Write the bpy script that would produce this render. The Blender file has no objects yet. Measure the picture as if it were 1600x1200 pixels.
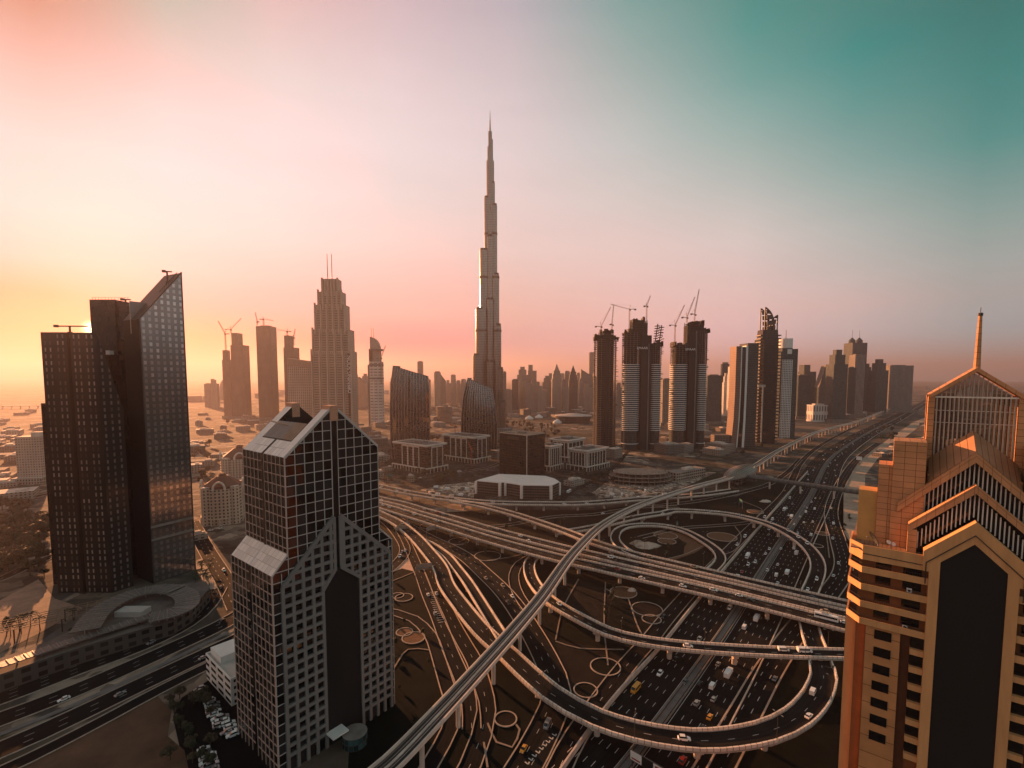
import bpy, bmesh, math, random
from mathutils import Vector, Matrix
R = math.radians
C = bpy.context.scene.collection
SC = bpy.context.scene
random.seed(7)

# ------------------------------------------------------------------ camera
H = 150.0                       # camera height above the ground
F = 760.0                       # focal length in photo pixels (1600 wide)
PCY = 645.0                     # principal row in the photo
PITCH = math.atan(55.0 / F)
cam = bpy.data.cameras.new('camera')
cam.sensor_width = 36.0
cam.lens = 36.0 * F / 1600.0
cam.shift_y = 45.0 / 1600.0
cam.clip_start = 1.0
cam.clip_end = 90000.0
camo = bpy.data.objects.new('camera', cam)
C.objects.link(camo)
camo.location = (0, 0, H)
camo.rotation_euler = (math.pi / 2 - PITCH, 0, 0)
SC.camera = camo

SC.view_settings.view_transform = 'Standard'
SC.view_settings.look = 'None'
SC.view_settings.exposure = 1.8
SC.view_settings.gamma = 1.0
SC.cycles.max_bounces = 5
SC.cycles.diffuse_bounces = 2
SC.cycles.glossy_bounces = 3
SC.cycles.transmission_bounces = 2
SC.cycles.volume_bounces = 0
SC.cycles.transparent_max_bounces = 4
SC.cycles.caustics_reflective = False
SC.cycles.caustics_refractive = False
SC.cycles.use_denoising = True
SC.cycles.sample_clamp_indirect = 4.0

# ------------------------------------------------------------------ pixel -> place
def ray(px, py):
    u = (px - 800.0) / F
    v = (PCY - py) / F
    return Vector((u, math.cos(PITCH) + v * math.sin(PITCH), -math.sin(PITCH) + v * math.cos(PITCH)))

def G(px, py, z=0.0):
    """the point on the level plane z seen at a photo pixel"""
    d = ray(px, py)
    t = (z - H) / d.z
    return Vector((d.x * t, d.y * t, z))

def AT(px, py, Y):
    """the point at depth Y seen at a photo pixel"""
    d = ray(px, py)
    t = Y / d.y
    return Vector((d.x * t, Y, H + d.z * t))

def PX(p):
    """photo pixel of a point"""
    x, y, z = p[0], p[1], p[2] - H
    f = y * math.cos(PITCH) - z * math.sin(PITCH)
    v = y * math.sin(PITCH) + z * math.cos(PITCH)
    return 800 + F * x / f, PCY - F * v / f

# ------------------------------------------------------------------ sun and sky
SUN_AZ = math.atan2(-650.0, 760.0)
SUN_EL = R(9.0)
sd = bpy.data.lights.new('sun', 'SUN')
sd.energy = 5.0
sd.angle = R(0.5)
sd.color = (1.0, 0.42, 0.17)
so = bpy.data.objects.new('sun', sd)
C.objects.link(so)
sun_dir = Vector((math.sin(SUN_AZ) * math.cos(SUN_EL), math.cos(SUN_AZ) * math.cos(SUN_EL), math.sin(SUN_EL)))
so.rotation_euler = (-sun_dir).to_track_quat('-Z', 'Y').to_euler()
so.location = (-300, 200, 600)

def lin(r, g, b):
    f = lambda c: c / 12.92 if c <= 0.04045 else ((c + 0.055) / 1.055) ** 2.4
    return (f(r / 255.0), f(g / 255.0), f(b / 255.0), 1.0)

world = bpy.data.worlds.new('World')
SC.world = world
world.use_nodes = True
def build_sky():
    nt = world.node_tree
    N, L = nt.nodes, nt.links
    N.clear()
    out = N.new('ShaderNodeOutputWorld')
    tc = N.new('ShaderNodeTexCoord')
    sep = N.new('ShaderNodeSeparateXYZ')
    L.new(tc.outputs['Generated'], sep.inputs[0])
    def M(op, a, b=None, c=None):
        m = N.new('ShaderNodeMath'); m.operation = op
        for i, v in enumerate((a, b, c)):
            if v is None: continue
            if isinstance(v, (int, float)): m.inputs[i].default_value = v
            else: L.new(v, m.inputs[i])
        return m.outputs[0]
    az = M('ARCTAN2', sep.outputs[0], sep.outputs[1])
    el = M('ARCSINE', sep.outputs[2])
    eln = M('MULTIPLY_ADD', el, 1.0 / R(60), 1.0 / 6.0)      # -10..50 deg -> 0..1
    def ramp(stops):
        r = N.new('ShaderNodeValToRGB'); r.color_ramp.interpolation = 'LINEAR'
        e = r.color_ramp.elements
        for i, (deg, col) in enumerate(stops):
            p = (deg + 10.0) / 60.0
            if i == 1: e.remove(e[1])
            x = e[0] if i == 0 else e.new(p)
            x.position = p; x.color = (col[0], col[1], col[2], 1)
        L.new(eln, r.inputs[0])
        return r.outputs[0]
    dim = lambda c, k: tuple(v * k for v in c)
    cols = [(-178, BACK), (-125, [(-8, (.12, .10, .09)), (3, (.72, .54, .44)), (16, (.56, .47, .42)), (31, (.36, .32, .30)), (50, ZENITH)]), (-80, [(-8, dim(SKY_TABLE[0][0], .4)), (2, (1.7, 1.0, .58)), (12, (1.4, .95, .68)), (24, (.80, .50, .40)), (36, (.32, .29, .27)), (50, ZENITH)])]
    for az_, row in [(-52, SKY_TABLE[0])] + list(zip(SKY_AZ, SKY_TABLE)) + [(52, SKY_TABLE[-1])]:
        cols.append((az_, [(-8, dim(row[0], .8)), (0, row[0])] + list(zip(SKY_EL, row)) + [(42, dim(row[-1], .85)), (50, ZENITH)]))
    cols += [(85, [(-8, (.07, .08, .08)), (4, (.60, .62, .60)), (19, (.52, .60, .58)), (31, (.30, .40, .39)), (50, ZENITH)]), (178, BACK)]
    prev = None
    for i, (deg, stops) in enumerate(cols):
        c = ramp(stops)
        if prev is None: prev = c; pd = deg; continue
        mr = N.new('ShaderNodeMapRange')
        L.new(az, mr.inputs[0])
        mr.inputs[1].default_value = R(pd); mr.inputs[2].default_value = R(deg)
        mx = N.new('ShaderNodeMix'); mx.data_type = 'RGBA'
        L.new(mr.outputs[0], mx.inputs[0]); L.new(prev, mx.inputs[6]); L.new(c, mx.inputs[7])
        prev = mx.outputs[2]; pd = deg
    # faint uneven high haze so the sky is not a clean gradient
    nz = N.new('ShaderNodeTexNoise'); nz.inputs['Scale'].default_value = 3.0; nz.inputs['Detail'].default_value = 5
    mp = N.new('ShaderNodeMapping'); mp.inputs['Scale'].default_value = (1, 1, 7)
    L.new(tc.outputs['Generated'], mp.inputs[0]); L.new(mp.outputs[0], nz.inputs[0])
    br = M('MULTIPLY_ADD', nz.outputs[0], 0.10, 0.95)
    mul = N.new('ShaderNodeVectorMath'); mul.operation = 'SCALE'
    L.new(prev, mul.inputs[0]); L.new(br, mul.inputs['Scale'])
    # the glow of the low sun itself
    dot = N.new('ShaderNodeVectorMath'); dot.operation = 'DOT_PRODUCT'
    L.new(tc.outputs['Generated'], dot.inputs[0])
    sv = Vector((math.sin(SUN_AZ) * math.cos(R(4.3)), math.cos(SUN_AZ) * math.cos(R(4.3)), math.sin(R(4.3))))
    dot.inputs[1].default_value = sv
    ang = M('ARCCOSINE', M('MINIMUM', dot.outputs['Value'], 1.0))
    def gauss(s, amp):
        q = M('DIVIDE', ang, R(s)); q = M('MULTIPLY', q, q)
        return M('MULTIPLY', M('EXPONENT', M('MULTIPLY', q, -1.0)), amp)
    def add(base, fac, col):
        v = N.new('ShaderNodeVectorMath'); v.operation = 'SCALE'
        v.inputs[0].default_value = col; L.new(fac, v.inputs['Scale'])
        a = N.new('ShaderNodeVectorMath'); a.operation = 'ADD'
        L.new(base, a.inputs[0]); L.new(v.outputs[0], a.inputs[1])
        return a.outputs[0]
    c = mul.outputs[0]
    c = add(c, gauss(11, SUN_GLOW[0]), (1.0, 0.42, 0.10))
    c = add(c, gauss(4, SUN_GLOW[1]), (1.0, 0.50, 0.12))
    c = add(c, gauss(0.4, SUN_GLOW[2]), (1.0, 0.72, 0.35))
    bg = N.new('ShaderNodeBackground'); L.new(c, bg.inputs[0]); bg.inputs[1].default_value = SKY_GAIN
    sk = N.new('ShaderNodeTexSky'); sk.sky_type = 'NISHITA'; sk.sun_disc = False
    sk.sun_elevation = SUN_EL; sk.sun_rotation = SUN_AZ; sk.dust_density = 4.0; sk.altitude = 100
    bs = N.new('ShaderNodeBackground'); L.new(sk.outputs[0], bs.inputs[0]); bs.inputs[1].default_value = NISHITA_GAIN
    ad = N.new('ShaderNodeAddShader'); L.new(bg.outputs[0], ad.inputs[0]); L.new(bs.outputs[0], ad.inputs[1])
    L.new(ad.outputs[0], out.inputs[0])
SKY_GAIN = 0.354
NISHITA_GAIN = 0.002
SUN_GLOW = (0.0, 0.10, 14.0)
ZENITH = (0.11, 0.175, 0.185)
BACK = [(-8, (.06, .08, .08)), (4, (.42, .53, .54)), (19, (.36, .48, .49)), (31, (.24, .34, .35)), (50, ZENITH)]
SKY_AZ = [-43, -34, -25, -13, 0, 13, 25, 34, 43]
SKY_EL = [4, 7, 10, 14, 19, 24, 28, 32, 35.5]
SKY_TABLE = [[[0.803, 0.0, 0.0], [0.874, 0.0, 0.041], [0.894, 0.245, 0.356], [0.901, 0.406, 0.501], [0.878, 0.454, 0.502], [0.588, 0.351, 0.338], [0.472, 0.201, 0.155], [0.378, 0.082, 0.02], [0.304, 0.02, 0.02]], [[0.803, 0.0, 0.0], [0.871, 0.076, 0.223], [0.89, 0.271, 0.378], [0.9, 0.434, 0.521], [0.9, 0.53, 0.601], [0.794, 0.504, 0.527], [0.538, 0.425, 0.408], [0.332, 0.361, 0.313], [0.168, 0.31, 0.237]], [[0.72, 0.0, 0.069], [0.861, 0.182, 0.289], [0.88, 0.325, 0.385], [0.891, 0.506, 0.541], [0.837, 0.56, 0.598], [0.686, 0.559, 0.587], [0.582, 0.533, 0.537], [0.562, 0.432, 0.43], [0.546, 0.351, 0.345]], [[0.36, 0.0, 0.198], [0.652, 0.289, 0.321], [0.697, 0.383, 0.391], [0.679, 0.504, 0.505], [0.56, 0.539, 0.548], [0.588, 0.553, 0.577], [0.598, 0.533, 0.557], [0.529, 0.445, 0.474], [0.473, 0.374, 0.407]], [[0.297, 0.221, 0.32], [0.536, 0.354, 0.346], [0.561, 0.413, 0.397], [0.588, 0.486, 0.475], [0.593, 0.511, 0.512], [0.568, 0.511, 0.527], [0.52, 0.466, 0.489], [0.465, 0.42, 0.448], [0.371, 0.351, 0.392]], [[0.697, 0.44, 0.497], [0.678, 0.459, 0.456], [0.645, 0.469, 0.458], [0.63, 0.514, 0.497], [0.521, 0.491, 0.48], [0.411, 0.453, 0.447], [0.32, 0.39, 0.382], [0.216, 0.334, 0.321], [0.132, 0.288, 0.271]], [[0.691, 0.52, 0.572], [0.674, 0.488, 0.487], [0.617, 0.485, 0.474], [0.572, 0.516, 0.501], [0.377, 0.429, 0.412], [0.212, 0.356, 0.335], [0.092, 0.285, 0.262], [0.03, 0.233, 0.21], [0.02, 0.192, 0.169]], [[0.51, 0.491, 0.532], [0.563, 0.451, 0.442], [0.458, 0.439, 0.428], [0.368, 0.418, 0.403], [0.183, 0.33, 0.312], [0.06, 0.255, 0.237], [0.002, 0.208, 0.19], [0.02, 0.171, 0.152], [0.034, 0.141, 0.121]], [[0.27, 0.399, 0.438], [0.326, 0.36, 0.361], [0.275, 0.351, 0.341], [0.159, 0.297, 0.282], [0.027, 0.221, 0.205], [0.0, 0.175, 0.159], [0.0, 0.14, 0.126], [0.02, 0.113, 0.099], [0.036, 0.091, 0.078]]]
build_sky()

# ------------------------------------------------------------------ haze (surface empty, pale volume of even density)
HAZE_D = 0.9e-4
HAZE_G = 0.46
# ------------------------------------------------------------------ mesh helper
class MB:
    def __init__(s):
        s.v = []; s.f = []; s.m = []; s.uv = []; s.smooth = []
    def add(s, vs, faces, mat=0, uvs=None, smooth=False):
        o = len(s.v)
        s.v += [tuple(p) for p in vs]
        for k, f in enumerate(faces):
            s.f.append([o + i for i in f]); s.m.append(mat if isinstance(mat, int) else mat[k])
            s.uv.append(uvs[k] if uvs else None); s.smooth.append(smooth)
    def quad(s, a, b, c, d, mat=0, uv=None):
        s.add([a, b, c, d], [(0, 1, 2, 3)], mat, [uv] if uv else None)
    def poly(s, pts, mat=0):
        s.add(pts, [tuple(range(len(pts)))], mat)
    def prism(s, pts, z0, z1, mat=0, top=None, scale=1.0, centre=None, smooth=False, u0=0.0, bottom=True):
        """upright prism of a counter-clockwise outline; u runs along the outline, v up, both in metres"""
        n = len(pts)
        if centre is None: centre = (sum(p[0] for p in pts) / n, sum(p[1] for p in pts) / n)
        hi = [(centre[0] + (p[0] - centre[0]) * scale, centre[1] + (p[1] - centre[1]) * scale) for p in pts]
        vs = [(p[0], p[1], z0) for p in pts] + [(p[0], p[1], z1) for p in hi]
        fs = []; us = []; u = u0
        for i in range(n):
            j = (i + 1) % n
            l = math.hypot(pts[j][0] - pts[i][0], pts[j][1] - pts[i][1])
            fs.append((i, j, n + j, n + i)); us.append([(u, z0), (u + l, z0), (u + l, z1), (u, z1)])
            u += l
        s.add(vs, fs, mat, us, smooth)
        tm = mat if top is None else top
        s.add([(p[0], p[1], z1) for p in hi], [tuple(range(n))], tm, [[(p[0], p[1]) for p in hi]])
        if bottom: s.add([(p[0], p[1], z0) for p in pts], [tuple(reversed(range(n)))], tm, [[(p[0], p[1]) for p in reversed(pts)]])
    def box(s, x0, x1, y0, y1, z0, z1, mat=0, top=None, u0=0.0):
        s.prism([(x0, y0), (x1, y0), (x1, y1), (x0, y1)], z0, z1, mat, top, u0=u0)
    def bar(s, a, b, w, h=None, mat=0, up=(0, 0, 1)):
        """rectangular bar from a to b, w across, h along up"""
        a = Vector(a); b = Vector(b); h = h or w
        d = (b - a)
        if d.length < 1e-6: return
        d.normalize(); up = Vector(up)
        if abs(d.dot(up)) > 0.97: up = Vector((0, 1, 0))
        x = d.cross(up).normalized(); y = x.cross(d).normalized()
        P = []
        for p in (a, b):
            for sx, sy in ((-1, -1), (1, -1), (1, 1), (-1, 1)):
                P.append(p + x * (sx * w / 2) + y * (sy * h / 2))
        s.add(P, [(3, 2, 1, 0), (4, 5, 6, 7), (0, 1, 5, 4), (1, 2, 6, 5), (2, 3, 7, 6), (3, 0, 4, 7)], mat)
    def tube(s, path, r, n=8, mat=0, caps=True):
        path = [Vector(p) for p in path]
        rs = r if isinstance(r, (list, tuple)) else [r] * len(path)
        rings = []
        for i, p in enumerate(path):
            d = (path[min(i + 1, len(path) - 1)] - path[max(i - 1, 0)]).normalized()
            up = Vector((0, 0, 1)) if abs(d.z) < 0.95 else Vector((0, 1, 0))
            x = d.cross(up).normalized(); y = x.cross(d)
            rings.append([p + (x * math.cos(2 * math.pi * k / n) + y * math.sin(2 * math.pi * k / n)) * rs[i] for k in range(n)])
        vs = [q for ring in rings for q in ring]
        fs = []
        for i in range(len(path) - 1):
            for k in range(n):
                k2 = (k + 1) % n
                fs.append((i * n + k, i * n + k2, (i + 1) * n + k2, (i + 1) * n + k))
        s.add(vs, fs, mat, None, True)
        if caps:
            s.add(rings[0], [tuple(reversed(range(n)))], mat); s.add(rings[-1], [tuple(range(n))], mat)
    def sheet(s, L, Rr, mat=0, u0=0.0):
        """strip between two polylines (left, right); u along, v across in metres"""
        u = u0
        for i in range(len(L) - 1):
            l = (Vector(L[i + 1]) - Vector(L[i])).length
            w = (Vector(L[i]) - Vector(Rr[i])).length
            s.add([Rr[i], Rr[i + 1], L[i + 1], L[i]], [(0, 1, 2, 3)], mat, [[(u, 0), (u + l, 0), (u + l, w), (u, w)]])
            u += l
    def build(s, name, mat, parent=None, loc=None, rot=None):
        me = bpy.data.meshes.new(name)
        me.from_pydata(s.v, [], s.f)
        mats = mat if isinstance(mat, (list, tuple)) else [mat]
        for m in mats: me.materials.append(m)
        me.polygons.foreach_set('material_index', [min(k, len(mats) - 1) for k in s.m])
        me.polygons.foreach_set('use_smooth', s.smooth)
        uvl = me.uv_layers.new(name='UVMap')
        flat = []
        for f, u in zip(s.f, s.uv):
            if u is None: flat += [0.0, 0.0] * len(f)
            else:
                for q in u: flat += [q[0], q[1]]
        uvl.data.foreach_set('uv', flat)
        me.update()
        o = bpy.data.objects.new(name, me)
        C.objects.link(o)
        if parent is not None: o.parent = parent
        if loc is not None: o.location = loc
        if rot is not None: o.rotation_euler = (0, 0, rot)
        return o

def tag(o, label=None, cat=None, group=None, kind=None):
    if label: o['label'] = label
    if cat: o['category'] = cat
    if group: o['group'] = group
    if kind: o['kind'] = kind
    return o

def thing(name, label, cat, loc=(0, 0, 0), rot=0.0, group=None):
    o = bpy.data.objects.new(name, None)
    C.objects.link(o)
    o.location = loc; o.rotation_euler = (0, 0, rot)
    o.empty_display_size = 1.0
    return tag(o, label, cat, group)

def dup(root, loc, rot, label=None, group=None, scale=1.0, swap=None):
    """copy a thing with its parts and sub-parts"""
    def cp(o, parent):
        c = o.copy(); C.objects.link(c)
        if parent is not None: c.parent = parent
        for ch in KIDS.get(o.name, ()): cp(ch, c)
        return c
    r = cp(root, None)
    r.location = loc; r.rotation_euler = (0, 0, rot); r.scale = (scale,) * 3
    if label: r['label'] = label
    if group: r['group'] = group
    return r
KIDS = {}
def remember(root):
    KIDS[root.name] = list(root.children)
    for ch in root.children: remember(ch)

ORD = ['first', 'second', 'third', 'fourth', 'fifth', 'sixth', 'seventh', 'eighth', 'ninth', 'tenth', 'eleventh', 'twelfth',
       'thirteenth', 'fourteenth', 'fifteenth', 'sixteenth', 'seventeenth', 'eighteenth', 'nineteenth', 'twentieth']
def nth(i):
    if i < 20: return ORD[i]
    tens = {2: 'twenty', 3: 'thirty', 4: 'forty', 5: 'fifty', 6: 'sixty', 7: 'seventy', 8: 'eighty', 9: 'ninety'}
    k = i + 1
    if k % 10 == 0: return {20: 'twentieth', 30: 'thirtieth', 40: 'fortieth', 50: 'fiftieth', 60: 'sixtieth', 70: 'seventieth', 80: 'eightieth', 90: 'ninetieth'}[k]
    return tens[k // 10] + '-' + ORD[k % 10 - 1]

def ngon(cx, cy, r, n, a0=0.0, ry=None):
    ry = r if ry is None else ry
    return [(cx + r * math.cos(a0 + 2 * math.pi * k / n), cy + ry * math.sin(a0 + 2 * math.pi * k / n)) for k in range(n)]

def spline(pts, step):
    """Catmull-Rom through 3-D points, sampled about every step metres"""
    P = [Vector(p) for p in pts]
    P = [P[0] * 2 - P[1]] + P + [P[-1] * 2 - P[-2]]
    out = []
    for i in range(1, len(P) - 2):
        p0, p1, p2, p3 = P[i - 1:i + 3]
        n = max(1, int((p2 - p1).length / step))
        for k in range(n):
            t = k / n
            out.append(0.5 * ((2 * p1) + (p2 - p0) * t + (2 * p0 - 5 * p1 + 4 * p2 - p3) * t * t + (3 * p1 - p0 - 3 * p2 + p3) * t ** 3))
    out.append(P[-2])
    return out

def offset(path, d, dz=0.0):
    """polyline moved d metres to its left"""
    out = []
    for i, p in enumerate(path):
        t = path[min(i + 1, len(path) - 1)] - path[max(i - 1, 0)]
        n = Vector((-t.y, t.x, 0))
        n = n.normalized() if n.length > 1e-6 else Vector((0, 1, 0))
        out.append(p + n * d + Vector((0, 0, dz)))
    return out

# ------------------------------------------------------------------ materials
def mat_new(name):
    m = bpy.data.materials.new(name); m.use_nodes = True
    nt = m.node_tree
    return m, nt.nodes, nt.links, nt.nodes['Principled BSDF']

def c4(c): return tuple(c) + (1.0,) if len(c) == 3 else tuple(c)

def plain(name, col, rough=0.8, metal=0.0, var=0.25, scale=0.15, bump=0.0, spec=0.3, streak=False):
    """surface with an uneven tone (two noises) and optional bump"""
    m, N, L, b = mat_new(name)
    tc = N.new('ShaderNodeTexCoord')
    n1 = N.new('ShaderNodeTexNoise'); n1.inputs['Scale'].default_value = scale; n1.inputs['Detail'].default_value = 6; n1.inputs['Roughness'].default_value = 0.65
    if streak:
        mp = N.new('ShaderNodeMapping'); mp.inputs['Scale'].default_value = (1, 1, 0.15)
        L.new(tc.outputs['Object'], mp.inputs[0]); L.new(mp.outputs[0], n1.inputs[0])
    else: L.new(tc.outputs['Object'], n1.inputs[0])
    mr = N.new('ShaderNodeMapRange'); mr.inputs[1].default_value = 0.25; mr.inputs[2].default_value = 0.75
    mr.inputs[3].default_value = 1.0 - var; mr.inputs[4].default_value = 1.0 + var
    L.new(n1.outputs[0], mr.inputs[0])
    vm = N.new('ShaderNodeVectorMath'); vm.operation = 'SCALE'; vm.inputs[0].default_value = col[:3]
    L.new(mr.outputs[0], vm.inputs['Scale']); L.new(vm.outputs[0], b.inputs['Base Color'])
    b.inputs['Roughness'].default_value = rough; b.inputs['Metallic'].default_value = metal
    b.inputs['Specular IOR Level'].default_value = spec
    if bump:
        bp = N.new('ShaderNodeBump'); bp.inputs['Strength'].default_value = bump; bp.inputs['Distance'].default_value = 0.3
        L.new(n1.outputs[0], bp.inputs['Height']); L.new(bp.outputs[0], b.inputs['Normal'])
    return m

def facade(name, wall, glass, fh=3.8, bay=3.0, wu=0.7, wv=0.6, grough=0.12, rnd=0.6, gmetal=0.0, wallrough=0.75, lit=0.0, gspec=0.3, band=None, wvar=0.18, tilt=0.012, pair=0.0, wmetal=0.0):
    """wall with a grid of windows read from the metre UVs; every pane has its own tone and a tiny tilt"""
    m, N, L, b = mat_new(name)
    uv = N.new('ShaderNodeUVMap'); uv.uv_map = 'UVMap'
    sep = N.new('ShaderNodeSeparateXYZ'); L.new(uv.outputs[0], sep.inputs[0])
    def M(op, a, b_=None):
        x = N.new('ShaderNodeMath'); x.operation = op
        for i, v in enumerate((a, b_)):
            if v is None: continue
            if isinstance(v, (int, float)): x.inputs[i].default_value = v
            else: L.new(v, x.inputs[i])
        return x.outputs[0]
    u = M('DIVIDE', sep.outputs[0], bay); v = M('DIVIDE', sep.outputs[1], fh)
    fu = M('FRACT', u); fv = M('FRACT', v)
    mu = M('LESS_THAN', M('ABSOLUTE', M('SUBTRACT', M('ABSOLUTE', M('SUBTRACT', fu, 0.5)), pair)), wu / 2)
    mv = M('LESS_THAN', M('ABSOLUTE', M('SUBTRACT', fv, 0.5)), wv / 2)
    mask = M('MULTIPLY', mu, mv)
    if band:                                   # (period in floors, solid floors): plant floors without windows
        fb = M('FRACT', M('DIVIDE', v, band[0]))
        mask = M('MULTIPLY', mask, M('GREATER_THAN', fb, band[1] / band[0]))
    cell = N.new('ShaderNodeCombineXYZ'); L.new(M('FLOOR', u), cell.inputs[0]); L.new(M('FLOOR', v), cell.inputs[1])
    oi = N.new('ShaderNodeObjectInfo'); L.new(oi.outputs['Random'], cell.inputs[2])
    wn = N.new('ShaderNodeTexWhiteNoise'); wn.noise_dimensions = '3D'; L.new(cell.outputs[0], wn.inputs[0])
    gs = N.new('ShaderNodeMapRange'); L.new(wn.outputs[0], gs.inputs[0]); gs.inputs[3].default_value = 1 - rnd; gs.inputs[4].default_value = 1 + rnd
    gv = N.new('ShaderNodeVectorMath'); gv.operation = 'SCALE'; gv.inputs[0].default_value = glass[:3]; L.new(gs.outputs[0], gv.inputs['Scale'])
    tc = N.new('ShaderNodeTexCoord')
    nz = N.new('ShaderNodeTexNoise'); nz.inputs['Scale'].default_value = 0.06; nz.inputs['Detail'].default_value = 6
    mp = N.new('ShaderNodeMapping'); mp.inputs['Scale'].default_value = (1, 1, 0.3); L.new(tc.outputs['Object'], mp.inputs[0]); L.new(mp.outputs[0], nz.inputs[0])
    ws = N.new('ShaderNodeMapRange'); L.new(nz.outputs[0], ws.inputs[0]); ws.inputs[1].default_value = 0.25; ws.inputs[2].default_value = 0.75; ws.inputs[3].default_value = 1 - wvar; ws.inputs[4].default_value = 1 + wvar
    wvn = N.new('ShaderNodeVectorMath'); wvn.operation = 'SCALE'; wvn.inputs[0].default_value = wall[:3]; L.new(ws.outputs[0], wvn.inputs['Scale'])
    mx = N.new('ShaderNodeMix'); mx.data_type = 'RGBA'; L.new(mask, mx.inputs[0]); L.new(wvn.outputs[0], mx.inputs[6]); L.new(gv.outputs[0], mx.inputs[7])
    L.new(mx.outputs[2], b.inputs['Base Color'])
    rr = N.new('ShaderNodeMapRange'); L.new(mask, rr.inputs[0]); rr.inputs[3].default_value = wallrough; rr.inputs[4].default_value = grough
    L.new(rr.outputs[0], b.inputs['Roughness'])
    mm = N.new('ShaderNodeMapRange'); L.new(mask, mm.inputs[0]); mm.inputs[3].default_value = wmetal; mm.inputs[4].default_value = gmetal
    L.new(mm.outputs[0], b.inputs['Metallic'])
    sp = N.new('ShaderNodeMapRange'); L.new(mask, sp.inputs[0]); sp.inputs[3].default_value = 0.25; sp.inputs[4].default_value = gspec
    L.new(sp.outputs[0], b.inputs['Specular IOR Level'])
    # per-pane tilt of the normal breaks up the reflections
    ge = N.new('ShaderNodeNewGeometry')
    sb = N.new('ShaderNodeVectorMath'); sb.operation = 'SUBTRACT'; L.new(wn.outputs['Color'], sb.inputs[0]); sb.inputs[1].default_value = (.5, .5, .5)
    sc = N.new('ShaderNodeVectorMath'); sc.operation = 'SCALE'; L.new(sb.outputs[0], sc.inputs[0]); L.new(M('MULTIPLY', mask, tilt * 2), sc.inputs['Scale'])
    an = N.new('ShaderNodeVectorMath'); an.operation = 'ADD'; L.new(ge.outputs['Normal'], an.inputs[0]); L.new(sc.outputs[0], an.inputs[1])
    nn = N.new('ShaderNodeVectorMath'); nn.operation = 'NORMALIZE'; L.new(an.outputs[0], nn.inputs[0]); L.new(nn.outputs[0], b.inputs['Normal'])
    return m

def asphalt(name, col):
    """asphalt with tyre-polished lanes, joints and repair patches, from the metre UVs (u along, v across)"""
    m = plain(name, col, 0.95, var=0.4, scale=0.08, spec=0.06)
    N, L = m.node_tree.nodes, m.node_tree.links; b = N['Principled BSDF']
    uv = N.new('ShaderNodeUVMap'); uv.uv_map = 'UVMap'; sp = N.new('ShaderNodeSeparateXYZ'); L.new(uv.outputs[0], sp.inputs[0])
    def M(op, a, c):
        x = N.new('ShaderNodeMath'); x.operation = op; L.new(a, x.inputs[0])
        if isinstance(c, float): x.inputs[1].default_value = c
        else: L.new(c, x.inputs[1])
        return x.outputs[0]
    tr = M('MULTIPLY', M('COSINE', M('MULTIPLY', sp.outputs[1], 3.44), 0.0), 0.16)
    br = N.new('ShaderNodeTexBrick'); br.offset = 0.37; br.inputs['Scale'].default_value = 1.0; br.inputs['Brick Width'].default_value = 23.0; br.inputs['Row Height'].default_value = 3.65; br.inputs['Mortar Size'].default_value = 0.05
    br.inputs['Color1'].default_value = (0.75, 0.75, 0.75, 1); br.inputs['Color2'].default_value = (1.3, 1.3, 1.3, 1); br.inputs['Mortar'].default_value = (0.6, 0.6, 0.6, 1); L.new(uv.outputs[0], br.inputs[0])
    k = M('ADD', M('MULTIPLY', br.outputs[0], 1.0), tr)
    src = b.inputs['Base Color'].links[0].from_socket
    v = N.new('ShaderNodeVectorMath'); v.operation = 'SCALE'; L.new(src, v.inputs[0]); L.new(k, v.inputs['Scale']); L.new(v.outputs[0], b.inputs['Base Color'])
    return m
ASPHALT = asphalt('asphalt', (0.0095, 0.0095, 0.0095))
ASPHALT_OLD = asphalt('old_asphalt', (0.016, 0.0145, 0.0135))
CONC = plain('concrete', (0.55, 0.45, 0.38), 0.85, var=0.3, scale=0.25, streak=True)
CONC_DARK = plain('dark_concrete', (0.16, 0.14, 0.125), 0.9, var=0.3, scale=0.25, streak=True)
PAINT = plain('road_paint', (0.50, 0.48, 0.45), 0.7, var=0.25, scale=1.5)
ROOF = plain('roof_gravel', (0.22, 0.19, 0.17), 0.95, var=0.35, scale=0.2)
ROOF_LIGHT = plain('pale_roof', (0.55, 0.47, 0.42), 0.85, var=0.2, scale=0.15)
WHITE = plain('white_render', (0.74, 0.70, 0.66), 0.7, var=0.12, scale=0.1, streak=True)
SAND = plain('sand', (0.25, 0.17, 0.115), 0.95, var=0.4, scale=0.03)
SOIL = plain('soil', (0.018, 0.014, 0.011), 0.95, var=0.5, scale=0.12, spec=0.05)
LAWN = plain('lawn', (0.0075, 0.0085, 0.006), 0.95, var=0.5, scale=0.1, spec=0.05)
PLANTING = plain('bed_planting', (0.13, 0.062, 0.03), 0.95, var=0.5, scale=0.5)
STEEL = plain('steel', (0.30, 0.29, 0.28), 0.45, 0.6, var=0.2, scale=0.5)
DARKSTEEL = plain('dark_steel', (0.05, 0.048, 0.046), 0.5, 0.3, var=0.2, scale=0.5)
REDSTEEL = plain('red_steel', (0.42, 0.06, 0.035), 0.55, 0.1, var=0.2, scale=0.5)
CRANE = plain('crane_paint', (0.22, 0.15, 0.10), 0.6, 0.2, var=0.2, scale=0.5)
BLACKGLASS = plain('black_glass', (0.006, 0.006, 0.007), 0.08, var=0.3, scale=0.05, spec=0.5)
FOLIAGE = plain('foliage', (0.040, 0.042, 0.020), 0.8, var=0.6, scale=0.35)
FOLIAGE_WARM = plain('dry_foliage', (0.065, 0.050, 0.026), 0.8, var=0.6, scale=0.35)
BARK = plain('bark', (0.07, 0.05, 0.035), 0.9, var=0.3, scale=1.0)
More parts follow.
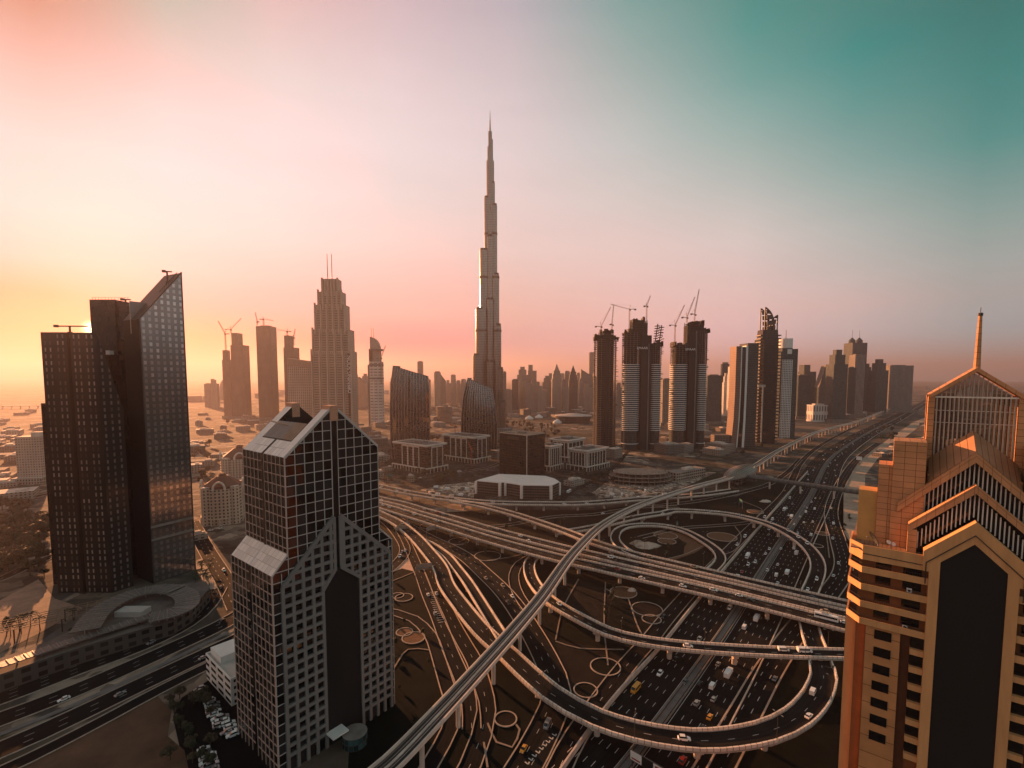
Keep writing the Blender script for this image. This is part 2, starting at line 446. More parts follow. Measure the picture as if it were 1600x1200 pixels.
# ================================================================== SETTING
def ground_material():
    m, N, L, b = mat_new('desert_city_ground')
    tc = N.new('ShaderNodeTexCoord')
    def noise(scale, detail=6, rough=0.6):
        n = N.new('ShaderNodeTexNoise'); n.inputs['Scale'].default_value = scale; n.inputs['Detail'].default_value = detail; n.inputs['Roughness'].default_value = rough
        L.new(tc.outputs['Object'], n.inputs[0]); return n.outputs[0]
    def voro(scale, feat='F1', metric='EUCLIDEAN'):
        n = N.new('ShaderNodeTexVoronoi'); n.feature = feat; n.inputs['Scale'].default_value = scale
        if feat == 'F1': n.distance = metric
        L.new(tc.outputs['Object'], n.inputs[0]); return n
    def ramp(fac, stops):
        r = N.new('ShaderNodeValToRGB'); e = r.color_ramp.elements
        for i, (p, c) in enumerate(stops):
            if i == 1: e.remove(e[1])
            x = e[0] if i == 0 else e.new(p)
            x.position = p; x.color = c4(c)
        L.new(fac, r.inputs[0]); return r.outputs[0]
    def mix(f, a, c, mode='MIX'):
        x = N.new('ShaderNodeMix'); x.data_type = 'RGBA'; x.blend_type = mode
        if isinstance(f, float): x.inputs[0].default_value = f
        else: L.new(f, x.inputs[0])
        for s, k in ((a, 6), (c, 7)):
            if isinstance(s, tuple): x.inputs[k].default_value = c4(s)
            else: L.new(s, x.inputs[k])
        return x.outputs[2]
    sand = ramp(noise(0.006), [(0.3, (0.10, 0.070, 0.05)), (0.7, (0.22, 0.16, 0.115))])
    lots = voro(0.016, 'F1', 'CHEBYCHEV')
    lotc = ramp(lots.outputs['Color'], [(0.1, (0.035, 0.032, 0.028)), (0.5, (0.11, 0.088, 0.068)), (0.9, (0.28, 0.225, 0.18))])
    edge = voro(0.016, 'DISTANCE_TO_EDGE')
    street = ramp(edge.outputs['Distance'], [(0.03, (1, 1, 1)), (0.07, (0, 0, 0))])
    fine = voro(0.075, 'F1', 'CHEBYCHEV')
    lotc = mix(1.0, lotc, ramp(fine.outputs['Color'], [(0.15, (0.25, 0.25, 0.25)), (0.5, (0.9, 0.9, 0.9)), (0.85, (1.7, 1.65, 1.6))]), 'MULTIPLY')
    city = mix(street, lotc, (0.06, 0.055, 0.05))
    where = ramp(noise(0.0011, 3), [(0.34, (0, 0, 0)), (0.48, (1, 1, 1))])
    col = mix(where, sand, city)
    green = ramp(noise(0.0045, 5), [(0.54, (0, 0, 0)), (0.62, (1, 1, 1))])
    col = mix(green, col, (0.035, 0.036, 0.02))
    sp = ramp(noise(0.15, 4), [(0.2, (0.7, 0.7, 0.7)), (0.8, (1.25, 1.25, 1.25))])
    col = mix(1.0, col, sp, 'MULTIPLY')
    L.new(col, b.inputs['Base Color']); b.inputs['Roughness'].default_value = 0.95; b.inputs['Specular IOR Level'].default_value = 0.1
    return m

g = MB()
GR = 26000.0
g.poly([(GR * math.cos(2 * math.pi * k / 96), GR * math.sin(2 * math.pi * k / 96), 0) for k in range(96)])
ground = tag(g.build('ground', ground_material()), kind='structure')

def blocky(name, col, sc=0.07):
    """busy ground of small yards, parked things, shrubs and paving"""
    m = plain(name, col, 0.95, var=0.45, scale=sc * 2, spec=0.08)
    N, L = m.node_tree.nodes, m.node_tree.links; b = N['Principled BSDF']; tc = N.new('ShaderNodeTexCoord')
    src = b.inputs['Base Color'].links[0].from_socket
    for s_, lo, hi in ((sc, .35, 1.7), (sc * 3.7, .45, 1.6)):
        v = N.new('ShaderNodeTexVoronoi'); v.distance = 'CHEBYCHEV'; v.inputs['Scale'].default_value = s_; L.new(tc.outputs['Object'], v.inputs[0])
        r = N.new('ShaderNodeMapRange'); L.new(v.outputs['Color'], r.inputs[0]); r.inputs[1].default_value = .2; r.inputs[2].default_value = .8; r.inputs[3].default_value = lo; r.inputs[4].default_value = hi
        x = N.new('ShaderNodeVectorMath'); x.operation = 'SCALE'; L.new(src, x.inputs[0]); L.new(r.outputs[0], x.inputs['Scale']); src = x.outputs[0]
    L.new(src, b.inputs['Base Color'])
    return m

def patch(name, pix, z, mat, kind='structure'):
    m = MB()
    pts = [G(x, y, z) for x, y in pix]
    a = sum(pts[i].x * pts[(i + 1) % len(pts)].y - pts[(i + 1) % len(pts)].x * pts[i].y for i in range(len(pts)))
    if a < 0: pts.reverse()
    m.poly(pts)
    o = m.build(name, mat)
    # split the face so that long thin polygons triangulate cleanly
    return tag(o, kind=kind)

patch('lawn', [(540, 1260), (560, 940), (590, 806), (760, 797), (930, 797), (1060, 782), (1150, 776), (1222, 752), (1262, 742), (1318, 757), (1318, 830), (1335, 860), (1400, 1260)], 0.05, LAWN)
patch('soil_ground', [(860, 950), (905, 905), (958, 925), (950, 975), (880, 960)], 0.08, SOIL)
patch('soil_ground', [(868, 1000), (930, 1010), (985, 1030), (905, 1100), (880, 1060)], 0.08, SOIL)
patch('dry_lawn', [(1042, 828), (1078, 836), (1106, 851), (1085, 864), (1050, 876), (1028, 876), (1068, 866), (1070, 848)], 0.08, PLANTING)
patch('sandy_verge', [(1316, 762), (1348, 716), (1388, 686), (1425, 661), (1450, 650), (1440, 664), (1405, 690), (1372, 716), (1352, 742), (1350, 800), (1352, 870), (1330, 880), (1318, 842), (1306, 800)], 0.05, plain('pale_sand', (0.36, 0.27, 0.20), 0.95, var=0.4, scale=0.06))
patch('sand_lot', [(246, 1087), (268, 1112), (262, 1150), (288, 1172), (300, 1225), (-20, 1225)], 0.05, plain('brown_sand', (0.10, 0.055, 0.032), 0.95, var=0.45, scale=0.06))
patch('parking_lot', [(284, 1090), (330, 1060), (400, 1120), (430, 1230), (300, 1230), (280, 1165), (270, 1120)], 0.04, ASPHALT)
patch('paved_plaza', [(613, 884), (637, 873), (650, 890), (648, 893), (628, 888), (616, 893)], 0.07, plain('pink_paving', (0.55, 0.36, 0.27), 0.9, var=0.2, scale=0.3))
patch('paved_plaza', [(298, 880), (325, 868), (362, 910), (362, 935), (330, 925)], 0.06, plain('striped_paving', (0.34, 0.27, 0.22), 0.9, var=0.2, scale=0.3))
patch('pavement', [(600, 700), (700, 690), (800, 690), (960, 690), (985, 745), (960, 770), (880, 782), (740, 780), (640, 760), (600, 750)], 0.03, blocky('plaza_ground', (0.045, 0.040, 0.035)))
patch('building_site_ground', [(745, 752), (740, 778), (690, 770), (655, 766), (690, 758)], 0.07, blocky('site_dust', (0.34, 0.265, 0.21), .14))
patch('building_site_ground', [(925, 770), (960, 745), (1065, 735), (1120, 738), (1060, 765), (985, 778), (935, 778)], 0.07, blocky('site_dust_two', (0.25, 0.19, 0.15), .14))
patch('forecourt', [(-40, 960), (60, 905), (85, 935), (130, 950), (60, 990), (-40, 1040)], 0.05, plain('warm_paving', (0.26, 0.17, 0.12), 0.9, var=0.4, scale=0.1))
patch('forecourt', [(10, 1040), (80, 990), (140, 950), (330, 900), (330, 935), (270, 985), (60, 1050)], 0.05, plain('dark_paving', (0.10, 0.085, 0.075), 0.9, var=0.3, scale=0.1))

# ------------------------------------------------------------------ roads on the ground
def dashes(m, path, d, z, every=11.0, dash=4.0, w=0.28, solid=False):
    acc = 0.0
    line = offset(path, d, z)
    for i in range(len(line) - 1):
        a, b = line[i], line[i + 1]; l = (b - a).length
        if l < 1e-6: continue
        t = (b - a) / l; n = Vector((-t.y, t.x, 0)) * (w / 2)
        if solid:
            m.quad(a - n, b - n, b + n, a + n); continue
        p = 0.0
        while p < l:
            ph = (acc + p) % every
            if ph < dash:
                q = min(l, p + dash - ph)
                m.quad(a + t * p - n, a + t * q - n, a + t * q + n, a + t * p + n); p = q + 1e-4
            else: p += every - ph
        acc += l

def kerb(m, path, w=0.5, h=0.35):
    L_, R_ = offset(path, w / 2), offset(path, -w / 2)
    up = Vector((0, 0, h))
    for i in range(len(path) - 1):
        m.quad(R_[i] + up, R_[i + 1] + up, L_[i + 1] + up, L_[i] + up)
        m.quad(R_[i], R_[i + 1], R_[i + 1] + up, R_[i] + up)
        m.quad(L_[i + 1], L_[i], L_[i] + up, L_[i + 1] + up)

KERB = plain('kerb_stone', (0.40, 0.315, 0.255), 0.85, var=0.25, scale=0.4)
ROADS = {}
def road(name, pix, w, z=0.12, lanes=2, mat=None, kerbs=True, step=8.0, key=None, edge=True):
    path = spline([G(x, y, z) for x, y in pix], step)
    m = MB(); m.sheet(offset(path, w / 2), offset(path, -w / 2))
    o = tag(m.build(name, mat or ASPHALT), kind='structure')
    if lanes > 1:
        k = MB()
        for i in range(1, lanes): dashes(k, path, -w / 2 + w * i / lanes, 0.03, w=0.2, dash=3.0)
        k.build('lane_marking', PAINT, o)
    if kerbs:
        for s in (-1, 1):
            k = MB(); kerb(k, offset(path, s * (w / 2 + 0.25), -0.02)); k.build('kerb', KERB, o)
    if key: ROADS[key] = (path, w)
    return o

# the main highway: two carriageways of five lanes either side of a raised median
MED = [(700, 1500), (905, 1290), (1033, 1126), (1141, 973), (1212, 860), (1266, 776), (1292, 724), (1318, 700), (1360, 674), (1396, 656), (1440, 632), (1475, 612), (1500, 603)]
mpath = spline([G(x, y, 0.12) for x, y in MED[1:]], 12.0)
ROADS['med'] = (mpath, 2.0)
hw = MB()
hw.sheet(offset(mpath, 24.5), offset(mpath, 2.2)); hw.sheet(offset(mpath, -2.2), offset(mpath, -24.0))
highway = tag(hw.build('highway', ASPHALT), kind='structure')
k = MB()
for s in (1, -1):
    for i in range(1, 6): dashes(k, mpath, s * (3.0 + 3.65 * i), 0.03, every=12.0, dash=3.5, w=0.24)
    dashes(k, mpath, s * 3.1, 0.03, w=0.25, solid=True)
k.build('lane_marking', PAINT, highway)
md = MB()
for s in (1, -1): kerb(md, offset(mpath, s * 2.1, -0.02), 0.5, 0.9)
md.build('median_barrier', CONC_DARK, highway)
md = MB(); md.sheet(offset(mpath, 1.6, 0.1), offset(mpath, -1.1, 0.1))
md.build('median_strip', plain('median_paving', (0.15, 0.135, 0.125), 0.9, var=0.3, scale=0.3), highway)
md = MB(); kerb(md, offset(mpath, -24.2, -0.02), 0.5, 0.9); md.build('edge_barrier', CONC, highway)
# strip and collector lanes beyond the outer barrier
cpath = spline([G(x, y, 0.14) for x, y in [(1060, 1300), (1160, 1122), (1205, 1042), (1250, 978), (1297, 925), (1318, 886), (1309, 843), (1299, 797), (1316, 752), (1340, 718), (1372, 693)]], 8.0)
m = MB(); m.sheet(offset(cpath, 6), offset(cpath, -6)); col_road = tag(m.build('collector_road', ASPHALT), kind='structure')
k = MB(); dashes(k, cpath, 2, 0.03); dashes(k, cpath, -2, 0.03); k.build('lane_marking', PAINT, col_road)
k = MB(); kerb(k, offset(cpath, 6.3, -0.02), 0.7, 0.5); k.build('kerb', KERB, col_road)
k = MB(); kerb(k, offset(cpath, -6.3, -0.02), 0.7, 0.5); k.build('kerb', KERB, col_road)
ROADS['col'] = (cpath, 12)
# service road between the planted beds and the retaining wall
road('service_road', [(860, 1230), (900, 1150), (961, 1063), (993, 1024), (1015, 1000), (1042, 966), (1085, 917), (1120, 880), (1165, 834), (1200, 800), (1228, 770), (1240, 745), (1252, 722), (1276, 700), (1310, 680), (1350, 660)], 9.0, 0.13, 2, ASPHALT, key='service')
# slip roads inside the interchange
road('slip_road', [(596, 800), (608, 804), (638, 823), (672, 842), (705, 857), (730, 872), (756, 895), (784, 922), (808, 952), (832, 990), (852, 1027), (864, 1053), (870, 1080), (866, 1105), (852, 1137), (833, 1174), (800, 1230)], 13.0, 0.13, 3, ASPHALT, key='slip')
road('slip_road', [(618, 818), (632, 840), (646, 872), (658, 900), (668, 928), (684, 965), (702, 1013), (722, 1060), (735, 1100), (737, 1140)], 7.5, 0.14, 2, ASPHALT, key='slip_a')
road('slip_road', [(655, 856), (672, 893), (688, 930), (706, 970), (727, 1008), (742, 1035), (754, 1072), (760, 1110), (752, 1150), (735, 1195), (700, 1260)], 8.0, 0.16, 2, ASPHALT, key='slip_b')
road('slip_road', [(560, 948), (617, 957), (646, 967), (672, 992), (686, 1030), (698, 1070), (708, 1100), (702, 1140), (675, 1190), (640, 1250)], 6.5, 0.15, 1, ASPHALT, key='slip_c')
road('slip_road', [(590, 806), (610, 822), (629, 847), (632, 864), (618, 882), (590, 905)], 8.5, 0.17, 2, ASPHALT, key='slip_d')
road('slip_road', [(832, 868), (812, 880), (803, 898), (806, 920), (818, 942), (834, 962)], 7.0, 0.15, 1, ASPHALT, key='slip_e')
road('slip_road', [(700, 822), (780, 822), (862, 808), (927, 804), (970, 797), (1010, 792), (1060, 792)], 7.0, 0.15, 2, ASPHALT, key='slip_f')
road('slip_road', [(1000, 840), (1060, 826), (1110, 822), (1160, 818), (1190, 812)], 6.0, 0.15, 1, ASPHALT)
road('access_road', [(560, 742), (620, 752), (660, 746), (720, 738), (770, 728), (800, 712)], 8.0, 0.1, 2, ASPHALT, key='acc')
road('access_road', [(870, 790), (890, 770), (925, 752), (960, 730), (985, 700), (1000, 680)], 7.0, 0.1, 2, ASPHALT_OLD, kerbs=False, key='acc2')
road('access_road', [(1010, 792), (1090, 783), (1150, 771), (1200, 757), (1230, 738), (1250, 718)], 8.0, 0.13, 2, ASPHALT, key='acc3')
# the dark avenue past the podium, with its median and outer lanes
road('avenue', [(-160, 1142), (0, 1090), (120, 1045), (220, 1008), (285, 976), (318, 948), (336, 920)], 15.0, 0.12, 4, ASPHALT, key='av1')
road('avenue', [(-160, 1178), (0, 1124), (120, 1078), (230, 1030), (318, 990), (372, 962), (420, 930)], 13.0, 0.14, 3, ASPHALT, key='av2')
road('avenue', [(-160, 1228), (0, 1172), (120, 1118), (220, 1070), (318, 1024), (400, 985)], 13.0, 0.12, 3, ASPHALT, key='av3')
road('avenue', [(-160, 1268), (0, 1206), (130, 1142), (250, 1078), (330, 1038)], 7.0, 0.12, 1, ASPHALT, key='av4')
for pix in ([(-160, 1203), (0, 1148), (120, 1100), (230, 1050), (312, 1010), (380, 978)],):
    p = spline([G(x, y, 0.1) for x, y in pix], 10)
    m = MB(); m.sheet(offset(p, 1.5, 0.25), offset(p, -1.5, 0.25)); tag(m.build('median_strip', plain('avenue_median', (0.15, 0.14, 0.135), 0.9, var=0.3, scale=0.2)), kind='structure')
road('access_road', [(300, 815), (322, 858), (350, 905), (372, 950)], 12.0, 0.13, 3, ASPHALT, key='acc4')
road('access_road', [(-60, 925), (0, 905), (80, 870), (200, 830)], 9.0, 0.1, 2, ASPHALT_OLD)
road('access_road', [(296, 690), (330, 716), (380, 742), (460, 790)], 14.0, 0.1, 3, ASPHALT_OLD)
road('access_road', [(-40, 800), (60, 775), (200, 745), (330, 720)], 12.0, 0.1, 2, ASPHALT_OLD)

# retaining wall along the highway
wp = spline([G(x, y, 0.0) for x, y in [(820, 1290), (951, 1105), (1030, 1016), (1082, 951), (1131, 892), (1188, 824), (1232, 772), (1262, 738)]], 8)
m = MB()
for i in range(len(wp) - 1):
    a, b = wp[i], wp[i + 1]
    m.bar(a + Vector((0, 0, 1.4)), b + Vector((0, 0, 1.4)), 0.7, 2.8)
tag(m.build('retaining_wall', CONC), 'long bare concrete retaining wall beside the wide highway', 'wall')

# light strips where kerbs of gravel paths cross the lawns
GRAVEL = plain('gravel_path', (0.27, 0.205, 0.16), 0.95, var=0.3, scale=0.4)
def kerb_line(pix, w=0.8):
    p = spline([G(x, y, 0.1) for x, y in pix], 5)
    m = MB(); kerb(m, p, w, 0.25); return tag(m.build('path_edge', GRAVEL), kind='structure')
for pix in ([(615, 1045), (637, 1015), (672, 1016)], [(613, 908), (650, 893)], [(904, 905), (880, 950), (868, 1000)], [(946, 910), (944, 975), (950, 1040)],
            [(958, 926), (946, 920)], [(982, 936), (995, 975), (1005, 995)], [(868, 1002), (905, 1013), (975, 1015)], [(1148, 822), (1158, 838), (1150, 858), (1128, 868)],
            [(760, 876), (800, 870), (830, 862)], [(716, 848), (735, 838), (760, 830)], [(1030, 876), (1070, 866), (1105, 850)], [(1160, 783), (1190, 796), (1182, 808)],
            [(762, 1130), (776, 1160), (800, 1168), (812, 1140), (806, 1132)], [(756, 1160), (762, 1200)], [(1287, 800), (1296, 872)], [(1262, 858), (1288, 800)]):
    kerb_line(pix)

# ------------------------------------------------------------------ round planted beds
def bed(px, py, rx, label, fill=PLANTING):
    c = G(px, py, 0.0)
    r = rx * c.y / F
    t = thing('flower_bed', label, 'flower bed', (c.x, c.y, 0.06), 0, 'round beds in the interchange lawns')
    m = MB(); m.poly([(x, y, 0.2) for x, y in ngon(0, 0, r - 0.3, 40)]); m.build('planting', fill, t)
    m = MB(); kerb(m, [Vector((x, y, 0)) for x, y in ngon(0, 0, r, 40)] + [Vector((r, 0, 0))], 0.6, 0.4); m.build('kerb', KERB, t)
bed(717, 846, 16, 'oval bed crossed by a path just past the sign gantry', SOIL)
bed(762, 869, 21, 'dark round bed with a straight bar under the main flyover', LAWN)
bed(671, 822, 15, 'small shadowed bed under the main flyover near the glass gabled tower', SOIL)
bed(621, 931, 10, 'small round bed half hidden by the gabled tower', SOIL)
bed(631, 934, 14, 'round bed overlapping a smaller one beside the gabled tower', SOIL)
bed(632, 988, 13, 'round dark bed touching a wider one inside the curved lane')
bed(646, 997, 18, 'wide brown bed inside the curved lane by the tower')
bed(790, 1124, 18, 'lone round bed under the long curving ramp', SOIL)
bed(974, 926, 21, 'striped brown bed with a sand heap under the main flyover')
bed(1011, 952, 24, 'large ring bed with a second ring in it beside the service road', SOIL)
bed(1018, 968, 15, 'smaller ring bed inside the large ring', SOIL)
bed(1042, 846, 14, 'lower of the two small rings inside the loop ramp')
bed(1040, 837, 18, 'upper of the two small rings inside the loop ramp')
bed(1128, 839, 22, 'reddish oval bed just outside the loop ramp')
bed(1285, 834, 10, 'small bed in the sliver between highway and collector lanes')
bed(1276, 853, 9, 'faint dark bed below the small one in the sliver of lawn', SOIL)
bed(946, 1042, 24, 'half ring bed cut by the service road kerb', LAWN)
bed(915, 1079, 19, 'bed beside the curving ramp and service road', LAWN)
bed(1180, 800, 12, 'brown bed in the lawn beside the footbridge slip lane')

# ------------------------------------------------------------------ flyovers
def parapet_material():
    m, N, L, b = mat_new('parapet_concrete')
    uv = N.new('ShaderNodeUVMap'); uv.uv_map = 'UVMap'
    bt = N.new('ShaderNodeTexBrick'); L.new(uv.outputs[0], bt.inputs[0])
    bt.inputs['Color1'].default_value = (0.80, 0.68, 0.58, 1); bt.inputs['Color2'].default_value = (0.73, 0.615, 0.52, 1); bt.inputs['Mortar'].default_value = (0.36, 0.27, 0.21, 1)
    bt.offset = 0.0; bt.inputs['Scale'].default_value = 1.0; bt.inputs['Brick Width'].default_value = 2.4; bt.inputs['Row Height'].default_value = 6.0; bt.inputs['Mortar Size'].default_value = 0.16
    tc = N.new('ShaderNodeTexCoord'); nz = N.new('ShaderNodeTexNoise'); nz.inputs['Scale'].default_value = 0.12; nz.inputs['Detail'].default_value = 6; L.new(tc.outputs['Object'], nz.inputs[0])
    mr = N.new('ShaderNodeMapRange'); L.new(nz.outputs[0], mr.inputs[0]); mr.inputs[1].default_value = .25; mr.inputs[2].default_value = .75; mr.inputs[3].default_value = .7; mr.inputs[4].default_value = 1.2
    v = N.new('ShaderNodeVectorMath'); v.operation = 'SCALE'; L.new(bt.outputs[0], v.inputs[0]); L.new(mr.outputs[0], v.inputs['Scale']); L.new(v.outputs[0], b.inputs['Base Color'])
    b.inputs['Roughness'].default_value = 0.85; b.inputs['Specular IOR Level'].default_value = 0.2
    return m
PARAPET = parapet_material()

def pier_mesh(h, w):
    """T-headed column"""
    m = MB()
    m.prism(ngon(0, 0, 1.3, 12), 0, h - 1.8, smooth=False)
    a, b = 1.1, min(w * 0.36, 4.0)
    pts = [(-1.2, 0, h - 2.4), (1.2, 0, h - 2.4), (b, 0, h - 0.9), (b, 0, h), (-b, 0, h), (-b, 0, h - 0.9)]
    vs = [(x, -a, z) for x, _, z in pts] + [(x, a, z) for x, _, z in pts]
    n = 6
    m.add(vs, [tuple(range(n)), tuple(reversed(range(n, 2 * n)))] + [(i + n, (i + 1) % n + n, (i + 1) % n, i) for i in range(n)])
    return m

def flyover(name, label, cat, pix, w, lanes=2, th=1.7, ph=1.25, span=34.0, step=7.0, key=None, group=None, piers=True, deckmat=None, skip=(), stagger=0.0):
    path = spline([G(x, y, z) for x, y, z in pix], step)
    base = path[0].copy(); base.z = 0
    t = thing(name, label, cat, base, 0, group)
    P = [p - base for p in path]
    L_, R_ = offset(P, w / 2), offset(P, -w / 2)
    dn = Vector((0, 0, -th))
    m = MB(); m.sheet(L_, R_, 0)
    a, b = offset(P, w / 2 - 1.6), offset(P, -w / 2 + 1.6)
    for i in range(len(P) - 1):
        lo = lambda q, j: q[j] + dn
        md = Vector((0, 0, -th * 0.45))
        m.quad(L_[i + 1], L_[i], L_[i] + md, L_[i + 1] + md, 1)
        m.quad(R_[i], R_[i + 1], R_[i + 1] + md, R_[i] + md, 1)
        m.quad(L_[i + 1] + md, L_[i] + md, a[i] + dn, a[i + 1] + dn, 1)
        m.quad(R_[i] + md, R_[i + 1] + md, b[i + 1] + dn, b[i] + dn, 1)
        m.quad(a[i] + dn, b[i] + dn, b[i + 1] + dn, a[i + 1] + dn, 1)
        if P[i].z < 4.0 and not piers:      # solid approach ramp
            for q, r in ((L_[i + 1], L_[i]), (R_[i], R_[i + 1])):
                z0 = Vector((q.x, q.y, 0)); z1 = Vector((r.x, r.y, 0))
                m.quad(q, r, z1, z0, 1)
    for j in (0, len(P) - 1):
        m.quad(L_[j], R_[j], b[j] + dn, a[j] + dn, 1)
    m.build('deck', [deckmat or ASPHALT_OLD, CONC], t)
    for s, E in ((1, L_), (-1, R_)):
        inn = offset(P, s * (w / 2 - 0.75))
        m = MB(); up = Vector((0, 0, ph)); u = 0
        for i in range(len(P) - 1):
            l = (P[i + 1] - P[i]).length
            uv = [(u, 0), (u + l, 0), (u + l, 1.5), (u, 1.5)]
            lo = Vector((0, 0, -0.5))
            if s < 0:
                m.quad(E[i] + lo, E[i + 1] + lo, E[i + 1] + up, E[i] + up, 0, uv); m.quad(inn[i + 1], inn[i], inn[i] + up, inn[i + 1] + up, 0, uv)
                m.quad(E[i] + up, E[i + 1] + up, inn[i + 1] + up, inn[i] + up, 0, uv)
            else:
                m.quad(E[i + 1] + lo, E[i] + lo, E[i] + up, E[i + 1] + up, 0, uv); m.quad(inn[i], inn[i + 1], inn[i + 1] + up, inn[i] + up, 0, uv)
                m.quad(inn[i] + up, inn[i + 1] + up, E[i + 1] + up, E[i] + up, 0, uv)
            u += l
        # push the face a few mm proud of the deck edge
        m.v = [(x, y, z) for x, y, z in m.v]
        o = m.build('parapet', PARAPET, t)
    k = MB()
    for i in range(1, lanes): dashes(k, P, -w / 2 + 0.6 + (w - 1.2) * i / lanes, 0.03, w=0.2, dash=3.0)
    for s in (1, -1): dashes(k, P, s * (w / 2 - 1.0), 0.03, w=0.2, solid=True)
    k.build('lane_marking', PAINT, t)
    if piers:
        acc = span * (0.5 + stagger)
        d = 0.0
        for i in range(len(P) - 1):
            d += (P[i + 1] - P[i]).length
            if d > acc:
                acc += span
                h = P[i].z - th
                if h < 2.8: continue
                tt = P[i + 1] - P[i]
                pm = pier_mesh(h, w)
                pm.build('pier', CONC, t, (P[i].x, P[i].y, 0.0), math.atan2(tt.y, tt.x) + math.pi / 2)
    if key: ROADS[key] = (path, w)
    return t

flyover('flyover', 'topmost flyover that runs straight on past the white podium to the metro station', 'flyover',
        [(560, 752, 8), (592, 760, 8), (630, 768.5, 8), (680, 777, 8), (713, 781, 8), (760, 785, 8), (797, 786.5, 8), (840, 787, 8), (903, 787, 7.5), (953, 784, 7), (987, 781, 6), (1028, 778, 5), (1062, 776, 4), (1105, 772, 3), (1148, 766, 1.2)], 13.0, 3, key='R1', group='flyovers of the interchange')
flyover('flyover', 'flyover that forks off the topmost one and dips under the metro line', 'flyover',
        [(706, 782, 7.9), (735, 787, 7.9), (763, 793, 8), (797, 802, 8), (820, 809, 8), (853, 820, 8), (887, 832, 8), (928, 848, 8), (970, 861, 8), (1003, 870, 8), (1037, 878, 8), (1080, 888, 8), (1152, 905, 8), (1225, 922, 8), (1326, 945, 8), (1420, 965, 8)], 10.5, 2, key='R2', group='flyovers of the interchange', stagger=0.2)
flyover('flyover', 'middle flyover deck sandwiched between the forked ramp and the wide near deck', 'flyover',
        [(560, 771, 8), (597, 780.5, 8), (630, 788, 8), (663, 798, 8), (713, 812, 8), (763, 827, 8), (825, 843, 8), (887, 858.5, 8), (937, 870, 8), (1003, 885.5, 8), (1070, 901, 8), (1152, 920, 8), (1225, 938, 8), (1326, 962, 8), (1420, 984, 8)], 12.0, 3, key='R3a', group='flyovers of the interchange', stagger=0.1)
flyover('flyover', 'wide flyover deck with the white coach, crossing the highway nearest the big curve', 'flyover',
        [(560, 781, 8), (597, 791.5, 8), (663, 812, 8), (713, 827.5, 8), (763, 843, 8), (820, 859, 8), (887, 876, 8), (937, 887, 8), (1003, 902, 8), (1070, 917, 8), (1152, 936, 8), (1225, 954, 8), (1326, 980, 8), (1420, 1004, 8)], 14.0, 3, key='R3b', group='flyovers of the interchange', stagger=0.4)
flyover('flyover_ramp', 'arching ramp full of cars that crosses the highway beyond the loop', 'flyover',
        [(868, 833, 0.6), (900, 829, 2), (937, 822, 4), (970, 814, 6), (1003, 807, 7.5), (1037, 802, 8), (1060, 798, 8), (1133, 803, 8), (1188, 815, 8), (1225, 830, 8), (1256, 850, 8), (1274, 871, 7.5), (1278, 890, 6.5), (1272, 910, 5), (1264, 930, 4), (1262, 955, 3.2), (1266, 985, 3.4), (1276, 1015, 5), (1284, 1040, 6)], 10.5, 2, key='R5', group='flyovers of the interchange', span=30)
flyover('flyover_ramp', 'oval loop ramp round the brown planted beds', 'flyover',
        [(1003, 870.5, 7.8), (982, 863, 7), (966, 851, 6), (961, 840, 5), (966, 829, 4.2), (980, 823, 3.8), (1003, 820.5, 3.4), (1037, 822, 3), (1070, 830, 2.6), (1100, 846, 2.2), (1120, 861, 1.8), (1126, 873, 1.3), (1120, 884, 0.9), (1102, 900, 0.5)], 8.5, 1, key='R4', group='flyovers of the interchange', span=40)
flyover('flyover_ramp', 'long ramp sweeping under the metro and swinging round in a big curve', 'flyover',
        [(560, 788, 7), (592, 803, 7), (622, 818, 7), (647, 838, 7), (667, 860, 7), (687, 886, 7), (698, 915, 7), (720, 946, 7), (744, 976, 7), (765, 998, 7), (795, 1024, 7), (822, 1050, 7), (860, 1083, 7), (893, 1104, 7), (933, 1124, 7), (993, 1143, 7), (1060, 1155, 7), (1120, 1157, 7), (1195, 1145, 7), (1246, 1121, 7), (1276, 1088, 7), (1287, 1058, 6.5), (1284, 1040, 6)], 11.5, 2, key='R7', group='flyovers of the interchange', span=36)
flyover('flyover_ramp', 'narrow ramp climbing beside the long one until both meet at a pointed nose', 'flyover',
        [(640, 838, 0.8), (672, 851, 3), (697, 868, 5), (713, 887, 6.2), (730, 909, 6.9), (746, 934, 6.95), (762, 960, 6.95), (778, 986, 6.95), (792, 1008, 6.95)], 7.5, 1, key='R7b', group='flyovers of the interchange', span=30)
flyover('flyover_ramp', 'lower crossing ramp carrying the white van and minibus', 'flyover',
        [(836, 868, 1.5), (827, 882, 3.5), (830, 902, 5.5), (845, 925, 7), (870, 946, 7.5), (905, 966, 7.5), (950, 988, 7.5), (1000, 1001, 7.5), (1076, 1011, 7.5), (1200, 1019, 7.5), (1326, 1023, 7.5), (1430, 1026, 7.5)], 9.0, 2, key='R6', group='flyovers of the interchange', span=40)

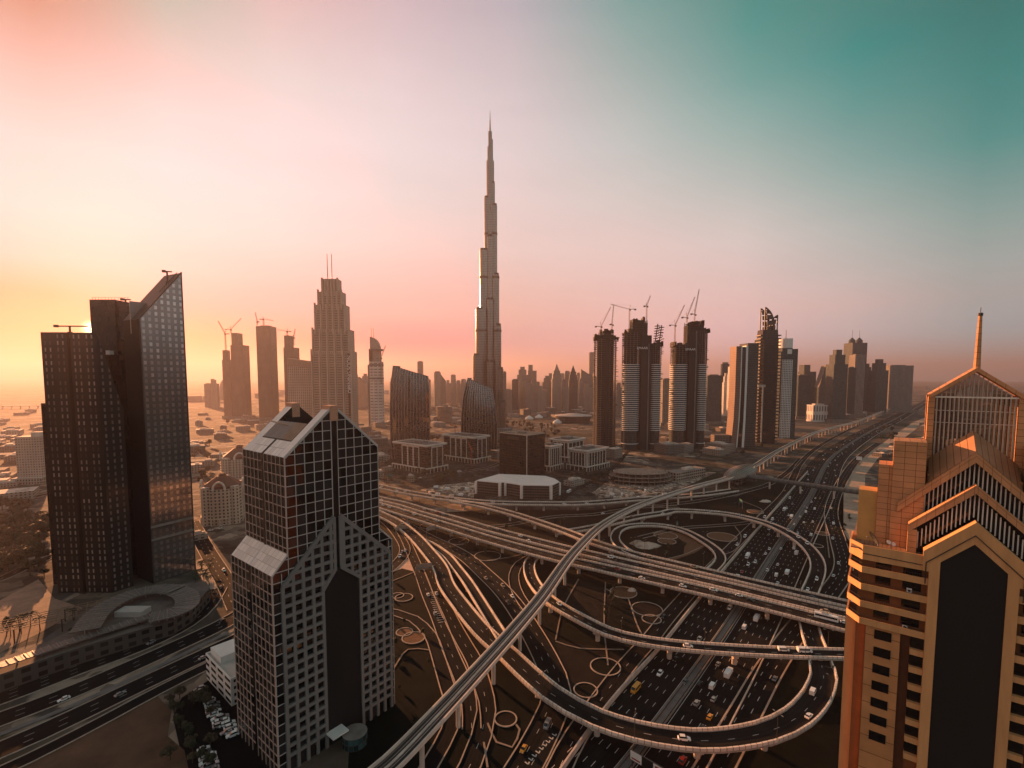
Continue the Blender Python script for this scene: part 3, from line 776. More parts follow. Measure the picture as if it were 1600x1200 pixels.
# ------------------------------------------------------------------ metro line
RAIL = plain('rail_steel', (0.32, 0.27, 0.24), 0.4, 0.8, var=0.2, scale=0.5)
def metro():
    z = 15.0
    pix = [(480, 1300), (540, 1250), (611, 1194), (690, 1112), (761, 1034), (806, 983), (849, 931), (886, 878), (912, 848), (940, 822), (975, 801), (1012, 785), (1060, 769), (1100, 757), (1134, 748), (1160, 738)]
    path = spline([G(x, y, z) for x, y in pix], 6)
    pix2 = [(1160, 738), (1186, 724), (1210, 708), (1232, 696), (1252, 686), (1277, 675), (1310, 666), (1340, 658), (1386, 640), (1420, 626)]
    path2 = spline([G(x, y, z) for x, y in pix2], 10)
    base = path[0].copy(); base.z = 0
    t = thing('metro_viaduct', 'pale elevated metro viaduct with two tracks cutting diagonally over every road', 'viaduct', base)
    P = [p - base for p in path] + [p - base for p in path2[1:]]
    w = 8.4
    m = MB()
    prof = [(-w / 2, 1.35), (-w / 2, -0.4), (-2.4, -2.3), (2.4, -2.3), (w / 2, -0.4), (w / 2, 1.35), (w / 2 - 0.5, 1.35), (w / 2 - 0.5, 0), (-w / 2 + 0.5, 0), (-w / 2 + 0.5, 1.35)]
    rings = []
    for d, dz in prof: rings.append(offset(P, -d, dz))
    n = len(prof)
    for k_ in range(n):
        a, b = rings[k_], rings[(k_ + 1) % n]
        mt = 1 if k_ == 7 else 0
        for i in range(len(P) - 1): m.quad(a[i], a[i + 1], b[i + 1], b[i], mt)
    m.build('deck', [plain('metro_concrete', (0.66, 0.55, 0.47), 0.8, var=0.2, scale=0.2), plain('track_bed', (0.055, 0.045, 0.04), 0.9, var=0.3, scale=0.3)], t)
    for d in (-2.9, -1.45, 1.45, 2.9):
        r = MB(); q = offset(P, d, 0.25)
        for i in range(len(q) - 1): r.bar(q[i], q[i + 1], 0.28, 0.3)
        r.build('rail', RAIL, t)
    wk = MB(); q = offset(P, 0, 0.22)
    for i in range(len(q) - 1): wk.bar(q[i], q[i + 1], 1.0, 0.4)
    wk.build('walkway', CONC, t)
    acc = 18.0; d = 0.0
    for i in range(len(P) - 1):
        d += (P[i + 1] - P[i]).length
        if d > acc:
            acc += 31.0
            h = P[i].z - 2.3
            pm = MB(); pm.prism(ngon(0, 0, 1.0, 14), 0, h - 2.2, smooth=True)
            pm.prism(ngon(0, 0, 1.0, 14), h - 2.2, h, scale=2.1, smooth=True)
            pm.build('pier', CONC, t, (P[i].x, P[i].y, 0))
    ROADS['metro'] = (path + path2[1:], w)
metro()

def station():
    c = G(1158, 737, 14)
    tang = (G(1186, 722, 14) - G(1130, 750, 14)); a = math.atan2(tang.y, tang.x)
    t = thing('metro_station', 'shell shaped bronze metro station straddling the viaduct', 'station', (c.x, c.y, 0), a)
    nu, nv = 28, 14
    Lh, Wh, Hh = 74.0, 17.0, 10.0
    m = MB(); rings = []
    for i in range(nu + 1):
        s = -1 + 2 * i / nu
        k_ = max(0.0, 1 - abs(s) ** 2.2)
        ring = []
        for j in range(nv + 1):
            th = math.pi * j / nv
            ring.append((s * Lh, Wh * k_ * math.cos(th), 12.0 + Hh * (k_ ** 0.8) * math.sin(th)))
        rings.append(ring)
    for i in range(nu):
        for j in range(nv):
            m.add([rings[i][j], rings[i + 1][j], rings[i + 1][j + 1], rings[i][j + 1]], [(3, 2, 1, 0)], 0, [[(i * 3.2, j * 3), (i * 3.2 + 3.2, j * 3), (i * 3.2 + 3.2, j * 3 + 3), (i * 3.2, j * 3 + 3)]], True)
    m.build('roof_shell', facade('shell', (0.17, 0.13, 0.10), (0.05, 0.045, 0.04), 3.0, 3.2, 0.35, 0.35, wallrough=0.4), t)
    m = MB(); m.box(-34, 34, -10, 10, 3.0, 12.0)
    m.build('concourse', facade('concourse', (0.14, 0.13, 0.12), (0.02, 0.022, 0.024), 4.0, 4.0, 0.85, 0.7), t)
    for x in (-24, 0, 24):
        pm = MB(); pm.prism(ngon(0, 0, 1.6, 12), 0, 3.0, smooth=True); pm.build('pier', CONC, t, (x, 0, 0))
    m = MB(); m.box(-20, -6, -24, -10.2, 6.0, 13.0); m.build('stair_block', CONC_DARK, t)
station()

def footbridge():
    z = 12.5
    a, b = G(1150, 742, z), G(1349, 770, z)
    base = Vector((a.x, a.y, 0))
    t = thing('footbridge', 'dark tubular footbridge spanning the whole highway from the station', 'footbridge', base)
    A, B = a - base, b - base
    m = MB(); n = 24
    m.tube([A + (B - A) * (k_ / n) for k_ in range(n + 1)], 3.0, 12)
    m.build('tube', facade('tube_clad', (0.10, 0.105, 0.105), (0.03, 0.034, 0.036), 3.0, 5.0, 0.8, 0.5), t)
    rm = MB()
    for k_ in range(0, n + 1): 
        p = A + (B - A) * (k_ / n); d = (B - A).normalized()
        rm.tube([p - d * 0.25, p + d * 0.25], 3.15, 12)
    rm.build('ring_rib', DARKSTEEL, t)
    for f in (0.02, 0.30, 0.55, 0.80, 0.99):
        p = A + (B - A) * f
        pm = MB(); pm.prism(ngon(0, 0, 1.1, 12), 0, z - 3.3, smooth=True); pm.prism(ngon(0, 0, 1.1, 12), z - 3.3, z - 2.8, scale=1.6, smooth=True)
        pm.build('pier', CONC, t, (p.x, p.y, 0))
footbridge()
# ================================================================== NEAR BUILDINGS
class Frame:
    """local axes of a building: x along its main face, y into the building"""
    def __init__(s, O, a):
        s.O = Vector((O[0], O[1], 0)); s.a = a
        s.ex = Vector((math.cos(a), math.sin(a), 0)); s.ey = Vector((-math.sin(a), math.cos(a), 0))
    def xz(s, px, py, off=0.0):
        d = ray(px, py); c = Vector((0, 0, H)) - s.O
        t = (off - c.dot(s.ey)) / d.dot(s.ey)
        p = c + d * t
        return p.dot(s.ex), p.z
    def yz(s, px, py, x=0.0):
        d = ray(px, py); c = Vector((0, 0, H)) - s.O
        t = (x - c.dot(s.ex)) / d.dot(s.ex)
        p = c + d * t
        return p.dot(s.ey), p.z
    def X(s, px, py, off=0.0): return s.xz(px, py, off)[0]
    def Z(s, px, py, off=0.0): return s.xz(px, py, off)[1]

def gabled_tower():
    O = G(436, 1215); f = Frame(O, R(51))
    t = thing('gabled_tower', 'glass and white grid tower with a gabled top and dark arrow shaped portal', 'office tower', f.O, f.a)
    xl = 0.0; xr = f.X(614, 940); xul = f.X(447, 790); xur = f.X(591, 760)
    zel = f.Z(421.5, 905); zsl = f.Z(449, 866); zer = f.Z(611, 841); zsr = f.Z(592, 826)
    zel = zer = (zel + zer) / 2; zsl = zsr = (zsl + zsr) / 2
    zeu = (f.Z(444.5, 718.5) + f.Z(590, 694)) / 2
    xc = (f.X(522, 700) + (xul + xur) / 2) / 2
    zap = f.Z(522, 637)
    dep = (f.yz(381.5, 701, xul)[0] + f.yz(359.5, 861, 0)[0]) / 2
    print('gabled tower', xr, xul, xur, zel, zsl, zeu, zap, xc, dep)
    sw = 0.9                                        # half width of the slot
    GL = facade('tower_glass', (0.010, 0.010, 0.010), (0.016, 0.015, 0.015), 3.9, 3.6, 0.999, 0.999, 0.05, 0.95, tilt=0.011, gspec=0.3)
    DG = BLACKGLASS
    FRAME = plain('white_mullion', (0.50, 0.47, 0.44), 0.55, 0.1, var=0.15, scale=0.2)
    PANEL = plain('white_roof_panel', (0.82, 0.72, 0.66), 0.6, var=0.12, scale=0.6)
    gy = 5.5                                        # thickness of the front and rear gable blocks
    def zroof(x):                                   # gable line
        if x <= xc: return zeu + (zap - zeu) * max(0, (x - xul)) / (xc - sw - xul)
        return zeu + (zap - zeu) * max(0, (xur - x)) / (xur - xc - sw)
    # lower wide body, with sloping shoulders
    prof = [(xl, 0), (xr, 0), (xr, zer), (xur, zsr), (xul, zsl), (xl, zel)]
    def extr(m, pr, y0, y1, mat=0, topmat=None):
        n = len(pr)
        m.add([(x, y0, z) for x, z in pr], [tuple(range(n))], mat, [[(x, z) for x, z in pr]])
        m.add([(x, y1, z) for x, z in pr], [tuple(reversed(range(n)))], mat, [[(x, z) for x, z in reversed(pr)]])
        for i in range(n):
            (x0, z0), (x1, z1) = pr[i], pr[(i + 1) % n]
            side = abs(x1 - x0) < 0.05
            mm = mat if side else (mat if topmat is None else topmat)
            m.add([(x0, y0, z0), (x0, y1, z0), (x1, y1, z1), (x1, y0, z1)], [(0, 1, 2, 3)], mm, [[(y0, z0), (y1, z0), (y1, z1), (y0, z1)]])
    m = MB()
    extr(m, prof, 0, dep, 0, 1)
    upper = [(xul, zsl - 0.5), (xur, zsr - 0.5), (xur, zeu), (xc + sw, zap), (xc + sw, zap - 4), (xc - sw, zap - 4), (xc - sw, zap), (xul, zeu)]
    ylo = 0.0
    u0, u1 = 0.02, dep - 0.02
    extr(m, upper, u0, gy, 0, 1); extr(m, upper, dep - gy, u1, 0, 1)
    kx = 0.62                                       # the roof between the gable blocks stops short of the ridge
    xa = xul + (xc - xul) * kx; xb = xur - (xur - xc) * kx
    mid = [(xul + 0.01, zsl), (xur - 0.01, zsr), (xur - 0.01, zeu - 0.4), (xb, zroof(xb) - 0.4), (xb, zeu + 2), (xa, zeu + 2), (xa, zroof(xa) - 0.4), (xul + 0.01, zeu - 0.4)]
    extr(m, mid, gy + 0.01, dep - gy - 0.01, 0, 2)
    m.build('body', [GL, PANEL, plain('roof_well', (0.10, 0.09, 0.08), 0.9, var=0.3, scale=0.3)], t)
    # white panels on the lower part of the slope
    m = MB()
    for sgn, x0, x1 in ((1, xul, xul + (xc - xul) * 0.27),):
        for y0, y1 in ((gy, dep * 0.5 - 0.8), (dep * 0.5 + 0.8, dep - gy)):
            m.add([(x0 - .1, y0, zroof(x0)), (x1, y0, zroof(x1)), (x1, y1, zroof(x1)), (x0 - .1, y1, zroof(x0))], [(0, 1, 2, 3)])
    for k_ in range(len(m.uv)): m.uv[k_] = [(0, 0), (6.2, 0), (6.2, 12.2), (0, 12.2)]
    m.build('roof_panel', facade('roof_tiles', (0.50, 0.42, 0.38), (0.80, 0.70, 0.64), 3.05, 3.1, 0.93, 0.93, 0.6, 0.12, wallrough=0.7), t)
    # corrugated sheet above it
    m = MB()
    x0, x1 = xul + (xc - xul) * 0.29, xa - 0.1
    nr = 17; w = (dep - 2 * gy - 0.6) / nr
    for i in range(nr):
        y = gy + 0.3 + (i + 0.5) * w
        m.bar((x0, y, zroof(x0) - 0.1), (x1, y, zroof(x1) - 0.1), w * 0.55, 0.6, 1 if y < dep * 0.42 else 0)
    m.build('corrugated_roof', [plain('corrugated_grey', (0.34, 0.29, 0.26), 0.6, 0.2, var=0.15, scale=0.3), plain('corrugated_rust', (0.38, 0.26, 0.18), 0.6, 0.2, var=0.2, scale=0.3)], t)
    # shoulder panels in two halves with a dark gap
    TILES = facade('panel_tiles', (0.55, 0.46, 0.41), (0.76, 0.66, 0.60), 3.0, 3.0, 0.92, 0.92, 0.6, 0.12, wallrough=0.7)
    for y0, y1 in ((0.3, dep * 0.5 - 0.7), (dep * 0.5 + 0.7, dep - 0.3)):
        for (xA, zA, xB, zB) in ((xl - .15, zel, xul, zsl), (xr + .15, zer, xur, zsr)):
            m = MB(); l = math.hypot(xB - xA, zB - zA)
            m.add([(xA, y0, zA + .12), (xB, y0, zB + .12), (xB, y1, zB + .12), (xA, y1, zA + .12)], [(0, 1, 2, 3)], 0, [[(0, y0), (l, y0), (l, y1), (0, y1)]])
            m.build('shoulder_panel', TILES, t)
    # slots with copper caps
    COPPER = plain('copper_cap', (0.50, 0.27, 0.17), 0.55, 0.2, var=0.2, scale=0.8)
    for y in (gy / 2 - 0.3, dep - gy / 2):
        m = MB(); m.box(xc - 1.7, xc + 1.7, y - gy / 2 - 0.15, y + gy / 2, zap - 5.2, zap + 0.9)
        m.build('copper_cap', COPPER, t)
    m = MB(); m.box(xc - sw - .3, xc + sw + .3, -0.25, 0.05, f.Z(527, 890), zap - 5.3)
    m.build('dark_slot', DG, t)
    m = MB(); m.box(-0.35, 0.06, dep * .5 - .8, dep * .5 + .8, 0, zel); m.build('side_slot', DG, t)
    m = MB(); m.box(xul - .3, xul + .06, dep * .5 - .8, dep * .5 + .8, zsl, zeu + .2); m.build('side_slot', DG, t)
    # mullion grid of the glass
    ry = 3.9
    m = MB(); mw = 0.25
    def hz(z):                                      # x-range of the front face at height z, split by the slot
        if z <= zel: a, b = xl, xr
        elif z <= zsl:
            k_ = (z - zel) / (zsl - zel); a, b = xl + (xul - xl) * k_, xr + (xur - xr) * k_
        elif z <= zeu: a, b = xul, xur
        else:
            k_ = (z - zeu) / (zap - zeu); a, b = xul + (xc - sw - xul) * k_, xur + (xc + sw - xur) * k_
        return a, b
    gx_o = [f.xz(440.5, 917), f.xz(521, 806), f.xz(534, 804), f.xz(607, 862)]    # outer line of the big concrete arrow
    xgl = gx_o[0][0]; xgr = gx_o[3][0]; zgl = (gx_o[0][1] + gx_o[3][1]) / 2; zga = (gx_o[1][1] + gx_o[2][1]) / 2
    def zgrid(x):
        if x <= xc: return zgl + (zga - zgl) * min(1, max(0, (x - xgl) / (xc - 1 - xgl)))
        return zgl + (zga - zgl) * min(1, max(0, (xgr - x) / (xgr - xc - 1)))
    z = zap - 5
    zs = []
    while z > 2: zs.append(z); z -= ry
    for z in zs:
        a, b = hz(z)
        if z < zga:
            k_ = max(0.0, (zga - z) / (zga - zgl)); 
            ga = max(xgl, xc - 1 - (xc - 1 - xgl) * k_) if z > zgl else xgl
            gb = min(xgr, xc + 1 + (xgr - xc - 1) * k_) if z > zgl else xgr
            seg = [(a, ga), (gb, b)]
        else: seg = [(a, xc - sw - .3), (xc + sw + .3, b)]
        for p, q in seg:
            if q - p > 0.2: m.bar((p, -.06, z), (q, -.06, z), 0.35, mw)
    ncol = 5
    for s_, a, b in ((0, xul, xc - sw - .3), (1, xc + sw + .3, xur)):
        for i in range(ncol + 1):
            x = a + (b - a) * i / ncol
            zt = zroof(x) - (0 if 0 < i < ncol else 0)
            zb = max(zgrid(x), 0) if xgl < x < xgr else 0
            m.bar((x, -.06, zb), (x, -.06, zt), 0.62 if (x > xc) == (i == 0) and i in (0, ncol) and abs(x - xc) < 3 else mw, 0.35, up=(0, 1, 0))
    for x in (xl + .15, xr - .15, xl + (xgl - xl) * 0.98, xr - (xr - xgr) * .98): m.bar((x, -.06, 0), (x, -.06, zel), mw, 0.35, up=(0, 1, 0))
    # raking edges
    m.bar((xul, -.06, zeu), (xc - sw, -.06, zap), 0.35, 0.9); m.bar((xur, -.06, zeu), (xc + sw, -.06, zap), 0.35, 0.9)
    m.bar((xl, -.06, zel), (xul, -.06, zsl), 0.35, 0.6); m.bar((xr, -.06, zer), (xur, -.06, zsr), 0.35, 0.6)
    m.build('mullion_grid', FRAME, t)
    m = MB()
    for z in zs:
        if z < zel: 
            for p, q in ((0.1, dep * .5 - .8), (dep * .5 + .8, dep)): m.bar((-.06, p, z), (-.06, q, z), 0.35, mw)
        elif zsl < z < zeu + .3:
            for p, q in ((0.1, dep * .5 - .8), (dep * .5 + .8, dep)): m.bar((xul - .06, p, z), (xul - .06, q, z), 0.35, mw)
    for x, z0, z1 in ((-.06, 0, zel), (xul - .06, zsl, zeu)):
        for h0, h1 in ((0.05, dep * .5 - .8), (dep * .5 + .8, dep - .05)):
            for i in range(6):
                y = h0 + (h1 - h0) * i / 5
                m.bar((x, y, z0), (x, y, z1), 0.22 if 0 < i < 5 else 0.4, 0.35, up=(1, 0, 0))
    m.build('side_mullion_grid', plain('rose_mullion', (0.50, 0.36, 0.30), 0.55, 0.1, var=0.15, scale=0.2), t)
    # concrete grid shaped like an arrow, with the dark portal inside it
    pin = [f.xz(501, 922), f.xz(527, 886), f.xz(536, 884), f.xz(560.5, 902)]
    xpl = (f.X(501, 930) + f.X(511, 1100)) / 2; xpr = (f.X(561, 930) + f.X(567, 1060)) / 2
    zpe = (pin[0][1] + pin[3][1]) / 2; zpa = (pin[1][1] + pin[2][1]) / 2
    def zport(x):
        if x <= xc: return zpe + (zpa - zpe) * min(1, max(0, (x - xpl) / (xc - 1.2 - xpl)))
        return zpe + (zpa - zpe) * min(1, max(0, (xpr - x) / (xpr - xc - 1.2)))
    GRID = plain('grey_stone_grid', (0.19, 0.18, 0.17), 0.75, var=0.15, scale=0.15)
    m = MB(); gw = 1.25; yo = -0.45
    for side, xo, xi, n in ((0, xgl, xpl, 4), (1, xpr, xgr, 4)):
        cols = [xo + (xi - xo) * i / n for i in range(n + 1)]
        step = (xi - xo) / n
        extra = []
        if side == 0:
            x = xi + step
            while x < xc - 1.2: extra.append(x); x += step
            extra.append(xc - 1.35)
        else:
            x = xo - step
            while x > xc + 1.2: extra.append(x); x -= step
            extra.append(xc + 1.35)
        for x in cols: m.bar((x, yo, 0), (x, yo, zgrid(x)), gw, 0.9, up=(0, 1, 0))
        for x in extra: m.bar((x, yo, zport(x)), (x, yo, zgrid(x)), gw, 0.9, up=(0, 1, 0))
        for z in [z + ry * 0.5 for z in zs]:
            if z > zga - 2: continue
            if z <= zgl: oa = xgl if side == 0 else xgr
            else:
                k_ = (z - zgl) / (zga - zgl); oa = (xgl + (xc - 1 - xgl) * k_) if side == 0 else (xgr + (xc + 1 - xgr) * k_)
            if z <= zpe: ia = xpl if side == 0 else xpr
            elif z < zpa:
                k_ = (z - zpe) / (zpa - zpe); ia = (xpl + (xc - 1.2 - xpl) * k_) if side == 0 else (xpr + (xc + 1.2 - xpr) * k_)
            else: ia = xc - 1.3 if side == 0 else xc + 1.3
            if abs(ia - oa) > 1: m.bar((oa, yo + .02, z), (ia, yo + .02, z), 0.9, gw)
    m.bar((xgl, yo - .05, zgl), (xc - 1.2, yo - .05, zga), 1.1, 1.6); m.bar((xgr, yo - .05, zgl), (xc + 1.2, yo - .05, zga), 1.1, 1.6)
    m.bar((xpl, yo - .05, zpe), (xc - 1.2, yo - .05, zpa), 1.1, 1.4); m.bar((xpr, yo - .05, zpe), (xc + 1.2, yo - .05, zpa), 1.1, 1.4)
    m.build('stone_grid', GRID, t)
    m = MB(); m.poly([(xpl, -.3, 0), (xpr, -.3, 0), (xpr, -.3, zpe), (xc + 1.2, -.3, zpa), (xc - 1.2, -.3, zpa), (xpl, -.3, zpe)])
    m.build('portal_glass', facade('portal', (0.012, 0.012, 0.012), (0.006, 0.006, 0.007), 3.9, 2.4, 0.92, 0.92, 0.08, 0.5), t)
    m = MB(); m.box((xpl + xpr) / 2 - 9, (xpl + xpr) / 2 - 2, -6, -0.6, 6.0, 6.6); m.build('entrance_canopy', WHITE, t)
    m = MB(); m.prism(ngon((xpl + xpr) / 2, -7, 5, 24), 0, 5.0, top=1); m.build('entrance_rotunda', [facade('rotunda', (0.05, 0.05, 0.05), (0.03, 0.07, 0.075), 2.5, 2.0, 0.85, 0.85), ROOF], t)
    # roof gear in the well
    m = MB(); m.bar((xa + 1, gy + 1, zap - 9), (xa - 4, dep - gy - 1, zap - 6), 0.5, 0.5); m.box(xc - 1.5, xc + 3, gy + 6, gy + 10, zeu + 2, zap - 7); m.box(xc - 4, xc - 1, gy + 3, gy + 5.5, zeu + 2, zap - 8)
    m.build('cleaning_cradle', plain('roof_gear', (0.35, 0.26, 0.21), 0.6, 0.2), t)
gabled_tower()

# ------------------------------------------------------------------ the orange tower
def orange_tower():
    P0 = AT(1515, 865, 105); f = Frame(P0, R(-38))
    t = thing('orange_tower', 'orange rendered high rise with stacked gables, louvres and a square spire', 'high rise', f.O, f.a)
    def tiles(name, col, dark, w, h, ms=0.05):
        m, N, L, b = mat_new(name)
        uv = N.new('ShaderNodeUVMap'); uv.uv_map = 'UVMap'
        bt = N.new('ShaderNodeTexBrick'); L.new(uv.outputs[0], bt.inputs[0]); bt.offset = 0.0
        bt.inputs['Color1'].default_value = c4(col); bt.inputs['Color2'].default_value = c4(tuple(x * 0.88 for x in col)); bt.inputs['Mortar'].default_value = c4(dark)
        bt.inputs['Scale'].default_value = 1.0; bt.inputs['Brick Width'].default_value = w; bt.inputs['Row Height'].default_value = h; bt.inputs['Mortar Size'].default_value = ms
        tc = N.new('ShaderNodeTexCoord'); nz = N.new('ShaderNodeTexNoise'); nz.inputs['Scale'].default_value = 0.25; nz.inputs['Detail'].default_value = 6; L.new(tc.outputs['Object'], nz.inputs[0])
        mr = N.new('ShaderNodeMapRange'); L.new(nz.outputs[0], mr.inputs[0]); mr.inputs[1].default_value = .25; mr.inputs[2].default_value = .75; mr.inputs[3].default_value = .82; mr.inputs[4].default_value = 1.15
        v = N.new('ShaderNodeVectorMath'); v.operation = 'SCALE'; L.new(bt.outputs[0], v.inputs[0]); L.new(mr.outputs[0], v.inputs['Scale']); L.new(v.outputs[0], b.inputs['Base Color'])
        b.inputs['Roughness'].default_value = 0.7; b.inputs['Specular IOR Level'].default_value = 0.25
        return m
    OR = (0.58, 0.30, 0.125)
    WALL = plain('orange_render', OR, 0.8, var=0.24, scale=0.3, streak=True)
    TILE = tiles('orange_tile', (0.57, 0.28, 0.13), (0.16, 0.06, 0.025), 2.2, 1.5)
    ROOFT = tiles('orange_roof_sheet', (0.40, 0.20, 0.105), (0.11, 0.05, 0.025), 1.5, 40.0, 0.07)
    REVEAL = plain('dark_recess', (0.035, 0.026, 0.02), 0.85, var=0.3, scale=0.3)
    LOUVD = plain('lantern_louvre', (0.42, 0.35, 0.29), 0.5, 0.1, var=0.15, scale=0.3)
    LOUV = plain('pale_louvre', (0.78, 0.70, 0.62), 0.5, 0.1, var=0.12, scale=0.3)
    X, Z = f.X, f.Z
    # --- the shaft down to the street
    xL = f.X(1326, 880, 4.0); cx0 = X(1347, 880); xfr = X(1451, 900)
    xpl = X(1468, 900); xpr = X(1574, 910); xc = (xpl + xpr) / 2
    half = xc - xL
    xR = xc + half
    ch = 4.0                                         # chamfer at the left corner
    zter = Z(1445, 868)                              # parapet top of the terrace
    zfl = zter - 0.9
    dep = 30.0
    zbal = Z(1390, 1000)                             # underside of the lowest balcony
    fh = (Z(1390, 900) - Z(1390, 983)) / 3.0
    print('orange tower', xL, xfr, xpl, xpr, xc, zter, fh, f.O)
    core = MB()
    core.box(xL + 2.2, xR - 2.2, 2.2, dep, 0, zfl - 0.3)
    core.build('shaft', [plain('shaded_brown_render', (0.20, 0.075, 0.025), .8, var=.2, scale=.3)], t)  # shade of the balcony recesses is put into this wall colour
    # four continuous balconies each side
    for side in (-1, 1):
        def mx(x): return x if side < 0 else 2 * xc - x
        for k_ in range(5):
            zt = zter - 1.0 - fh * k_ if k_ else zter
            hh = 3.6 if k_ == 0 else 1.55
            pts = [(mx(cx0), 0), (mx(xfr), 0), (mx(xfr), 0.35), (mx(cx0) , 0.35), (mx(xL + 0.35), ch), (mx(xL + 0.35), 12), (mx(xL), 12), (mx(xL), ch)]
            if side > 0: pts = pts[::-1]
            m = MB()
            m.prism(pts, zt - hh, zt)
            bp_ = m.build('balcony_parapet', WALL, t)
            if k_:
                rl = MB(); z = zt + 0.75
                rl.bar((mx(cx0), 0.2, z), (mx(xfr), 0.2, z), 0.07); rl.bar((mx(cx0), 0.2, z), (mx(xL + .2), ch, z), 0.07)
                n = 26
                for i in range(n): 
                    x = cx0 + (xfr - xL - ch) * i / n; rl.bar((mx(x), 0.2, zt), (mx(x), 0.2, z), 0.05)
                rl.build('balcony_railing', DARKSTEEL, bp_)
            sl = MB(); pts = [(mx(cx0), 0.36), (mx(xfr), 0.36), (mx(xfr), 2.6), (mx(xL + 2.4), 2.6), (mx(xL + 2.4), 12), (mx(xL + .36), 12), (mx(xL + .36), ch + .1)]
            if side > 0: pts = pts[::-1]
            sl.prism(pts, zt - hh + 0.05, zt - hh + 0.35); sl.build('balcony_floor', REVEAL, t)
            if k_ < 4:
                zz = zt - hh
                b = MB()
                for a0, a1 in ((0.24, 0.50), (0.70, 1.0)):
                    p, q = cx0 + (xfr - xL - ch) * a0, cx0 + (xfr - xL - ch) * a1
                    p, q = sorted((mx(p), mx(q)))
                    b.box(p, q, 2.05, 2.25, zz - fh + 1.6, zz - 0.05)
                b.build('balcony_door', BLACKGLASS, t)
        # below: window bays
        zt = zter - 1.0 - fh * 4 - 1.55
        levels = int(zt // fh)
        a0, a1 = f.X(1351, 1000, .9), X(1404, 1040)          # tiled pier with square windows
        b0, b1 = X(1420, 1040), xfr - 0.02
        p, q = sorted((mx(a0), mx(a1)))
        m = MB(); m.box(p, q, 0.9, 2.6, 0, zt - .02); m.build('window_pier', tiles('pier_tile', (0.52, 0.245, 0.10), (0.2, 0.08, 0.03), 40, fh, 0.10), t)
        p, q = sorted((mx(a1), mx(b0)))
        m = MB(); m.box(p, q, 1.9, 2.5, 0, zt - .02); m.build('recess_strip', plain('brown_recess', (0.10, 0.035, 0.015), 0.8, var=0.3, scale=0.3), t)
        p, q = sorted((mx(xL), mx(xL + 2.6)))
        m = MB(); m.box(p, q, ch, 11.8, 0, zt - .02); m.build('corner_pier', WALL, t)
        for k_ in range(levels):
            z1 = zt - k_ * fh - 0.9; z0 = z1 - 2.25
            if z0 < 60: break
            w0, w1 = a0 + (a1 - a0) * 0.27, a0 + (a1 - a0) * 0.76
            p, q = sorted((mx(w0), mx(w1)))
            m = MB(); m.box(p, q, 0.72, 0.95, z0, z1); 
            m.build('window', BLACKGLASS, t)
            p, q = sorted((mx(b0), mx(b1)))
            m = MB(); m.box(p, q, 0.2, 2.4, z0 - 1.35, z0 - 0.02); m.build('sill_band', WALL, t)
            m = MB(); m.box(p + .02, q - .02, 1.2, 1.45, z0, z1 + .5); m.build('window', BLACKGLASS, t)
            p, q = sorted((mx(xL - 0.12), mx(xL + .3)))
            m = MB(); m.box(p, q, ch + 0.8, ch + 5.2, z0, z1); m.build('window', BLACKGLASS, t)
    # --- the portal: dark glass under a gable, in an orange frame
    zpe = (Z(1470, 878) + Z(1573, 896)) / 2; zpa = Z(1521.5, 850)
    zfe = (Z(1444, 861) + Z(1600, 885)) / 2; zfa = Z(1518, 815)
    m = MB(); m.poly([(xpl, -.1, 0), (xpr, -.1, 0), (xpr, -.1, zpe), (xc, -.1, zpa), (xpl, -.1, zpe)])
    m.build('portal_glass', facade('orange_portal', (0.012, 0.012, 0.012), (0.006, 0.006, 0.007), fh, 2.6, 0.94, 0.94, 0.08, 0.5), t)
    def gable(x0, x1, ze, za, w, y0, y1, mat, name, legs=0.0):
        """inverted V band with thickness y0..y1; ze, za: top line at the eaves and apex; w: band width along the vertical"""
        m = MB(); xm = (x0 + x1) / 2
        for a, b in ((x0, xm), (x1, xm)):
            A0, A1 = (a, ze), (b, za); B0, B1 = (a, ze - w), (b, za - w)
            l = math.hypot(b - a, za - ze)
            q = [(A0[0], y0, A0[1]), (A1[0], y0, A1[1]), (B1[0], y0, B1[1]), (B0[0], y0, B0[1])]
            uv = [(0, w), (l, w), (l, 0), (0, 0)]
            front = (3, 2, 1, 0) if a < b else (0, 1, 2, 3)
            m.add(q, [front], 0, [[uv[i] for i in front]])
            q2 = [(x, y1, z) for x, _, z in q]
            m.add(q2, [tuple(reversed(front))], 0, [[uv[i] for i in reversed(front)]])
            top = [q[0], q[1], q2[1], q2[0]]; m.add(top, [(0, 1, 2, 3) if a < b else (3, 2, 1, 0)], 0, [[(0, 0), (l, 0), (l, y1 - y0), (0, y1 - y0)]])
            bot = [q[3], q[2], q2[2], q2[3]]; m.add(bot, [(3, 2, 1, 0) if a < b else (0, 1, 2, 3)], 0, [[(0, 0), (l, 0), (l, 1), (0, 1)]])
            end = [q[0], q[3], q2[3], q2[0]]; m.add(end, [(0, 1, 2, 3) if a > b else (3, 2, 1, 0)], 0)
        if legs:
            for a, s in ((x0, 1), (x1, -1)):
                p, q = sorted((a, a + s * 1.7)); m.box(p, q, y0 + .01, y1 - .01, ze - w - legs, ze - w * .6)
        return m.build(name, mat, t)
    # frame wall round the portal
    m = MB()
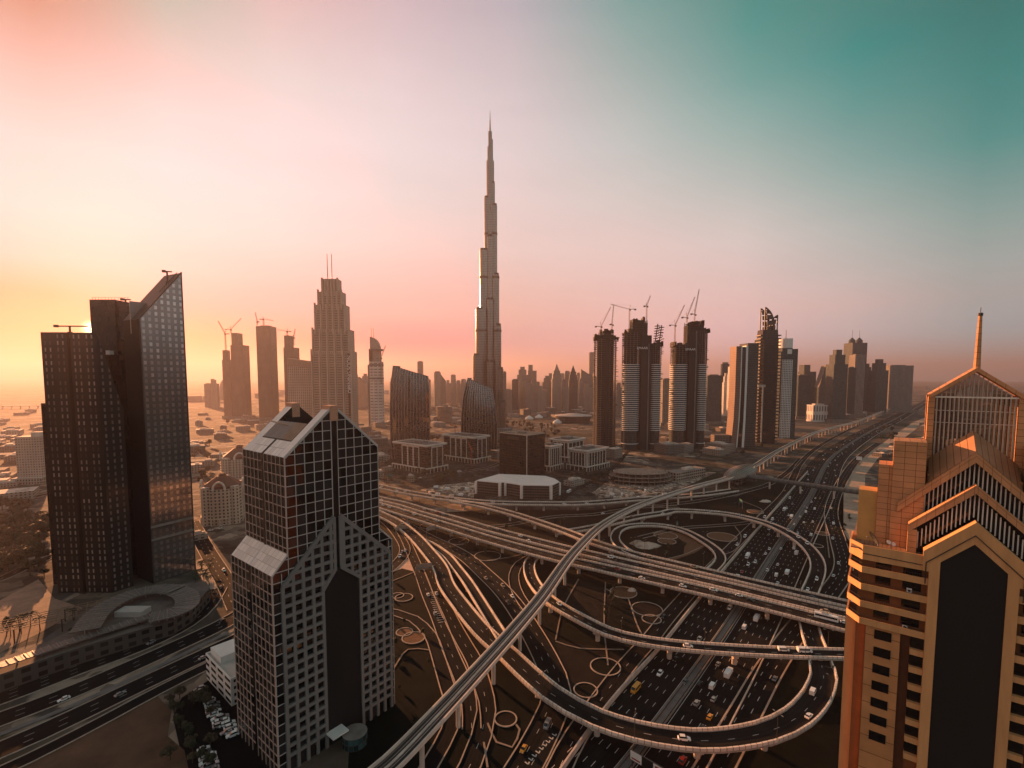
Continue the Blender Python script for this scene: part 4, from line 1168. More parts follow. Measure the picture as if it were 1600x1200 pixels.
    for s in (-1, 1):
        a = xpl if s < 0 else xpr; b = xfr if s < 0 else 2 * xc - xfr
        bb = xc + s * (xc - X(1443, 862))
        pts = [(b, 0), (a, 0), (a, zpe), (xc, zpa), (xc, zfa), (bb, zfe), (bb, zter - 3.5), (b, zter - 3.5)]
        n = len(pts); y0, y1 = -0.35, 2.4
        fr = tuple(range(n)) if s < 0 else tuple(reversed(range(n)))
        m.add([(x, y0, z) for x, z in pts], [fr]); m.add([(x, y1, z) for x, z in pts], [tuple(reversed(fr))])
        for i in range(n):
            j = (i + 1) % n
            m.add([(pts[i][0], y0, pts[i][1]), (pts[j][0], y0, pts[j][1]), (pts[j][0], y1, pts[j][1]), (pts[i][0], y1, pts[i][1])], [(3, 2, 1, 0) if s < 0 else (0, 1, 2, 3)])
    m.build('portal_frame', WALL, t)
    # thin dark cable that follows the frame
    m = MB()
    m.tube([(xfr - .6, -.5, zter - 6.4), (xfr - .6, -.5, zfe - 2.6), (xc, -.5, zfa - 2.9), (2 * xc - xfr + .6, -.5, zfe - 2.6), (2 * xc - xfr + .6, -.5, zter - 6.4)], 0.12, 6)
    m.tube([(cx0, -.15, zter - 2.0), (xfr - .6, -.15, zter - 2.3)], 0.1, 6)
    m.build('cable', DARKSTEEL, t)
    # --- stacked gables with louvres behind
    def louvres(x0, x1, ze, za, zb, y, step, name='louvre', w=0.22, mt=None):
        m = MB(); xm = (x0 + x1) / 2; n = int((x1 - x0) / step)
        for i in range(n + 1):
            x = x0 + (x1 - x0) * i / n
            zt = za - (za - ze) * abs(x - xm) / (xm - x0)
            b = zb(x) if callable(zb) else zb
            if zt > b + .3: m.bar((x, y, b), (x, y, zt), w, 0.5, up=(0, 1, 0))
        return m.build(name, mt or LOUV, t)
    Y2, Y3, Y4 = 4.5, 8.0, 15.0
    def gparm(ape, lef, off):
        x, z = f.xz(*ape, off); xa, za = f.xz(*lef, off)
        return x, z, xa, za
    # second gable
    x2, za2, x2l, ze2 = gparm((1517.5, 756), (1419, 817), Y2)
    x2 = xc; hw2 = x2 - x2l
    gable(x2 - hw2, x2 + hw2, ze2, za2, 2.0, Y2 - 1.2, Y2 + 1.2, TILE, 'gable_fascia', legs=ze2 - 2 - zfl)
    m = MB(); m.poly([(x2 - hw2 + .3, Y2 + .9, zfl), (x2 + hw2 - .3, Y2 + .9, zfl), (x2 + hw2 - .3, Y2 + .9, ze2 - 1), (x2, Y2 + .9, za2 - 1), (x2 - hw2 + .3, Y2 + .9, ze2 - 1)]); m.build('gable_glass', BLACKGLASS, t)
    louvres(x2 - hw2 + 1.9, x2 + hw2 - 1.9, ze2 - 1.8, za2 - 1.9, lambda x: max(zfl, zfa - (zfa - zfe) * abs(x - xc) / (xc - X(1443, 862))), Y2 + .3, 0.72)
    # third gable
    x3, za3, x3l, ze3 = gparm((1517, 706), (1402, 784), Y3)
    hw3 = xc - x3l
    gable(xc - hw3, xc + hw3, ze3, za3, 2.3, Y3 - 1.4, Y3 + 1.4, TILE, 'gable_fascia')
    m = MB(); m.poly([(xc - hw3 + .3, Y3 + 1.1, zfl), (xc + hw3 - .3, Y3 + 1.1, zfl), (xc + hw3 - .3, Y3 + 1.1, ze3 - 1), (xc, Y3 + 1.1, za3 - 1), (xc - hw3 + .3, Y3 + 1.1, ze3 - 1)]); m.build('gable_glass', BLACKGLASS, t)
    louvres(xc - hw3 + .6, xc + hw3 - .6, ze3 - 2.2, za3 - 2.2, zfl, Y3 + .5, 0.76)
    m = MB(); m.bar((xc - hw3 + .3, Y3 + .2, zfl + 5.2), (x2l + .2, Y3 + .2, zfl + 5.2), 0.18); m.build('louvre_rail', LOUV, t)
    # tiled roof rising behind the third gable to the lantern
    xr4, zr4 = f.xz(1514.5, 672, Y4)
    zl4 = f.Z(1455, 715, Y4)
    m = MB(); hw4 = xc - f.X(1452, 690, Y4)
    ze4 = zr4 - (zr4 - zl4) * 1.02
    for s in (-1, 1):
        q = [(xc, Y3 - .5, za3 + .05), (xc, Y4, zr4), (xc + s * hw4, Y4, ze4), (xc + s * hw4, Y3 - .5, za3 - (za3 - ze3) * hw4 / hw3 + .05)]
        fr = (0, 1, 2, 3) if s < 0 else (3, 2, 1, 0)
        u = [(0, 0), (0, 8), (10, 8), (10, 0)]
        m.add(q, [fr], 0, [[u[i] for i in fr]])
    m.poly([(xc - hw4, Y4 - .05, ze4 - 8), (xc + hw4, Y4 - .05, ze4 - 8), (xc + hw4, Y4 - .05, ze4 - .1), (xc, Y4 - .05, zr4 - .1), (xc - hw4, Y4 - .05, ze4 - .1)])
    m.build('tiled_roof', ROOFT, t)
    m = MB(); m.box(xc - hw3 + .4, xc + hw3 - .4, Y3 + 1.5, Y4 + 10, zfl - .1, ze3 - 2.0); m.build('upper_block', TILE, t)
    m = MB(); m.box(xc - hw4 - .2, xc + hw4 + .2, Y3 + 1.6, Y4 + 9.5, ze3 - 2.0, ze4 - 3.2); m.build('upper_block', TILE, t)
    # --- open lantern: corner posts, louvres and a gabled hood
    Y5 = Y4
    zpt = f.Z(1453, 618, Y5); xpL = f.X(1449, 650, Y5); hp = xc - xpL
    zap = f.Z(1513, 574, Y5)
    zpb = ze4 - 3.5
    for yy in (Y5, Y5 + 8.5):
        for s in (-1, 1):
            a, b = sorted((xc + s * hp, xc + s * (hp - 1.25)))
            m = MB(); m.box(a, b, yy, yy + 1.3, zpb - (3 if yy == Y5 else 0), zpt); m.build('lantern_post', TILE, t)
    for s in (-1, 1):
        a, b = sorted((xc + s * hp, xc + s * (hp - 0.5)))
        m = MB(); m.box(a, b, Y5 + 1.3, Y5 + 3.0, zpb, zpt - .4); m.build('lantern_side', TILE, t)
    gable(xc - hp + .2, xc + hp - .2, zpt + .3, zap, 1.1, Y5 - .3, Y5 + 1.2, TILE, 'lantern_gable')
    gable(xc - hp + .2, xc + hp - .2, zpt + .3, zap, 0.7, Y5 + 8.4, Y5 + 9.6, TILE, 'lantern_gable')
    m = MB()
    for s in (-1, 1):
        q = [(xc, Y5 + 1.1, zap - .05), (xc, Y5 + 8.5, zap - .05), (xc + s * hp, Y5 + 8.5, zpt + .2), (xc + s * hp, Y5 + 1.1, zpt + .2)]
        fr = (0, 1, 2, 3) if s < 0 else (3, 2, 1, 0)
        m.add(q, [fr], 0, [[((0, 0), (0, 8), (10, 8), (10, 0))[i] for i in fr]])
    m.build('lantern_roof', ROOFT, t)
    louvres(xc - hp + 1.7, xc + hp - 1.7, zpt - .4, zpt - .4, lambda x: zr4 - 1.6 - (zr4 - ze4) * abs(x - xc) / hw4, Y5 + .5, 0.80, w=0.26, mt=LOUVD)
    louvres(xc - hp + 1.7, xc + hp - 1.7, zpt - .2, zap - 1.3, zpt - .2, Y5 + .6, 0.80, w=0.2, mt=LOUVD)
    louvres(xc - hp + 1.7, xc + hp - 1.7, zpt - .4, zpt - .4, zr4 - 1.6 - (zr4 - ze4), Y5 + 8.9, 0.80, w=0.3, mt=LOUVD)
    TINT, TN, TL, TB = mat_new('shade_tint')
    TB.inputs['Base Color'].default_value = (0.02, 0.017, 0.014, 1); TB.inputs['Roughness'].default_value = 0.15
    tr_ = TN.new('ShaderNodeBsdfTransparent'); tr_.inputs[0].default_value = (0.75, 0.66, 0.58, 1); mx_ = TN.new('ShaderNodeMixShader'); mx_.inputs[0].default_value = 0.5
    TL.new(tr_.outputs[0], mx_.inputs[1]); TL.new(TB.outputs[0], mx_.inputs[2]); TL.new(mx_.outputs[0], TN['Material Output'].inputs[0])
    m = MB(); m.poly([(xc - hp + 1.3, Y5 + 8.3, zpb), (xc + hp - 1.3, Y5 + 8.3, zpb), (xc + hp - 1.3, Y5 + 8.3, zpt - .2), (xc, Y5 + 8.3, zap - 1.0), (xc - hp + 1.3, Y5 + 8.3, zpt - .2)]); m.build('lantern_shade_pane', TINT, t)  # see-through dark pane, added to darken the inside of the open lantern
    m = MB(); m.bar((xc - hp + 1.2, Y5 + .4, zpt - .3), (xc + hp - 1.2, Y5 + .4, zpt - .3), 0.35); 
    for z in (zpt - 3.6, zpt - 6.6): m.bar((xc - hp + 1.2, Y5 + .45, z), (xc + hp - 1.2, Y5 + .45, z), 0.1)
    for i in range(11):                              # organ-like ducts seen inside the hood
        x = xc - 2.9 + i * 0.58; hgt = 2.6 - abs(i - 5) * 0.36
        m.tube([(x, Y5 + 3.6, zpt - .2), (x, Y5 + 3.6, zpt + .3 + hgt)], 0.24, 8)
    m.build('lantern_rail', LOUV, t)
    # spire
    zsp = f.Z(1513, 496, Y5 + 4)
    m = MB(); m.prism(ngon(xc, Y5 + 1.6, 0.72, 8, R(22)), zap - 1.2, zsp, scale=0.55); 
    m.build('spire', TILE, t)
    m = MB(); m.prism(ngon(xc, Y5 + 1.6, 0.5, 8), zsp, zsp + .7); m.tube([(xc, Y5 + 1.6, zsp), (xc, Y5 + 1.6, zsp + 2.0)], 0.07, 6)
    m.build('spire_tip', DARKSTEEL, t)
    # --- stepped walls left and right of the gables
    steps = [((1395, 1447), 690, 7.0, 16.0, TILE), ((1371, 1396.5), 726, 7.6, 15.0, TILE), ((1340, 1372), 766, 8.2, 14.0, plain('mustard_render', (0.55, 0.30, 0.10), 0.8, var=0.14, scale=0.4))]
    for (p0, p1), py, y0, y1, mt in steps:
        xa, xb = f.X(p0, py + 40, y0), f.X(p1, py + 40, y0)
        zz = f.Z((p0 + p1) / 2, py, y0)
        for s in (-1, 1):
            a, b = (xa, xb) if s < 0 else (2 * xc - xb, 2 * xc - xa)
            m = MB(); m.box(a, b - .02, y0, y1, zfl - .05, zz); m.build('stepped_wall', mt, t)
    # terrace floor
    m = MB(); m.box(xL + .4, xR - .4, 0.4, dep - 2, zfl - .28, zfl); m.build('terrace_floor', tiles('terrace_tile', (0.34, 0.20, 0.12), (0.12, 0.06, 0.04), 0.9, 0.9), t)
    # things standing on the terrace
    def on(px, py, off): 
        x, _ = f.xz(px, py, off); p = f.O + f.ex * x + f.ey * off; return Vector((p.x, p.y, zfl))
    d = thing('satellite_dish', 'large dark mesh satellite dish on the orange tower terrace', 'satellite dish', on(1372, 850, 4.2), R(20))
    m = MB(); m.tube([(0, 0, 0), (0, 0, 1.5)], 0.14, 8); m.build('mast', STEEL, d)
    m = MB(); rr = 1.7; rings = [[(r * math.cos(a), r * r * 0.16 - .2, 1.9 + r * math.sin(a)) for a in [2 * math.pi * k_ / 24 for k_ in range(24)]] for r in (0.15, .6, 1.1, rr)]
    for q in range(3):
        for k_ in range(24): m.quad(rings[q][k_], rings[q][(k_ + 1) % 24], rings[q + 1][(k_ + 1) % 24], rings[q + 1][k_])
    rf = o = m.build('reflector', DARKSTEEL, d); o.rotation_euler = (R(-25), 0, R(55)); o.location = (0, 0, .5)
    m = MB(); m.bar((0, -.2, 1.9), (0, 1.5, 2.5), 0.08); m.box(-.15, .15, 1.4, 1.7, 2.35, 2.65); m.build('feed_arm', STEEL, rf)
    d = thing('antenna_mount', 'two white drum antennas on a short mast beside the dish', 'antenna', on(1392, 853, 3.6), R(-20))
    m = MB(); m.tube([(0, 0, 0), (0, 0, 2.1)], 0.09, 8); m.build('mast', STEEL, d)
    for x, z in ((-.45, 1.7), (.5, 1.35)):
        m = MB(); m.tube([(x, -.25, z), (x, .2, z)], 0.42, 14); m.build('drum', WHITE, d)
    d = thing('air_conditioner', 'white air conditioner standing on a lower orange tower balcony', 'air conditioner', f.O + f.ex * f.X(1413, 987, 1.2) + f.ey * 1.2 + Vector((0, 0, zter - 1 - fh * 4 - 1.2)), f.a)
    m = MB(); m.box(-.5, .5, -.25, .25, 0, 1.5); m.build('casing', WHITE, d); m = MB(); m.tube([(0, -.3, 1.05), (0, -.24, 1.05)], 0.33, 14); m.build('fan_grille', DARKSTEEL, d)
    d2 = thing('air_conditioner', 'white double air conditioner standing on the second orange tower balcony', 'air conditioner', f.O + f.ex * f.X(1420, 930, 1.2) + f.ey * 1.2 + Vector((0, 0, zter - 1 - fh * 2 - 1.2)), f.a)
    m = MB(); m.box(-.5, .5, -.25, .25, 0, 1.0); m.box(-.5, .5, -.25, .25, 1.1, 2.0); m.build('casing', WHITE, d2); m = MB(); m.tube([(0, -.3, 1.5), (0, -.24, 1.5)], 0.3, 14); m.build('fan_grille', DARKSTEEL, d2)
orange_tower()

# ------------------------------------------------------------------ dark glass towers on the left
def glass_towers():
    ux, uy = math.sin(R(29)), math.cos(R(29))            # direction of the obliquely seen faces
    Y = 330.0
    def at(px, Yd, py=590): return AT(px, py, Yd)
    GLD = facade('brown_glass_windows', (0.016, 0.013, 0.012), (0.14, 0.115, 0.10), 4.5, 8.6, 0.12, 0.58, 0.10, 0.85, wallrough=0.10, gspec=0.6, tilt=0.01, pair=0.2)
    GLP = facade('smoked_glass', (0.010, 0.009, 0.009), (0.014, 0.012, 0.011), 3.7, 1.6, 0.9, 0.9, 0.10, 0.5, wallrough=0.2)
    GLW = facade('silver_glass', (0.20, 0.19, 0.185), (0.38, 0.36, 0.35), 4.4, 4.2, 0.42, 0.58, 0.10, 0.25, wallrough=0.10, gspec=0.8, tilt=0.006, gmetal=.8, wmetal=.75)
    SIDE = facade('dark_side_glass', (0.020, 0.018, 0.017), (0.12, 0.10, 0.09), 4.5, 4.0, 0.28, 0.55, 0.10, 0.5, wallrough=0.1)
    # --- tower with two front blocks
    p0, p1, pm, pn = at(68, Y), at(155, Y), at(108, Y), at(113, Y)
    t = thing('glass_tower', 'dark brown glass tower with paired window slots and the sun at its edge', 'office tower', (p1.x, p1.y, 0))
    z1 = AT(110, 519, Y).z
    lx = lambda px: at(px, Y).x - p1.x
    # oblique face ends where it reaches pixel column 190
    u2 = ray(190, 590); k_ = u2.x / u2.y
    s2 = (k_ * p1.y - p1.x) / (ux - k_ * uy)
    q2 = (ux * s2, uy * s2)
    def block(x0, x1, y0, y1, za, zb, name, mat):
        m = MB(); m.box(x0, x1, y0, y1, za, zb, 0, 1); return m.build(name, [mat, ROOF], t)
    block(lx(68), lx(108), 0, 22, 0, z1, 'front_block', GLD)
    block(lx(108) + .02, lx(113) - .02, 1.6, 20, 0, z1 - 4, 'slot', BLACKGLASS)
    m = MB(); x0 = lx(113); zr = AT(184, 640, p1.y + q2[1]).z
    V = [(x0, 0, 0), (0, 0, 0), (q2[0], q2[1], 0), (x0, q2[1], 0), (x0, 0, z1 - .3), (0, 0, z1 - .3), (q2[0], q2[1], zr), (x0, q2[1], z1 - .3)]
    m.add(V, [(0, 1, 5, 4), (3, 0, 4, 7), (2, 3, 7, 6)], 0, [[(0, 0), (-x0, 0), (-x0, z1), (0, z1)], [(0, 0), (q2[1], 0), (q2[1], z1), (0, z1)], [(0, 0), (20, 0), (20, z1), (0, z1)]])
    m.add(V, [(1, 2, 6, 5)], 2, [[(0, 0), (s2, 0), (s2, zr), (0, z1)]])
    m.add(V, [(4, 5, 6), (4, 6, 7)], 1)
    m.build('front_block', [GLD, ROOF, SIDE], t)
    # lower slab at the far left
    m = MB(); zl = AT(64, 630, Y + 14).z
    m.box(at(61, Y + 14).x - p1.x, lx(68) + 3, 14, 34, 0, zl, 0, 1); m.build('side_slab', [GLP, ROOF], t)
    # tall rear mass and the ledge in front of it
    Yd = Y + 42
    zd = AT(180, 468, Yd).z; zd2 = AT(214, 484, Yd).z
    X = lambda px: at(px, Yd).x - p1.x
    m = MB()
    m.box(X(147), X(186), Yd - Y, Yd - Y + 26, 0, zd, 0, 1)
    m.box(X(186), X(211), Yd - Y + 1.5, Yd - Y + 26, 0, zd - 2.0, 0, 1)
    m.box(X(211), X(232), Yd - Y + 3, Yd - Y + 26, 0, zd2, 0, 1)
    m.build('rear_block', [GLP, ROOF], t)
    zled = AT(200, 554, Yd - 12).z
    m = MB(); m.box(at(164, Yd - 12).x - p1.x, at(230, Yd - 12).x - p1.x, Yd - 12 - Y, Yd - Y - .02, 0, zled, 0, 1); m.build('ledge_block', [GLP, ROOF_LIGHT], t)
    m = MB(); m.box(X(181), X(187), Yd - Y - 8, Yd - Y - 4, zled, zled + 3.2); m.build('plant_box', WHITE, t)
    m = MB()
    for px in range(150, 210, 5): m.tube([(X(px), Yd - Y + 1, zd), (X(px), Yd - Y + 1, zd + 1.8)], 0.12, 5)
    m.bar((X(149), Yd - Y + 1, zd + 1.7), (X(207), Yd - Y + 1, zd + 1.7), 0.14); m.build('roof_railing', DARKSTEEL, t)
    # cleaning gantries on the roofs
    def gantry(name, label, base, arm, rot, h=4.5):
        g_ = thing(name, label, 'roof crane', base, rot)
        m = MB(); m.box(-1.0, 1.0, -1.0, 1.0, 0, 1.0); m.prism(ngon(0, 0, .6, 8), 1.0, h); m.build('mast', DARKSTEEL, g_)
        m = MB(); m.bar((-arm * .8, 0, h + .3), (arm, 0, h + .3), 0.9, 0.8); m.box(-arm * .8 - .5, -arm * .8 + 1.8, -.8, .8, h - .5, h + 1.2); m.build('jib', DARKSTEEL, g_)
    gantry('roof_crane', 'long dark window cleaning crane lying along the flat brown glass roof', (at(114, Y + 8).x, Y + 8, z1), 12, 0.05)
    gantry('roof_crane', 'small window cleaning crane on the tall rear block', (at(203, Yd + 8).x, Yd + 8, zd - 2), 3.5, 0.2, 3.0)
    # --- wedge tower
    Yw = 345.0
    w0 = at(223, Yw)
    s = (ray(291, 590).x / ray(291, 590).y * w0.y - w0.x) / (ux - ray(291, 590).x / ray(291, 590).y * uy)
    a = math.atan2(uy, ux)
    t2 = thing('wedge_tower', 'silver glass tower whose roof rises to a sharp wedge', 'office tower', (w0.x, w0.y, 0), a)
    zL = AT(222, 498, Yw).z; zR = AT(290, 426, Yw + uy * s).z
    D = 24.0
    m = MB()
    V = [(0, 0, 0), (s, 0, 0), (s, D, 0), (0, D, 0), (0, 0, zL), (s, 0, zR), (s, D, zR), (0, D, zL)]
    m.add(V, [(0, 1, 5, 4)], 0, [[(0, 0), (s, 0), (s, zR), (0, zL)]])
    m.add(V, [(1, 2, 6, 5), (3, 0, 4, 7), (2, 3, 7, 6)], 1, [[(0, 0), (D, 0), (D, zR), (0, zR)], [(0, 0), (D, 0), (D, zL), (0, zL)], [(0, 0), (s, 0), (s, zL), (0, zR)]])
    m.add(V, [(4, 5, 6, 7)], 2)
    m.build('body', [GLW, plain('matt_dark_glass', (0.012, 0.011, 0.010), .7, var=.2, spec=.1), DARKSTEEL], t2)
    # upstand behind the slope and edge trim
    zU = AT(222, 475, Yw + 20).z
    m = MB(); m.box(-0.3, s * 0.36, D * .5, D * .5 + .6, zL - 10, zU); m.build('parapet_wall', plain('grey_cladding', (0.26, 0.25, 0.24), 0.4, 0.3, var=0.1, scale=0.3), t2)
    m = MB(); m.bar((-.2, -.1, zL + .2), (s + .2, -.1, zR + .2), 0.8, 0.9); m.bar((s, -.1, 0), (s, -.1, zR), 0.6, .5, up=(0, 1, 0)); m.bar((0, -.1, 0), (0, -.1, zL), 0.6, .5, up=(0, 1, 0)); m.build('edge_trim', DARKSTEEL, t2)
    m = MB()
    for i in range(9):
        q = 0.55 + i * 0.045; m.bar((s * q, 3, zL + (zR - zL) * q), (s * q, 3, zL + (zR - zL) * q + 2.6), 0.25)
    m.bar((s * .5, 3, zL + (zR - zL) * .5 + 2.2), (s * .95, 3, zL + (zR - zL) * .95 + 2.0), 0.3); m.build('roof_rail', DARKSTEEL, t2)
    for z_, hh in ((zL * .165, 1.6), (zL * .215, 1.6)):
        m = MB(); m.box(-.25, s + .25, -.45, -.02, z_, z_ + hh); m.build('stone_band', plain('band_stone', (0.20, 0.17, 0.15), 0.6, var=0.2), t2)
    b = Vector((w0.x, w0.y, 0)) + Vector((ux, uy, 0)) * (s * .80) + Vector((-uy, ux, 0)) * 8.0
    gantry('roof_crane', 'dark crane perched on the wedge roof ridge', (b.x, b.y, zL + (zR - zL) * .80 - .3), 3.2, 0.4, 8.0)
glass_towers()

# ------------------------------------------------------------------ podium with the curved canopy
def podium():
    z = 9.0
    pts = [G(x, y, z) for x, y in [(-60, 1075), (40, 1040), (130, 1010), (215, 985), (268, 970), (300, 950), (328, 918), (322, 908), (290, 912), (240, 916), (200, 922), (165, 940), (130, 975), (80, 1000), (-60, 1050)]]
    a = sum(pts[i].x * pts[(i + 1) % len(pts)].y - pts[(i + 1) % len(pts)].x * pts[i].y for i in range(len(pts)))
    if a < 0: pts.reverse()
    b = Vector((pts[0].x, pts[0].y, 0))
    t = thing('podium', 'low curved podium with ribbed canopies at the foot of the dark glass towers', 'podium', b)
    m = MB(); m.prism([(p.x - b.x, p.y - b.y) for p in pts], 0, z, 0, 1)
    m.build('base', [facade('podium_wall', (0.075, 0.063, 0.055), (0.02, 0.018, 0.017), 4.5, 6.0, 0.55, 0.5), plain('podium_roof', (0.13, 0.105, 0.09), 0.9, var=0.4, scale=0.15)], t)
    def canopy(pix, zc, w, nrib):
        p = [q - b for q in spline([G(x, y, zc) for x, y in pix], 3)]
        m = MB(); L_, R_ = offset(p, w / 2), offset(p, -w / 2)
        m.sheet(L_, R_); lo = [q - Vector((0, 0, .5)) for q in L_]; ro = [q - Vector((0, 0, .5)) for q in R_]
        m.sheet(ro, lo); m.sheet(lo, L_); m.sheet(R_, ro)
        m.build('canopy', facade('canopy_ribs', (0.22, 0.195, 0.175), (0.12, 0.105, 0.095), 3.0, 2.5, 0.86, 0.9, 0.5, 0.2), t)
        r = MB()
        for i in range(0, len(p), max(1, len(p) // nrib)): r.bar(L_[i] + Vector((0, 0, .15)), R_[i] + Vector((0, 0, .15)), 0.35)
        for i in range(0, len(p), max(1, len(p) // 8)): r.tube([Vector((p[i].x, p[i].y, z - .1)), p[i]], 0.35, 6)
        r.build('canopy_rib', plain('rib_metal', (0.26, 0.2, 0.17), 0.5, 0.3), t)
    canopy([(132, 985), (150, 960), (178, 940), (215, 925), (250, 919), (275, 921)], 14.0, 13.0, 30)
    canopy([(275, 921), (291, 930), (291, 945), (272, 956), (235, 964)], 13.2, 13.0, 24)
    canopy([(-60, 1060), (40, 1025), (130, 995), (235, 962)], 11.5, 7.0, 34)
    m = MB(); c = G(208, 985, 0) - b; m.box(c.x - 9, c.x + 7, c.y - 2, c.y + 6, 0, z + 3.2); m.build('entrance_box', plain('pale_cladding', (0.40, 0.36, 0.33), 0.7, var=0.15), t)
    # lattice pergola to the left
    pg = G(70, 965, 8) 
    t2 = thing('pergola', 'flat lattice pergola beside the podium canopy', 'pergola', (pg.x, pg.y, 0), R(38))
    m = MB()
    for i in range(16): m.bar((-34 + i * 4.4, -9, 8), (-34 + i * 4.4, 9, 8), 0.35, 0.5)
    for i in range(6): m.bar((-34, -9 + i * 3.6, 8.3), (32, -9 + i * 3.6, 8.3), 0.3, 0.3)
    m.build('lattice', plain('pergola_wood', (0.20, 0.13, 0.09), 0.8), t2)
    for x in (-32, -12, 8, 30):
        for y in (-8, 8):
            m = MB(); m.tube([(x, y, 0), (x, y, 7.8)], 0.35, 8); m.build('post', DARKSTEEL, t2)
podium()

# ------------------------------------------------------------------ white block beside the gabled tower
def white_block():
    c = G(362, 1104, 0); l = G(323, 1060, 0)
    d = (l - c); w = d.length; a = math.atan2(d.y, d.x) - math.pi / 2
    t = thing('white_office_block', 'low white office block with dark window strips beside the parked cars', 'office block', (c.x, c.y, 0), a)
    hgt = AT(361, 1064, c.y).z
    F_ = facade('white_block_wall', (0.62, 0.57, 0.53), (0.02, 0.02, 0.02), 3.3, 9.0, 0.72, 0.45, 0.15, 0.5)
    m = MB(); m.box(0, 26, 0, w, 0, hgt, 0, 1); m.build('body', [F_, ROOF_LIGHT], t)
    m = MB()
    for x0, x1, y0, y1 in ((0, 26, 0, .4), (0, 26, w - .4, w), (0, .4, .4, w - .4)): m.box(x0, x1, y0, y1, hgt, hgt + 1.0)
    m.build('parapet', WHITE, t)
    m = MB(); m.box(2, 15, w * .55, w - 1, hgt, hgt + 3.4); m.build('stair_house', [WHITE], t)
    m = MB(); m.box(6, 12, 3, 9, hgt, hgt + 1.5); m.box(15, 20, 3, 7, hgt, hgt + 1.8); m.build('roof_plant', STEEL, t)
white_block()
# ================================================================== MIDDLE DISTANCE
def corner(pxc, pyc, a, xl, xr, Y=None):
    """frame at a near corner seen at (pxc, pyc) on the ground (or at depth Y); returns frame, width to the right, width to the left"""
    O = G(pxc, pyc) if Y is None else AT(pxc, pyc, Y)
    f = Frame(O, a)
    ul = ray(xl, pyc); ul = ul.x / ul.y; ur = ray(xr, pyc); ur = ur.x / ur.y
    wl = (O.x - ul * O.y) / (math.sin(a) + ul * math.cos(a))
    wr = (ur * O.y - O.x) / (math.cos(a) - ur * math.sin(a))
    return f, wr, wl

FRAMEW = plain('square_frame_white', (0.62, 0.52, 0.45), 0.7, var=0.12, scale=0.2)
SQGLASS = facade('square_glass', (0.034, 0.031, 0.029), (0.008, 0.008, 0.008), 3.9, 30.0, 0.97, 0.6, 0.1, 0.4)
def square_block(label, pxc, pyb, a, xl, xr, ytop, nleft, nright, boxes=True):
    """office block: dark glass body, pale vertical frames, eaves slab with slots, and a colonnade round the foot"""
    f, wr, wl = corner(pxc, pyb, a, xl, xr)
    t = thing('square_office_block', label, 'office block', f.O, f.a, 'square office blocks')
    h = AT(pxc, ytop, f.O.y).z
    i = 4.0
    m = MB(); r = 5.0
    body = [(i + r, i), (wr - i, i), (wr - i, wl - i), (i, wl - i), (i, i + r), (i + r * .3, i + r * .3)]
    m.prism(body, 0, h - 2.2, 0, 1); m.build('glass_body', [SQGLASS, ROOF], t)
    m = MB(); m.box(0.5, wr - .5, .5, wl - .5, h - 2.2, h, 0, 1)
    rs = m.build('roof_slab', [facade('slab_slots', (0.66, 0.56, 0.48), (0.08, 0.07, 0.06), 2.2, 3.0, 0.6, 0.45, 0.6, 0.2), plain('roof_grey', (0.15, 0.135, 0.125), 0.9, var=0.4, scale=0.12)], t)
    m = MB()
    for (x0, x1, y0, y1) in ((0.5, wr - .5, .5, 3.4), (.5, wr - .5, wl - 3.4, wl - .5), (.5, 3.4, 3.4, wl - 3.4), (wr - 3.4, wr - .5, 3.4, wl - 3.4)): m.box(x0, x1, y0, y1, h + .02, h + .7)
    m.build('roof_rim', plain('rim_white', (0.66, 0.55, 0.48), 0.7, var=0.15, scale=0.2), t)
    m = MB(); m.box(wr * .35, wr * .65, wl * .35, wl * .7, h + .02, h + 3.2, 0, 1); m.box(wr * .15, wr * .3, wl * .5, wl * .8, h + .02, h + 1.8, 0, 1)
    m.build('roof_plant', [CONC_DARK, ROOF], rs)
    pod = 9.0
    m = MB()
    for s, L0, nn in ((0, wl, nleft), (1, wr, nright)):
        for q in nn:
            c = L0 * q
            if s == 0: m.box(i - .9, i + .2, c - .6, c + .6, pod - 1, h - 2.3)
            else: m.box(c - .6, c + .6, i - .9, i + .2, pod - 1, h - 2.3)
        a0, a1 = L0 * nn[0], L0 * nn[-1]; a0, a1 = min(a0, a1), max(a0, a1)
        if s == 0: m.box(i - .88, i + .2, a0 + .61, a1 - .61, h - 5.0, h - 2.4)
        else: m.box(a0 + .61, a1 - .61, i - .88, i + .2, h - 5.0, h - 2.4)
    m.build('frame', FRAMEW, t)
    if boxes:
        m = MB()
        for q in (0.42, 0.58):
            m.box(i - .6, i + .18, wl * q - 1.7, wl * q + 1.7, pod, h - 5.1)
        m.build('window_ladder', facade('window_ladder', (0.60, 0.50, 0.44), (0.02, 0.02, 0.02), 3.9, 3.4, 0.45, 0.5, 0.2, 0.3), t)
    m = MB()
    m.box(-.5, wr + .5, -.5, 1.2, pod - 1.8, pod); m.box(-.5, 1.2, 1.2, wl + .5, pod - 1.8, pod)
    n = max(4, int(wr / 7))
    for k_ in range(n + 1): m.box(wr * k_ / n - .45, wr * k_ / n + .45, -.3, .7, 0, pod - 1.8)
    n = max(4, int(wl / 7))
    for k_ in range(1, n + 1): m.box(-.3, .7, wl * k_ / n - .45, wl * k_ / n + .45, 0, pod - 1.8)
    m.build('colonnade', FRAMEW, t)
square_block('dark square office block with white window ladders, before the taller leaning glass building', 667, 741, R(52), 613, 700, 697, (0.26, 0.42, 0.58, 0.74), (0.3, 0.55, 0.82))
square_block('dark square office block with white window ladders below the bulging glass building', 741, 725, R(52), 689, 767, 684, (0.26, 0.42, 0.58, 0.74), (0.3, 0.55, 0.82))
